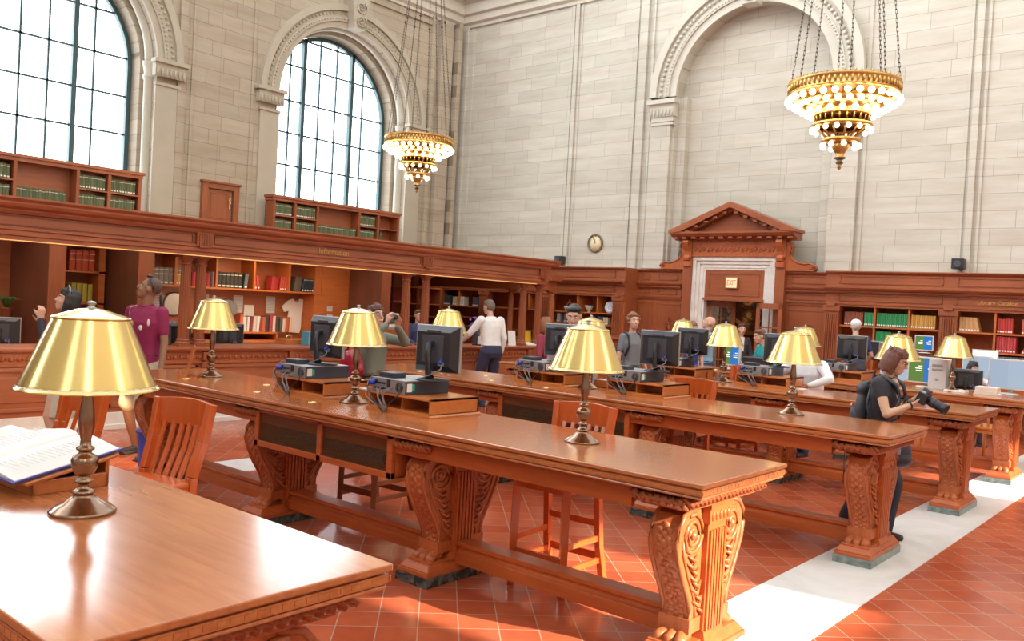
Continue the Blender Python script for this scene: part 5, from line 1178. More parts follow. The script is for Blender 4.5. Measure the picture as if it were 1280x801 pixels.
for px, py, lab, c, sx, sy, sz in ((1195, 488, 'low stack of white papers at the foot of the rightmost lamp', (.75, .74, .72), .12, .1, .02), (1235, 480, 'pale book stack beside the child elbow', (.7, .6, .5), .12, .1, .09), (947, 449, 'black and white printer between doorway woman and right fourth-table computer', (.7, .68, .63), .16, .14, .12), (1235, 487, 'flat white tray near the right end of fifth table', (.72, .71, .7), .14, .08, .02)):
    p = onY(px, py, 11.3 if px != 947 else 11.1); t = thing('printer' if px == 947 else 'paper_stack', lab, 'printer' if px == 947 else 'papers', (p.x, p.y, TH)); b = MB(); b.box(-sx, sx, -sy, sy, 0, sz*.5); b.box(-sx*.95, sx*.97, -sy*.96, sy, sz*.5, sz); b.build('stack', cm(c), t, bevel=.003)
    if px == 947: b = MB(); b.box(-sx, sx, -sy, sy, sz, sz+.10); b.build('lid', M['plastic'], t, bevel=.01)
    else: b = MB(); b.box(-sx*.9, sx*.9, -sy*.9, sy*.9, sz, sz+.003); b.build('top_sheet', M['paper'], t)
# ---------------------------------------------------------------- things at the service counter
CT = .96
def on_counter(px, X=XC-.3, py=430): return onX(px, py, X)
p = on_counter(609, XC-.25); t = thing('yellow_box', 'bright yellow card box on counter right of the white-shirted man', 'box', (p.x, p.y, CT), radians(8)); b = MB(); b.box(-.10, .10, -.10, .10, 0, .055); b.build('lower_tray', cm((.62, .70, .03)), t); b = MB(); b.box(-.10, .10, -.10, .10, .06, .20); b.build('upper_box', cm((.70, .80, .04)), t, bevel=.003)
p = on_counter(597, XC-.25); t = thing('leaflet_rack', 'dark leaflet rack with white cards by the yellow box', 'rack', (p.x, p.y, CT)); b = MB(); b.box(-.05, .05, -.09, .09, 0, .02); b.prism([(-.08, .0), (.02, .0), (-.04, .15)], 'x', -.05, .05); b.build('rack', M['plastic'], t); b = MB(); b.box(.05, .055, -.06, .05, .02, .16); b.build('cards', M['paperb'], t)
p = on_counter(640, XC-.2); t = thing('white_notice', 'upright white notice card on the counter near its end', 'sign', (p.x, p.y, CT), radians(90-6)); b = MB(); b.prism([(-.01, 0), (.0, 0), (.04, .27), (.03, .27)], 'x', -.09, .09); b.build('card', M['paper'], t); b = MB(); b.box(-.06, .06, -.03, .05, 0, .01); b.build('foot', M['paper'], t)
p = on_counter(659, XC-.35); t = thing('yellow_folder', 'orange-yellow folder standing between the two end columns', 'folder', (p.x, p.y+.02, CT), radians(80)); b = MB(); b.prism([(-.02, 0), (.0, 0), (.05, .26), (.03, .26)], 'x', -.08, .08); b.build('folder', cm((.78, .48, .02)), t); b = MB(); b.prism([(-.015, 0), (.02, 0), (.045, .24), (.03, .24)], 'x', -.075, .075); b.build('papers', M['paper'], t)
p = on_counter(655, XC-.65); t = thing('display_boards', 'grey and dark upright boards behind the end columns', 'board', (XC-.95, 12.22, .86), radians(80)); b = MB(); b.box(-.16, -.02, 0, .02, 0, .40); b.build('dark_board', cm((.16, .17, .20)), t); b = MB(); b.box(.0, .13, 0, .02, 0, .42); b.build('pale_board', cm((.5, .5, .5)), t)
t = thing('sloped_leaflets', 'low grey sloping stack of leaflets at the end of counter', 'papers', (on_counter(655).x+.12, on_counter(655).y-.02, CT), radians(90)); b = MB(); b.prism([(-.1, 0), (.1, 0), (.1, .05), (-.1, .015)], 'x', -.13, .15); b.build('stack', M['paperb'], t); b = MB(); b.prism([(-.1, .016), (.1, .051), (.1, .055), (-.1, .02)], 'x', -.12, .14); b.build('top_sheet', M['paper'], t)
# flowers
p = onX(596, 400, XC-.5); t = thing('flower_vase', 'purple flowers in a dark vase beside the white-shirted man', 'flowers', (p.x, p.y, CT-.0))
b = MB(); b.lathe([(.04, 0), (.05, .02), (.06, .12), (.045, .2), (.05, .22), (.04, .22)], seg=16); b.build('vase', cm((.05, .05, .08), .2), t)
b = MB(); random.seed(4)
for k in range(46):
    a, r, z = random.uniform(0, 6.28), .14*sqrt(random.random()), random.uniform(.36, .5); b.ell((r*cos(a), r*sin(a), z-r*.4), .022, 6, 4)
b.build('blossoms', cm((.26, .14, .50), .6, var=.4, scale=20), t)
b = MB()
for k in range(30):
    a, r = random.uniform(0, 6.28), .13*random.random(); b.tube([(0, 0, .2), (r*.5*cos(a), r*.5*sin(a), .3), (r*cos(a), r*sin(a), .40)], [.004, .012, .004], 5)
b.build('leaves', cm((.04, .12, .03), .6), t)
p = onX(7, 400, XS+.1); t = thing('potted_plant', 'small green plant in a brown pot at the far left of staff area', 'plant', (p.x, p.y, 1.09)); b = MB(); b.lathe([(.07, 0), (.09, .16), (.095, .18), (.08, .18)], seg=16); b.build('pot', cm((.20, .05, .02), .4), t)
b = MB()
for k in range(34): a = random.uniform(0, 6.28); r = random.uniform(.06, .2); b.tube([(0, 0, .16), (r*.6*cos(a), r*.6*sin(a), .33), (r*cos(a), r*sin(a), .30)], [.005, .016, .002], 5)
b.build('leaves', cm((.10, .22, .05), .6, var=.4, scale=10), t)
# notices pinned to the back of the staff shelving
def notice(px, py, w, h, lab, c='paper', X=XS-.41, nm='pinned_notice'):
    p = onX(px, py, X); t = thing(nm, lab, 'paper', (X, p.y, p.z)); b = MB(); b.box(0, .004, -w/2, w/2, -h/2, h/2); b.build('sheet', M[c], t)
    b = MB()
    for k in range(int(h/.03)): b.box(.004, .005, -w*.38, w*.38, h/2-.02-k*.028, h/2-.014-k*.028)
    b.build('printed_lines', M['paperb'] if c == 'paper' else M['cable'], t)
notice(297.5, 380, .20, .32, 'tall white notice above the black volumes shelf gap', 'paperb'); notice(311, 388.5, .21, .22, 'squarish notice right of the tall one'); notice(338, 381, .20, .32, 'tall white notice left of the pinned shirt', 'paperb')
notice(257, 374, .12, .2, 'narrow notice just right of the right fluted column', 'paperb'); notice(274, 379, .28, .22, 'wide notice directly above the document-holder lamp', 'paperb'); notice(194, 375, .24, .3, 'tilted grey notice above the polo shoulder', 'paperb'); notice(206, 378, .2, .26, 'second grey notice right of the polo shoulder', 'paper')
notice(412, 386, .13, .1, 'upper small beige card on the cupboard side', 'paperb', XS+.0); notice(412, 396, .13, .1, 'lower small beige card on the cupboard side', 'paperb', XS+.0)
# pinned shirt
p = onX(369, 393, XS-.36); t = thing('pinned_shirt', 'white T-shirt pinned flat to the back of staff shelving', 'shirt', (XS-.38, p.y, p.z))
b = MB(); sh = [(-.17, -.42), (.15, -.44), (.20, -.30), (.19, .0), (.22, .06), (.33, .02), (.40, -.02), (.42, .10), (.36, .26), (.22, .36), (.10, .37), (.02, .28), (-.08, .37), (-.22, .33), (-.42, .18), (-.34, .05), (-.20, .08), (-.24, -.2)]
b.prism([(y*.78, z*.84) for y, z in sh], 'x', 0, .025); b.build('shirt_body', M['paper'], t, bevel=.008); b = MB(); b.tube([(.03, .0, .28), (.035, .04, .23), (.03, .07, .30)], .01, 6); b.build('collar', M['paperb'], t)
# round clock/fan discs and staff equipment
for px, py, lab, c in ((218, 380, 'round cream dial between the fluted columns on back wall', (.7, .55, .4)), (284, 387, 'round straw-coloured disc partly behind the brass shade', (.5, .33, .16))):
    p = onX(px, py, XS-.38); t = thing('round_disc', lab, 'disc', (XS-.40, p.y, p.z)); b = MB(); b.T = Matrix.Rotation(radians(90), 4, 'Y'); b.lathe([(.2, 0), (.2, .02), (.18, .03), (0, .03)], seg=28); b.build('face', cm(c), t); b = MB(); b.T = Matrix.Rotation(radians(90), 4, 'Y'); b.lathe([(.2, 0), (.215, .02), (.19, .035)], seg=28); b.build('rim', M['silver'], t)
def smon(px, z, X, rz, lab, scrn, dark=True, sc=1.0):
    t = monitor(.40, .33, .06, dark, scrn, 'staff_monitor'); p = onX(px, 400, X); t.location = (X, p.y, z); t.rotation_euler.z = radians(rz); t['label'] = lab; t.scale = (sc,)*3
smon(212, .86, XC-.9, 175, 'staff screen glowing teal beside the left fluted column', S2); smon(224, .86, XC-.45, 100, 'dark curved back of a staff monitor behind the columns', None); smon(288, .86, XC-.9, 60, 'blue-grey staff monitor behind the document-holder lamp', None, True, .95)
smon(2, .86, XC-.9, 60, 'dark monitor at the far left edge on the counter', None)
t = thing('staff_desk', 'low staff worktop behind the service counter', 'desk', (XC-.95, 6, 0)); b = MB(); b.box(-.35, .35, -9, 6.4, .82, .86); b.build('desk_top', M['shelf'], t); b = MB(); b.box(-.3, .3, -9, 6.4, 0, .82); b.build('cabinet', M['panely'], t)
p = on_counter(366, XC-.5); t = thing('counter_box', 'little wooden drawer box on the counter below the pinned shirt', 'box', (p.x-.1, p.y, .86)); b = MB(); b.box(-.12, .12, -.15, .15, 0, .17); b.build('box', M['riser'], t, bevel=.004); b = MB(); b.tube([(0, .05*cos(a*.6), .19+.04*sin(a*.6)) for a in range(11)], .01, 6); b.build('ring_handle', M['brass'], t)
p = on_counter(495, XC-.5); t = thing('counter_box', 'wooden box on the counter behind grey-coated woman elbow', 'box', (p.x, p.y, CT)); b = MB(); b.box(-.12, .12, -.14, .14, 0, .12); b.build('box', M['riser'], t, bevel=.004); b = MB(); b.box(-.13, .13, -.15, .15, .12, .14); b.build('lid', M['riser'], t)
for px, c, lab, z, w in ((500, (.05, .05, .05), 'black telephone on counter beside the middle columns', .96, .1), (384, (.10, .35, .5), 'light blue book stack on counter left of the left monitor', .96, .05), (392, (.05, .06, .07), 'black binder on the counter left of the left monitor', .96, .05)):
    p = on_counter(px, XC-.35); t = thing('counter_item' if 0 else ('telephone' if 'tele' in lab else 'binder'), lab, 'telephone' if 'tele' in lab else 'binder', (p.x, p.y, z)); b = MB(); b.frus(-.09, .09, -w, w, 0, .07 if w > .07 else .2, .01, .005); b.build('body', cm(c, .4), t, bevel=.005); b = MB()
    if w > .07: b.tube([(-.03, -.09, .09), (-.03, -.05, .11), (-.03, .05, .11), (-.03, .09, .09)], .02, 8); b.build('handset', cm(c, .3), t)
    else: b.box(.09, .095, -w*.5, w*.5, .03, .12); b.build('spine_label', M['paper'], t)
for k in range(3):
    p = on_counter(505, XC-.5); t = thing('bowl_stack' if 0 else 'cap', ['black cap', 'white cap', 'grey cap'][k]+' stacked by the middle columns behind the counter', 'cap', (p.x-.35, p.y+.1, .86+.33+[.10, .04, 0][k])); b = MB(); b.lathe([(.12, 0), (.12, .02), (.09, .06), (.04, .09), (0, .1)], seg=16); b.build('crown', cm([(.04, .04, .04), (.75, .74, .7), (.3, .3, .28)][k]), t); b = MB(); b.prism(arc(.1, 0, .1, -1.4, 1.4, 8), 'z', .0, .012); b.build('peak', cm([(.04, .04, .04), (.75, .74, .7), (.3, .3, .28)][k]), t)
t = thing('filing_stand', 'small wooden stand behind the counter supporting caps', 'stand', (on_counter(505, XC-.5).x-.35, on_counter(505, XC-.5).y+.1, .86)); b = MB(); b.box(-.14, .14, -.14, .14, 0, .325); b.build('body', M['shelf'], t); b = MB(); b.ell((.15, 0, .2), .015, 8, 6); b.build('knob', M['brass'], t)
# waste bin, blue
p = onZ(187, 588, 0); t = thing('waste_bin', 'blue waste bin on the floor beneath the second table far end', 'bin', (p.x, p.y, 0)); b = MB(); b.lathe([(.10, 0), (.125, .36), (.135, .36), (.13, .375), (.115, .36), (.09, .01), (0, .01)], seg=28); b.build('body', cm((.05, .10, .55), .4), t); b = MB(); b.tube([(.132*cos(a*.4), .132*sin(a*.4), .37) for a in range(16)], .007, 6, closed=True); b.build('rim', cm((.04, .08, .45), .4), t)
# ---------------------------------------------------------------- chandeliers
def chandelier():
    t = thing('chandelier', '', 'chandelier', (0, 0, 0)); R = .75
    b = MB(); b.lathe([(R-.02, .02), (R, .02), (R+.02, .0), (R, -.02), (R-.01, -.12), (R+.01, -.14), (R-.02, -.16), (R-.04, -.16), (R-.04, .02)], seg=64)
    for k in range(64):
        a = 2*pi*k/64; b.ell((R*cos(a), R*sin(a), -.07), (.022, .022, .05), 6, 5); b.ell((R*cos(a+.05), R*sin(a+.05), .03), (.012, .012, .02), 5, 4)
    b.build('upper_ring', M['gold'], t)
    def ring(n, r, z, rb, nm='bulb', m_=M['bulb']):
        g = MB().ell((0, 0, 0), rb, 10, 8).mesh('bulb', m_)
        for k in range(n): a = 2*pi*(k+.5)/n; o = bpy.data.objects.new('bulb', g); COL.objects.link(o); o.parent = t; o.location = (r*cos(a), r*sin(a), z)
    ring(30, R+.0, -.23, .045); ring(26, R-.12, -.31, .043); ring(18, .48, -.40, .045); ring(16, .40, -.64, .038, m_=M['bulbd']); ring(9, .25, -.86, .040, m_=M['bulbd'])
    b = MB(); b.lathe([(.62, -.25), (.60, -.30), (.47, -.34), (.40, -.36), (.38, -.40), (.40, -.42), (.38, -.46), (.35, -.46), (.36, -.38), (.45, -.32), (.58, -.28), (.62, -.25)], seg=48)
    for k in range(24): a = 2*pi*k/24; b.tube([(.38*cos(a), .38*sin(a), -.40), (.36*cos(a), .36*sin(a), -.58)], .012, 5)
    b.lathe([(.40, -.55), (.42, -.57), (.41, -.60), (.30, -.62), (.28, -.60), (.40, -.55)], seg=40); b.build('middle_tier', M['gold'], t)
    b = MB()
    for k in range(12): a = 2*pi*k/12; b.tube([(.32*cos(a), .32*sin(a), -.60), (.22*cos(a), .22*sin(a), -.72), (.12*cos(a), .12*sin(a), -.80)], .016, 5)
    b.lathe([(.26, -.76), (.27, -.78), (.26, -.82), (.15, -.84), (.12, -.80), (.26, -.76)], seg=32); b.lathe([(.05, -.70), (.12, -.80), (.13, -.86), (.07, -.95), (.05, -1.0), (.08, -1.02), (.03, -1.05), (.05, -1.10), (.02, -1.14), (.03, -1.17), (0, -1.2)], seg=20); b.build('lower_tier', M['gold'], t)
    b = MB(); b.lathe([(.05, -1.0), (.085, -1.03), (.03, -1.06), (.055, -1.10), (.015, -1.14), (.03, -1.165), (0, -1.2)], seg=16); b.build('pendant_finial', M['chain'], t)
    b = MB(); b.lathe([(.03, -.3), (.05, -.25), (.03, -.1), (.02, 0)], seg=12)
    for k in range(8): a = 2*pi*k/8; b.tube([(.03*cos(a), .03*sin(a), -.15), ((R-.03)*cos(a), (R-.03)*sin(a), -.1)], .014, 5)
    b.build('spokes', M['gold'], t)
    for k in range(8):
        a = 2*pi*(k+.3)/8; b = MB(); p0 = Vector(((R-.02)*cos(a), (R-.02)*sin(a), .02)); p1 = Vector((.12*cos(a), .12*sin(a), 5.6)); n = 90
        for i in range(n):
            c = p0.lerp(p1, (i+.5)/n); d = (p1-p0)/n
            if i % 2: b.tube([c-d*.62+Vector((.010, 0, 0)), c+d*.62+Vector((.010, 0, 0)), c+d*.62-Vector((.010, 0, 0)), c-d*.62-Vector((.010, 0, 0))], .0045, 3, False, True)
            else: b.tube([c-d*.62+Vector((0, .010, 0)), c+d*.62+Vector((0, .010, 0)), c+d*.62-Vector((0, .010, 0)), c-d*.62-Vector((0, .010, 0))], .0045, 3, False, True)
        q = p0.lerp(p1, .46); b.ell(q, (.03, .03, .02), 6, 5); b.build('chain', M['chain'], t)
    return t
c = chandelier(); p = atD(1055, 107, 12.3); c.location = p; c['label'] = 'large glowing brass chandelier at the upper right before the blind arch'
p = atD(524, 174, 19.3); dup(c, p, .35, 'smaller-looking glowing brass chandelier hanging before the arched window corner')
# ================================================================ PEOPLE
SKIN = {'light': (.62, .36, .26), 'tan': (.50, .27, .17), 'brown': (.30, .145, .085), 'asian': (.62, .39, .27)}
def blob(mb, name, mats, parent, vox=.009, sm=4, T=None):
    me = mb.mesh(name, mats if isinstance(mats, list) else [mats]); o = bpy.data.objects.new(name, me); COL.objects.link(o)
    r = o.modifiers.new('Remesh', 'REMESH'); r.mode = 'VOXEL'; r.voxel_size = vox; r.use_smooth_shade = True
    if sm: q = o.modifiers.new('Smooth', 'SMOOTH'); q.factor = .5; q.iterations = sm
    bpy.context.view_layer.update()
    me2 = bpy.data.meshes.new_from_object(o.evaluated_get(bpy.context.evaluated_depsgraph_get()))
    o.modifiers.clear(); o.data = me2; bpy.data.meshes.remove(me); me2.name = name
    if not me2.materials: 
        for m_ in (mats if isinstance(mats, list) else [mats]): me2.materials.append(m_)
    for p in me2.polygons: p.use_smooth = True
    o.parent = parent; return o
def ik(a, b, l1, l2, hint):
    a = Vector(a); b = Vector(b); d = b-a; L_ = min(d.length, (l1+l2)*.995); dn = d.normalized(); b = a+dn*L_
    x = (l1*l1-l2*l2+L_*L_)/(2*L_); h = sqrt(max(0, l1*l1-x*x)); hv = Vector(hint); hv = (hv-dn*hv.dot(dn))
    if hv.length < 1e-4: hv = Vector((0, 1, 0))-dn*dn.y
    return a+dn*x+hv.normalized()*h, b
def hand(mb, w, d, n, curl=35, sc=1.0, side=1, thumb=25):
    """w wrist, d finger direction, n palm normal, side: +1 thumb towards d x n"""
    d = Vector(d).normalized(); n = Vector(n); n = (n-d*n.dot(d)).normalized(); t = d.cross(n)*side
    for i, (off, ln) in enumerate(((.030, .95), (.010, 1.05), (-.011, 1.0), (-.030, .8))):
        k = w+(d*.088*(1 if i < 3 else .93)+t*off)*sc; mb.cap(w+t*off*.6*sc+d*.01*sc, k, .014*sc, .0115*sc, 8)
        p = k; a = radians(curl*.7)
        for j, sl in enumerate((.043, .027, .021)):
            dr = d*cos(a)+n*sin(a); q = p+dr*sl*ln*sc; mb.cap(p, q, (.0092-.0008*j)*sc, (.0086-.0009*j)*sc, 8); p = q; a += radians(curl*(.9 if j == 0 else .6))
    a = radians(thumb); p = w+(d*.022+t*.026)*sc; q = p+(d*.042+t*.030+n*.014)*sc; mb.cap(p, q, .014*sc, .011*sc, 8); r = q+(d*.032+t*.008+n*.02*(1+thumb/60))*sc; mb.cap(q, r, .0105*sc, .0085*sc, 8)
def person(label, loc, face, h, top, bottom, hair, skin='light', pz=.93, lean=0, tw=0, hands=None, feet=None, head=(0, 0, 0), shoes=(.05, .04, .04), sleeve='long', hem=.0, btype='trousers', style='short', glasses=False, vox=.010, build=1.0, elb=None, curl=30, hn=None, hd=None, kneehint=(0, 1, 0), beard=None, hair_len=.0, collar=None, untuck=False, name='person', voxh=None):
    s = h/1.75; t = thing(name, label, 'person', loc, atan2(face[1], face[0])-pi/2)
    la = radians(lean); RT = Matrix.Rotation(-la, 3, 'X') @ Matrix.Rotation(radians(tw), 3, 'Z')
    P = Vector((0, 0, pz)); up = lambda x, y, z: P+RT @ Vector((x, y, z))
    SH = [up(-.166*build, -.005, .458), up(.166*build, -.005, .458)]; NK = up(0, .0, .53)
    HP = [P+Vector((-.088*build, 0, -.03)), P+Vector((.088*build, 0, -.03))]
    feet = feet or [(-.10, .02), (.11, -.02)]; hands = hands or [(-.26, .06, .80), (.26, .06, .80)]
    FT = [Vector((f[0], f[1], (f[2] if len(f) > 2 else 0)+.075)) for f in feet]; HD = [Vector(x) for x in hands]
    elb = elb or [(-.5, -1, -.2), (.5, -1, -.2)]
    EL = []; KN = []
    for i in (0, 1):
        e, w = ik(SH[i], HD[i], .29, .255, elb[i]); EL.append((e, w)); k, f = ik(HP[i], FT[i], .435, .43, kneehint); KN.append((k, f))
    hr = Euler((radians(head[0]), radians(head[2]), radians(head[1]))).to_matrix(); HC = NK+RT @ Vector((0, .015, .03))+hr @ Vector((0, .022, .115))
    hp = lambda x, y, z: HC+hr @ Vector((x, y, z))
    S_ = Matrix.Scale(s, 4)
    # continuous body
    b = MB(); b.T = S_
    bl = build
    secs = [((0, 0, -.13), .10*bl, .075), ((0, -.005, -.06), .150*bl, .098), ((0, -.01, .0), .152*bl, .10), ((0, 0, .12), .125*bl, .088), ((0, .005, .24), .140*bl, .098), ((0, .005, .36), .160*bl, .105), ((0, -.005, .46), .150*bl, .085), ((0, -.005, .505), .085, .06), ((0, 0, .53), .05, .05)]
    def torso(mb, inf, z0=None, z1=None):
        old = mb.T; M4 = RT.to_4x4(); M4.translation = P; mb.T = S_ @ M4
        mb.loft([(c, rx+inf, ry+inf) for c, rx, ry in secs if (z0 is None or c[2] >= z0) and (z1 is None or c[2] <= z1)], 24); mb.T = old
    torso(b, -.012); b.cap(NK-RT @ Vector((0, .0, .04)), hp(0, -.02, -.05), .052, .050)
    b.ell(hp(0, -.012, .028), (.074, .093, .090), 20, 14, hr); b.ell(hp(0, .022, -.02), (.060, .068, .085), 18, 12, hr); b.ell(hp(0, .045, -.078), (.042, .042, .034), 14, 10, hr)
    b.cap(hp(0, .088, .018), hp(0, .108, -.020), .0085, .0125, 8); b.ell(hp(0, .098, -.026), (.017, .012, .010), 8, 6, hr)
    b.ell(hp(0, .083, -.058), (.024, .012, .006), 10, 6, hr); b.ell(hp(0, .081, -.068), (.020, .012, .007), 10, 6, hr); b.ell(hp(0, .07, .035), (.052, .022, .012), 12, 6, hr)
    for sd in (-1, 1): b.ell(hp(sd*.077, -.008, -.003), (.010, .020, .031), 8, 6, hr); b.ell(hp(sd*.035, .06, -.025), (.022, .018, .02), 8, 6, hr)
    for i in (0, 1):
        e, w = EL[i]; k, f = KN[i]; sd = 1 if i else -1
        b.cap(SH[i], e, .048*bl-.004, .036, 12); b.cap(e, w, .037, .024, 12)
        dr = (w-e).normalized() if not (hd and hd[i]) else Vector(hd[i]); nn = Vector(hn[i]) if hn and hn[i] else Vector((-sd, .2, 0))
        fw = dr.cross(nn)
        hand(b, w+dr*.005, dr, nn, curl, .98, 1 if fw.dot(Vector((0, .3, 1))) > 0 else -1)
        b.cap(HP[i], k, .075*bl-.006, .050, 12); b.cap(k, k+(f-k)*.35, .048, .050, 12); b.cap(k+(f-k)*.35, f, .050, .032, 12)
        b.cap(f+Vector((0, -.03, -.035)), f+Vector((sd*.02, .13, -.05)), .032, .026, 10)
    sk = cm(SKIN[skin], .5, var=.06, scale=20)
    blob(b, 'body', sk, t, vox*s if not voxh else voxh, 3)
    # face details
    g = MB(); g.T = S_
    for sd in (-1, 1): g.ell(hp(sd*.030, .0755, .010), (.0125, .009, .0075), 10, 8, hr)
    g.build('eye', cm((.75, .72, .68), .3), t)
    g = MB(); g.T = S_
    for sd in (-1, 1): g.ell(hp(sd*.030, .0815, .010), (.006, .004, .006), 8, 6, hr)
    g.build('iris', cm((.04, .025, .02), .2), t)
    g = MB(); g.T = S_
    for sd in (-1, 1): g.tube([hp(sd*.014, .087, .028), hp(sd*.030, .086, .033), hp(sd*.047, .074, .028)], [.003, .0042, .002], 6)
    g.build('eyebrows', cm([v*.6 for v in hair] if hair else (.1, .06, .04), .7), t)
    g = MB(); g.T = S_; g.ell(hp(0, .0925, -.061), (.021, .006, .0075), 12, 6, hr); g.build('lips', cm([SKIN[skin][0]*.85, SKIN[skin][1]*.55, SKIN[skin][2]*.6], .4), t)
    if glasses:
        g = MB(); g.T = S_
        for sd in (-1, 1):
            g.tube([hp(sd*.033+.024*cos(2*pi*k/14), .097, .006+.017*sin(2*pi*k/14)) for k in range(14)], .0026, 5, closed=True)
            g.tube([hp(sd*.057, .096, .010), hp(sd*.078, .05, .012), hp(sd*.080, -.01, .008)], .0024, 5)
        g.tube([hp(-.009, .098, .010), hp(.009, .098, .010)], .0024, 5); g.build('glasses', M['plastic'], t)
    # hair
    if style != 'none':
        g = MB(); g.T = S_; hm = cm(hair, .45, var=.35, scale=60, bump=.6, bscale=120)
        if style == 'shaved': g.ell(hp(0, -.020, .037), (.0775, .091, .088), 20, 12, hr)
        else:
            g.ell(hp(0, -.022, .046), (.080, .096, .084), 20, 12, hr); g.ell(hp(0, -.05, .01), (.077, .070, .082), 16, 10, hr)
            g.ell(hp(0, .045, .092), (.055, .04, .026), 12, 8, hr)
            for k in range(10): a = -1.2+k*.27; g.ell(hp(.064*sin(a), -.012+.058*cos(a), .088), (.022, .028, .018), 8, 6, hr)
        if style in ('bob', 'long'):
            L0 = -.10 if style == 'bob' else -.10-hair_len
            for k in range(15):
                a = radians(72+k*15.4); x = .074*sin(a); y = -.014+.084*cos(a); j = .008*((k*7) % 3-1)
                fl = 1.18 if style == 'bob' else 1.05
                dn = Vector((0, 0, L0+j)); pa = hp(x*.95, y*.95, .05); pb = hp(x*1.10, y*1.06, -.03); g.cap(pa, pb, .024, .026, 8)
                if style == 'bob': g.cap(pb, hp(x*fl, y*1.12, L0+j), .026, .016, 8)
                else: pc_ = pb+Vector((0, -.02, L0*.9)) if abs(a-pi) < 1.6 else hp(x*1.1, y*1.1, -.11); g.cap(pb, pc_, .026, .018, 8)
            for k in range(7): u = -1+k/3; g.cap(hp(u*.02+.01, .03, .125), hp(u*.062+.004, .084-.025*u*u, .066-.010*abs(u)), .015, .009, 8)
        if style == 'bob':
            random.seed(21)
            for k in range(60):
                a = radians(random.uniform(75, 285)); e_ = random.uniform(-.10, .11); rr = 1.0 if e_ < .04 else .85
                g.ell(hp(.084*sin(a)*rr, -.016+.092*cos(a)*rr, e_), (.013, .013, .026), 6, 5, hr)
        if style == 'curly':
            random.seed(9)
            for k in range(70):
                a = random.uniform(0, 6.28); e_ = random.uniform(-.1, 1.5)
                if cos(a) > .3 and e_ < .75: continue
                g.ell(hp(.090*cos(e_)*sin(a), -.02+.1*cos(e_)*cos(a), .035+.095*sin(e_)), .024, 8, 6)
        blob(g, 'hair', hm, t, .009*s, 2)
    if beard: pass
    # upper garment
    if top:
        g = MB(); g.T = S_
        old = g.T; M4 = RT.to_4x4(); M4.translation = P; g.T = S_ @ M4
        q = ([((0, -.005, hem-.10), .166*bl, .118), ((0, -.005, hem-.05), .168*bl, .118)] if hem < 0 or btype == 'shorts' or untuck else [((0, -.005, -.02), .146*bl, .102)])+[ ((0, 0, .03), .158*bl, .112), ((0, .0, .12), .146*bl, .106), ((0, .005, .24), .156*bl, .112), ((0, .005, .36), .175*bl, .118), ((0, -.005, .45), .162*bl, .096), ((0, -.008, .495), .110*bl, .072), ((0, -.008, .522), .066, .062)]
        g.loft(q, 28); g.T = old
        for i in (0, 1):
            e, w = EL[i]; g.ell(SH[i]+RT @ Vector((-.02 if i else .02, 0, -.01)), (.056*bl, .052, .054), 12, 8)
            if sleeve == 'long': g.cap(SH[i], e, .064*bl, .054, 12); g.cap(e, e+(w-e)*.93, .054, .037, 12)
            elif sleeve == 'short': g.cap(SH[i], SH[i]+(e-SH[i])*.66, .058*bl, .050, 12)
            elif sleeve == 'cap': g.cap(SH[i], SH[i]+(e-SH[i])*.40, .056*bl, .052, 12)
        blob(g, 'shirt' if sleeve != 'coat' else 'coat', cm(top, .75, var=.12, scale=12, bump=.5, bscale=18), t, .010*s, 4)
        if collar:
            g = MB(); g.T = S_
            for sd in (-1, 1): g.add([NK+RT @ Vector(v) for v in ((sd*.06, -.02, .0), (sd*.055, .035, .0), (sd*.012, .082, -.055), (sd*.045, .09, -.075), (sd*.075, .04, -.03), (sd*.078, -.02, -.025))], [(0, 1, 4, 5), (1, 2, 3, 4)] if sd < 0 else [(5, 4, 1, 0), (4, 3, 2, 1)])
            g.tube([NK+RT @ Vector((.062*sin(a), .0+.055*cos(a), .0-.02*max(0, cos(a)))) for a in [k*2*pi/16 for k in range(16)]], .010, 6, closed=True); g.build('collar', cm(collar, .7), t)
    # lower garment
    g = MB(); g.T = S_
    if btype in ('trousers', 'shorts'):
        g.loft([(P+Vector((0, -.005, -.14)), .12*bl, .10), (P+Vector((0, -.012, -.06)), .168*bl, .122), (P+Vector((0, -.008, .02)), .160*bl, .116), (P+Vector((0, 0, .065)), .148*bl, .108)], 24)
        for i in (0, 1):
            k, f = KN[i]
            if btype == 'trousers': g.cap(HP[i]+Vector((0, 0, -.02)), k, .094*bl, .074*bl, 14); g.cap(k, f+(k-f)*.03, .074*bl, .066*bl, 14)
            else: g.cap(HP[i]+Vector((0, 0, -.02)), k+(HP[i]-k)*.08, .088*bl, .084, 14)
    else:
        g.loft([(P+Vector((0, 0, -.46)), .215*bl, .18), (P+Vector((0, 0, -.3)), .2*bl, .16), (P+Vector((0, -.01, -.08)), .172*bl, .125), (P+Vector((0, 0, .06)), .148*bl, .106)], 24)
    blob(g, {'trousers': 'trousers', 'shorts': 'shorts', 'skirt': 'skirt'}[btype], cm(bottom, .8, var=.12, scale=10, bump=.5, bscale=16), t, .011*s, 4)
    if btype != 'skirt':
        g = MB(); g.T = S_; g.tube([P+Vector((.150*bl*cos(2*pi*k/24), .108*sin(2*pi*k/24), .05)) for k in range(24)], .012, 6, closed=True); g.build('belt', cm((.04, .025, .02), .4), t)
    for i in (0, 1):
        f = KN[i][1]; sd = 1 if i else -1; g = MB(); g.T = S_
        g.cap(f+Vector((0, -.04, -.035)), f+Vector((sd*.022, .15, -.045)), .040, .033, 12); g.cap(f+Vector((0, -.02, .0)), f+Vector((0, .0, -.03)), .038, .04, 12); g.box(f.x-.04, f.x+.045, f.y-.075, f.y+.16, f.z-.075, f.z-.062)
        blob(g, 'shoe', cm(shoes, .45), t, .009*s, 2)
    t['_s'] = s
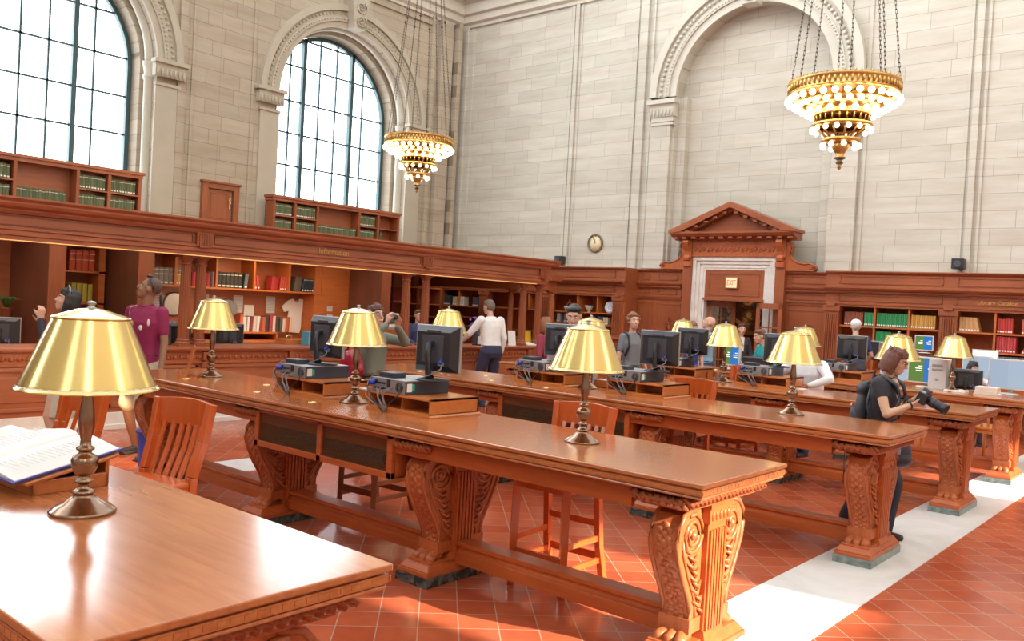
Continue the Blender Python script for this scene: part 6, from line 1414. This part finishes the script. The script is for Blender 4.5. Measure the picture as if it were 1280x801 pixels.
    return t, dict(s=s, EL=EL, SH=SH, NK=NK, P=P, RT=RT, hp=hp, up=up, HC=HC, KN=KN, T=S_)
def D(px, dep): p = atD(px, 440, dep); return (p.x, p.y, 0)
rt = Vector((.762, .647, 0)); tc_ = Vector((.647, -.762, 0))    # picture-right, towards camera
def F(r, c): v = rt*r+tc_*c; return (v.x, v.y)
# --- man in maroon polo
t, i = person('standing man in maroon polo and khaki shorts, chin raised, hand in pocket', (-8.40, 4.24, 0), F(-.30, .95), 1.82, (.26, .012, .075), (.50, .42, .30), (.10, .05, .035), 'brown', sleeve='short', btype='shorts', style='shaved', head=(22, -58, 0), hands=[(-.26, .08, .86), (.235, .10, .90)], elb=[(-.3, -1, 0), (.75, -1, 0)], feet=[(-.17, .10), (.15, -.10)], collar=(.26, .012, .075), build=1.06, curl=35)
g = MB(); g.T = i['T']; up = i['up']; 
for a, b_, w in (((-.055, .125, .34), (-.03, .125, .36), .012),): pass
e_ = MB(); e_.T = i['T']; e_.ell(up(.075, .118, .345), (.032, .010, .028), 10, 6); e_.tube([up(.045, .126, .355), up(.075, .132, .37), up(.105, .124, .355)], .006, 5); e_.build('gold_emblem', cm((.75, .50, .15), .6), t)
e_ = MB(); e_.T = i['T']; e_.ell(up(-.04, .122, .31), (.022, .008, .025), 8, 6); e_.ell(up(-.115, .105, .36), (.014, .01, .035), 8, 6); e_.build('white_badge', cm((.75, .72, .68), .6), t)
e_ = MB(); e_.T = i['T']; [e_.box(*[c for k in zip((up(.045+.022*j, .121, .275)), (up(.060+.022*j, .125, .290))) for c in k]) for j in range(3)]; e_.build('gold_stitching', cm((.60, .25, .08), .6), t)
sh = i['SH'][1]; e_ = MB(); e_.T = i['T']; e_.tube([sh+Vector((-.055, .0, .06)), sh+Vector((-.03, .058, .035)), sh+Vector((-.03, .068, -.02)), sh+Vector((-.035, .05, -.08))], .004, 5); e_.build('cream_piping', cm((.7, .6, .4)), t)
hp = i['hp']; e_ = MB(); e_.T = i['T']
for sd in (-1, 1): e_.ell(hp(sd*.035, .045, .118), (.026, .022, .014), 10, 6); e_.tube([hp(sd*.06, .04, .11), hp(sd*.084, -.02, .06), hp(sd*.082, -.05, .02)], .004, 5)
e_.build('sunglasses', M['plastic'], t)
# --- dark-haired woman with raised hands
t, i = person('woman with long black hair looking up, both hands raised, beige skirt', D(83, 8.1), F(-.85, .5), 1.66, (.035, .03, .04), (.55, .48, .38), (.018, .014, .014), 'light', style='long', hair_len=.22, btype='skirt', head=(14, 0, 0), hands=[(-.10, .24, 1.42), (.10, .22, 1.36)], elb=[(-.3, .3, -1), (.3, .3, -1)], curl=55, hn=[(.8, .3, 0), (-.8, .3, 0)], hd=[(0, -.1, 1), (0, .1, 1)], build=.88)
e_ = MB(); e_.T = i['T']; w = i['EL'][1][1]; e_.tube([w+Vector((.027*cos(a), .027*sin(a), -.01)) for a in [k*.7 for k in range(9)]], .007, 5, closed=True); e_.build('bracelet', cm((.15, .1, .35), .3), t)
hp = i['hp']; e_ = MB(); e_.T = i['T']; e_.tube([hp(-.082, .0, .06), hp(-.06, .02, .13), hp(0, .03, .148), hp(.06, .02, .13), hp(.082, 0, .06)], .008, 6); e_.build('sunglasses', M['silver'], t)
# --- woman in grey-green coat photographing
t, i = person('woman in belted grey-green coat raising a small camera to the right', D(467, 8.6), F(.72, .69), 1.66, (.20, .23, .19), (.05, .045, .045), (.085, .030, .02), 'light', style='bob', glasses=True, head=(10, -8, 0), hands=[(-.01, .36, 1.52), (.12, .35, 1.54)], elb=[(-.9, .2, -.8), (.9, .1, -.8)], curl=60, hn=[(.7, .2, 0), (-.7, .2, 0)], hd=[(.1, .1, 1), (-.1, .1, 1)], hem=-.10, build=.86)
e_ = MB(); e_.T = i['T']; e_.tube([i['up'](.165*cos(a), .122*sin(a), .075) for a in [k*2*pi/20 for k in range(20)]], .020, 6, closed=True); e_.build('coat_belt', cm((.10, .06, .03)), t)
e_ = MB(); e_.T = i['T']; e_.box(-.03, .03, .105, .145, 1.005-0, 1.055); e_.build('belt_buckle', M['brass'], t)
wp_ = t.matrix_basis @ (i['T'] @ ((i['EL'][0][1]+i['EL'][1][1])*.5+Vector((0, .02, .085))))
cmt = thing('compact_camera', 'small silver-blue camera held up by the grey-coated woman', 'camera', wp_, t.rotation_euler.z); b = MB(); b.box(-.055, .055, -.012, .018, -.03, .035); b.build('camera_body', M['silver'], cmt, bevel=.006); b = MB(); b.T = Matrix.Rotation(radians(-90), 4, 'X'); b.lathe([(.024, .015), (.024, .04), (.016, .045), (0, .04)], seg=18); b.build('lens', M['plastic'], cmt)
bagp = t.matrix_basis @ Vector((.27, .02, 1.05)); bg_ = thing('red_handbag', 'shiny dark red handbag hanging at the grey-coated woman side', 'handbag', bagp, t.rotation_euler.z); b = MB(); b.ell((0, 0, .02), (.08, .15, .13), 18, 12); b.ell((0, .05, -.04), (.08, .12, .10), 16, 10); b.ell((0, -.05, -.03), (.085, .12, .11), 16, 10); blob(b, 'bag_body', cm((.33, .01, .03), .22, var=.3, scale=14, bump=.8, bscale=20), bg_, .012, 3); b = MB(); b.tube([(0, -.10, .11), (-.03, -.07, .22), (-.07, .0, .31), (-.03, .05, .22), (0, .10, .11)], .010, 6); b.build('strap', cm((.25, .01, .02), .3), bg_)
# --- man in white shirt at the counter, seen from behind
t, i = person('man in white shirt and navy trousers seen from behind, leaning on the counter', (-9.55, 10.75, 0), (-1, .22), 1.80, (.80, .80, .80), (.035, .04, .085), (.17, .13, .10), 'light', lean=7, hands=[(-.28, .40, 1.05), (.26, .08, .86)], elb=[(-.5, -.8, 0), (.5, -.9, .1)], head=(-8, 10, 0), feet=[(-.10, .05), (.13, -.06)], build=1.14, style='short')
# --- staff member behind the counter
t, i = person('staff member in navy top half hidden behind the middle columns', (XC-1.8, onX(522, 400, XC-1.8).y, 0), (.9, -.3), 1.60, (.035, .045, .12), (.05, .05, .06), (.12, .07, .04), 'light', pz=.86, kneehint=(0, 1, 0), hands=[(-.15, .3, .95), (.15, .3, .95)], style='short')
# --- dark-haired man, head above the near lamp
t, i = person('dark-haired man looking down, head above the second table right lamp', D(716, 9.15), F(-.35, .94), 1.78, (.35, .30, .30), (.08, .08, .10), (.022, .018, .018), 'light', head=(-16, 10, 0), build=1.05)
t, i = person('brown-haired visitor bending down behind the third table left monitor', D(691, 12.7), F(-.6, -.8), 1.60, (.28, .03, .06), (.08, .05, .06), (.26, .10, .04), 'light', style='bob', lean=16, head=(-14, 0, 0))
# --- teenager in grey T-shirt
t, i = person('teenager in grey T-shirt with dark backpack straps, looking to the right', D(789, 12.2), F(.45, .89), 1.70, (.19, .20, .23), (.10, .10, .13), (.22, .10, .05), 'light', style='curly', sleeve='short', head=(6, -14, 0), build=.92)
e_ = MB(); e_.T = i['T']; up = i['up']
for sd in (-1, 1): e_.tube([up(sd*.11, -.10, .44), up(sd*.115, -.02, .525), up(sd*.115, .07, .48), up(sd*.12, .118, .34), up(sd*.15, .06, .18)], [.018]*5, 6)
e_.ell(up(0, -.17, .28), (.14, .09, .2), 14, 10); e_.build('backpack', cm((.03, .03, .045)), t)
# --- child/person in blue, bald man in light blue
t, i = person('person in royal blue top partly behind a monitor, left of bald man', D(862, 13.5), F(.2, .9), 1.62, (.03, .05, .40), (.3, .25, .2), (.25, .12, .06), 'light', sleeve='cap', style='bob', btype='shorts', hands=[(-.2, .1, .95), (-.02, .3, 1.3)], head=(0, 20, 0))
t, i = person('bald man in light blue T-shirt looking up, holding something at chest height', D(883, 14.1), F(-.75, -.1), 1.72, (.24, .42, .62), (.04, .06, .12), (.4, .35, .3), 'light', sleeve='short', style='none', head=(24, 0, 0), hands=[(-.05, .34, 1.25), (.1, .34, 1.24)], build=1.08)
# --- woman in the doorway
t, i = person('woman in black leather jacket and white top walking through the doorway', D(925, 16.7), F(.05, 1), 1.60, (.03, .03, .04), (.6, .5, .5), (.07, .035, .03), 'light', style='short', btype='skirt', build=.92, feet=[(-.1, .14), (.1, -.12)])
e_ = MB(); e_.T = i['T']; up = i['up']; e_.prism([(up(-.04, 0, .52).x, up(0, 0, .52).z), (.045, up(0, 0, .52).z), (.03, up(0, 0, .22).z), (-.03, up(0, 0, .22).z)], 'y', .09, .128); e_.build('white_top', cm((.75, .72, .7)), t)
# --- man in cap at the wall computers
t, i = person('man in navy T-shirt and white cap seen from behind at bookcase computers', D(1069, 15.6), F(.25, -.95), 1.80, (.035, .05, .15), (.06, .06, .08), (.45, .43, .4), 'light', sleeve='short', lean=9, hands=[(-.2, .3, 1.0), (.24, .28, .96)], head=(-8, 0, 0), build=1.12)
hp = i['hp']; e_ = MB(); e_.T = i['T']; e_.ell(hp(0, -.02, .062), (.092, .108, .078), 16, 10); e_.cap(hp(-.04, .08, .06), hp(-.03, .15, .05), .02, .012, 8); e_.cap(hp(.04, .08, .06), hp(.03, .15, .05), .02, .012, 8); e_.cap(hp(0, .08, .06), hp(0, .16, .05), .02, .012, 8); blob(e_, 'cap', cm((.8, .8, .8)), t, .010, 2)
# --- sitter in white shirt behind the fourth table
t, i = person('grey-haired person in white shirt and jeans seated behind the fourth table', (-3.84, 10.0, 0), (-.25, -1), 1.68, (.80, .80, .82), (.05, .10, .28), (.22, .21, .21), 'tan', pz=.80, lean=12, feet=[(-.12, .28, .16), (.14, .20, .16)], hands=[(-.24, .42, 1.02), (.22, .42, 1.02)], elb=[(-1, 0, -.2), (1, 0, -.2)], head=(-20, 0, 0), build=1.1)
# --- person with teal sleeve at the far computers
t, i = person('person in teal top leaning in behind the fourth table right computer', D(966, 13.6), F(-.9, .2), 1.60, (.02, .35, .38), (.06, .06, .08), (.16, .07, .035), 'light', lean=22, sleeve='short', hands=[(-.15, .45, 1.0), (.18, .45, .98)], head=(-10, 0, 0))
# --- child at right
t, i = person('child in white and navy striped shirt seated beyond the fifth table', D(1215, 12.9), F(.1, 1), 1.36, (.72, .73, .78), (.06, .06, .1), (.03, .025, .025), 'asian', pz=.80, head=(-12, 5, 0), feet=[(-.1, .25), (.1, .25)], hands=[(-.2, .34, 1.16), (.2, .34, 1.16)], elb=[(-1, 0, -.4), (1, 0, -.4)], style='bob')
e_ = MB(); e_.T = i['T']; up = i['up']
for z in (.10, .2, .3, .4): e_.tube([up(.170*cos(a), .118*sin(a), z) for a in [k*2*pi/24 for k in range(24)]], .012, 5, closed=True)
e_.build('navy_stripes', cm((.03, .04, .12)), t)
# --- the woman with the camera (nearest figure)
t, i = person('woman in black top and jeans with glasses, looking down at her large camera', (-2.27, 7.40, 0), F(.80, .60), 1.56, (.028, .028, .038), (.022, .026, .045), (.13, .042, .026), 'asian', style='bob', glasses=True, sleeve='cap', head=(-18, 4, 0), lean=4,
   hands=[(.02, .285, 1.26), (.13, .30, 1.225)], elb=[(-.55, -.5, -.9), (.75, -.4, -.9)], curl=62, hn=[(.75, .55, .1), (-.6, .3, .6)], hd=[(.45, .8, .1), (-.2, .9, .15)], feet=[(-.10, -.26), (.13, .12)], shoes=(.05, .02, .018), build=1.22, vox=.008, voxh=.0065, hem=-.08)
s = i['s']; up = i['up']; TT = i['T']
e_ = MB(); e_.T = TT; q = [(-.05, .062, .505), (-.06, .108, .42), (-.03, .126, .33), (0, .13, .30), (.03, .126, .33), (.06, .108, .42), (.05, .062, .505)]
e_.add([up(x, y, z) for x, y, z in q]+[up(0, .113, .42), up(0, .075, .50)], [(0, 1, 7, 8), (1, 2, 3, 7), (7, 3, 4, 5), (8, 7, 5, 6)], True); 
e_.ell(up(0, .075, .43), (.052, .048, .085), 14, 10); e_.build('neckline_skin', cm(SKIN['asian'], .5, var=.06, scale=20), t)
e_ = MB(); e_.T = TT; nk = i['NK']; e_.tube([up(-.075, -.03, .53), up(-.075, .06, .50), up(-.04, .12, .40), up(.02, .16, .34), (.03, .24, 1.29)], .011, 6); e_.tube([up(.075, -.03, .53), up(.08, .06, .50), up(.085, .13, .40), up(.1, .17, .32), (.09, .25, 1.28)], .011, 6); e_.tube([up(-.075, -.03, .53), up(0, -.075, .52), up(.075, -.03, .53)], .011, 6); e_.build('camera_strap', M['plastic'], t)
e_ = MB(); e_.T = TT; w, e0 = i['EL'][1][1], i['EL'][1][0]; d = (w-e0).normalized(); c0_ = w-d*.02; a_ = d.cross(Vector((0, 0, 1))).normalized(); b_ = d.cross(a_)
e_.tube([c0_+(a_*cos(k*.52)+b_*sin(k*.52))*.029 for k in range(12)], .008, 6, closed=True); e_.ell(c0_+b_*-.03, (.018, .018, .012), 10, 6); e_.build('wristwatch', M['plastic'], t)
# camera object
cw = t.matrix_basis @ (TT @ Vector((.075, .38, 1.295)))
cam_o = thing('dslr_camera', 'black camera with long zoom lens held in both hands, pointing down right', 'camera', cw, t.rotation_euler.z-radians(12)); cam_o.rotation_euler.x = radians(-24)
b = MB(); b.box(-.068, .068, -.03, .03, -.045, .045); b.box(.04, .072, -.03, .05, -.045, .045); b.prism([(-.03, .045), (.03, .045), (.018, .075), (-.018, .075)], 'y', -.03, .035); b.build('camera_body', M['plastic'], cam_o, bevel=.008)
b = MB(); b.T = Matrix.Rotation(radians(-90), 4, 'X'); b.lathe([(.036, .03), (.037, .06), (.040, .065), (.040, .10), (.036, .105), (.038, .11), (.038, .15), (.036, .155), (.042, .165), (.044, .195), (.038, .195), (.03, .18), (0, .175)], seg=32); b.build('lens', M['plastic'], cam_o)
b = MB(); b.T = Matrix.Rotation(radians(-90), 4, 'X'); b.lathe([(.0405, .068), (.0415, .07), (.0415, .095), (.0405, .097)], seg=32); b.build('focus_ring', M['plasticg'], cam_o); b = MB(); b.box(-.055, .035, -.032, -.029, -.035, .03); b.build('rear_screen', cm((.10, .11, .13), .15), cam_o)
b = MB(); b.lathe([(.018, .045), (.018, .055), (0, .055)], (.045, 0, 0), 16); b.build('mode_dial', M['silver'], cam_o)
# backpack
bp_ = t.matrix_basis @ (TT @ Vector((-.02, -.12, .93))); bk = thing('backpack', 'dark grey backpack worn by the camera woman, straps over her shoulders', 'backpack', bp_, t.rotation_euler.z)
b = MB(); b.ell((0, -.03, .15), (.13, .065, .20), 20, 14); b.ell((0, -.08, .10), (.11, .055, .12), 16, 10); b.ell((0, -.03, .34), (.10, .06, .07), 14, 8); blob(b, 'bag', cm((.05, .052, .06), .6, var=.3, scale=10, bump=.6, bscale=30), bk, .010, 3)
b = MB(); b.tube([(-.10, -.10, .20), (0, -.125, .21), (.10, -.10, .20)], .006, 5); b.build('zip', M['silver'], bk)
b = MB()
for sd in (-1, 1): b.tube([(sd*.10, .02, .40), (sd*.11, .14, .465), (sd*.11, .245, .40), (sd*.115, .275, .28), (sd*.14, .22, .12), (sd*.15, .08, .02)], [.016, .02, .02, .018, .01, .008], 6)
b.build('strap', M['plasticg'], bk)
# shoulder bag on her far hip and hanging cord loops
hb = t.matrix_basis @ (TT @ Vector((.17, .16, .80))); bb_ = thing('shoulder_bag', 'rounded navy-black shoulder bag showing beyond the third table end', 'bag', hb, t.rotation_euler.z+.3)
b = MB(); b.ell((0, 0, 0), (.08, .15, .13), 18, 12); b.ell((0, .03, -.06), (.085, .13, .08), 16, 10); blob(b, 'bag_body', cm((.04, .045, .075), .4, var=.3, scale=10), bb_, .010, 3); b = MB(); b.tube([(0, -.13, .05), (-.05, -.2, .35), (-.12, -.15, .62)], .012, 6); b.build('strap', M['plastic'], bb_); b = MB(); b.box(.06, .09, -.05, .06, -.02, .07); b.build('silver_flap', M['silver'], bb_, bevel=.01)
pc_ = t.matrix_basis @ (TT @ Vector((-.06, -.24, .80))); lp_ = thing('camera_pouch', 'black pouch with a long dangling strap below the camera woman backpack', 'pouch', pc_, t.rotation_euler.z)
b = MB(); b.box(-.06, .06, -.045, .045, -.10, .09); b.build('pouch', M['plastic'], lp_, bevel=.02); b = MB(); b.box(-.01, .01, -.06, -.055, -.36, -.08); b.build('dangling_strap', M['plastic'], lp_); b = MB()
for k in range(4): b.tube([(.0+.01*k, -.03, .02), (.0, -.16, -.06-.012*k), (0, -.30, -.05-.01*k), (0, -.42, .03)], .007, 5)
b.build('cord_loops', M['cable'], lp_)
# ================================================================ LIGHT
w = bpy.data.worlds.new('World'); SC.world = w; w.use_nodes = True
bg = w.node_tree.nodes['Background']; bg.inputs['Color'].default_value = (.96, .975, 1.0, 1)
wt = w.node_tree; tc = N(wt, 'ShaderNodeTexCoord'); sp = N(wt, 'ShaderNodeSeparateXYZ'); L(wt, tc.outputs['Generated'], sp.inputs[0])
a_ = N(wt, 'ShaderNodeMapRange'); a_.inputs['From Min'].default_value = -.45; a_.inputs['From Max'].default_value = -.62; L(wt, sp.outputs['X'], a_.inputs['Value'])
b_ = N(wt, 'ShaderNodeMapRange'); b_.inputs['From Min'].default_value = .75; b_.inputs['From Max'].default_value = .55; L(wt, sp.outputs['Z'], b_.inputs['Value'])
m_ = N(wt, 'ShaderNodeMath', _operation='MULTIPLY'); L(wt, a_.outputs[0], m_.inputs[0]); L(wt, b_.outputs[0], m_.inputs[1])
c_ = N(wt, 'ShaderNodeMapRange'); c_.inputs['From Min'].default_value = -.25; c_.inputs['From Max'].default_value = -.4; L(wt, sp.outputs['Y'], c_.inputs['Value'])
d_ = N(wt, 'ShaderNodeMapRange'); d_.inputs['From Min'].default_value = .85; d_.inputs['From Max'].default_value = .75; L(wt, sp.outputs['Z'], d_.inputs['Value'])
n_ = N(wt, 'ShaderNodeMath', _operation='MULTIPLY'); L(wt, c_.outputs[0], n_.inputs[0]); L(wt, d_.outputs[0], n_.inputs[1])
s_ = N(wt, 'ShaderNodeMath', _operation='MULTIPLY_ADD'); s_.inputs[1].default_value = 6.5; s_.inputs[2].default_value = 1.5; L(wt, m_.outputs[0], s_.inputs[0])
t_ = N(wt, 'ShaderNodeMath', _operation='MULTIPLY_ADD'); t_.inputs[1].default_value = 2.2; L(wt, n_.outputs[0], t_.inputs[0]); L(wt, s_.outputs[0], t_.inputs[2]); L(wt, t_.outputs[0], bg.inputs['Strength'])
def sun(dirv, e, ang=.6):
    l = bpy.data.lights.new('sun', 'SUN'); l.energy = e; l.angle = radians(ang); l.color = (1, .93, .82); o = bpy.data.objects.new('sun', l); COL.objects.link(o)
    o.rotation_euler = Vector(dirv).to_track_quat('-Z', 'Y').to_euler(); return o
sun((-11.2, -1.2, -5.25), 16)
def area(loc, dirv, sx, sy, e, col):
    l = bpy.data.lights.new('lamp', 'AREA'); l.shape = 'RECTANGLE'; l.size = sx; l.size_y = sy; l.energy = e; l.color = col; o = bpy.data.objects.new('area_light', l); COL.objects.link(o)
    o.location = loc; o.rotation_euler = Vector(dirv).to_track_quat('-Z', 'Y').to_euler(); return o
area((XC-.45, 4.0, 2.09), (-.7, 0, -1), .06, 16, 60, (1, .68, .36))
area((XS+.25, 9.0, 2.55), (-.6, 0, -1), .06, 4.4, 45, (1, .66, .34))
area((-8.9, 21.5, 4.8), (-.2, .3, -1), 1.5, 1.5, 120, (1, .75, .5))  # unseen fill light added so the lobby painting is not black
vs = SC.view_settings; vs.view_transform = 'Standard'; vs.look = 'None'; vs.exposure = .1; vs.gamma = 1; vs.use_curve_mapping = False
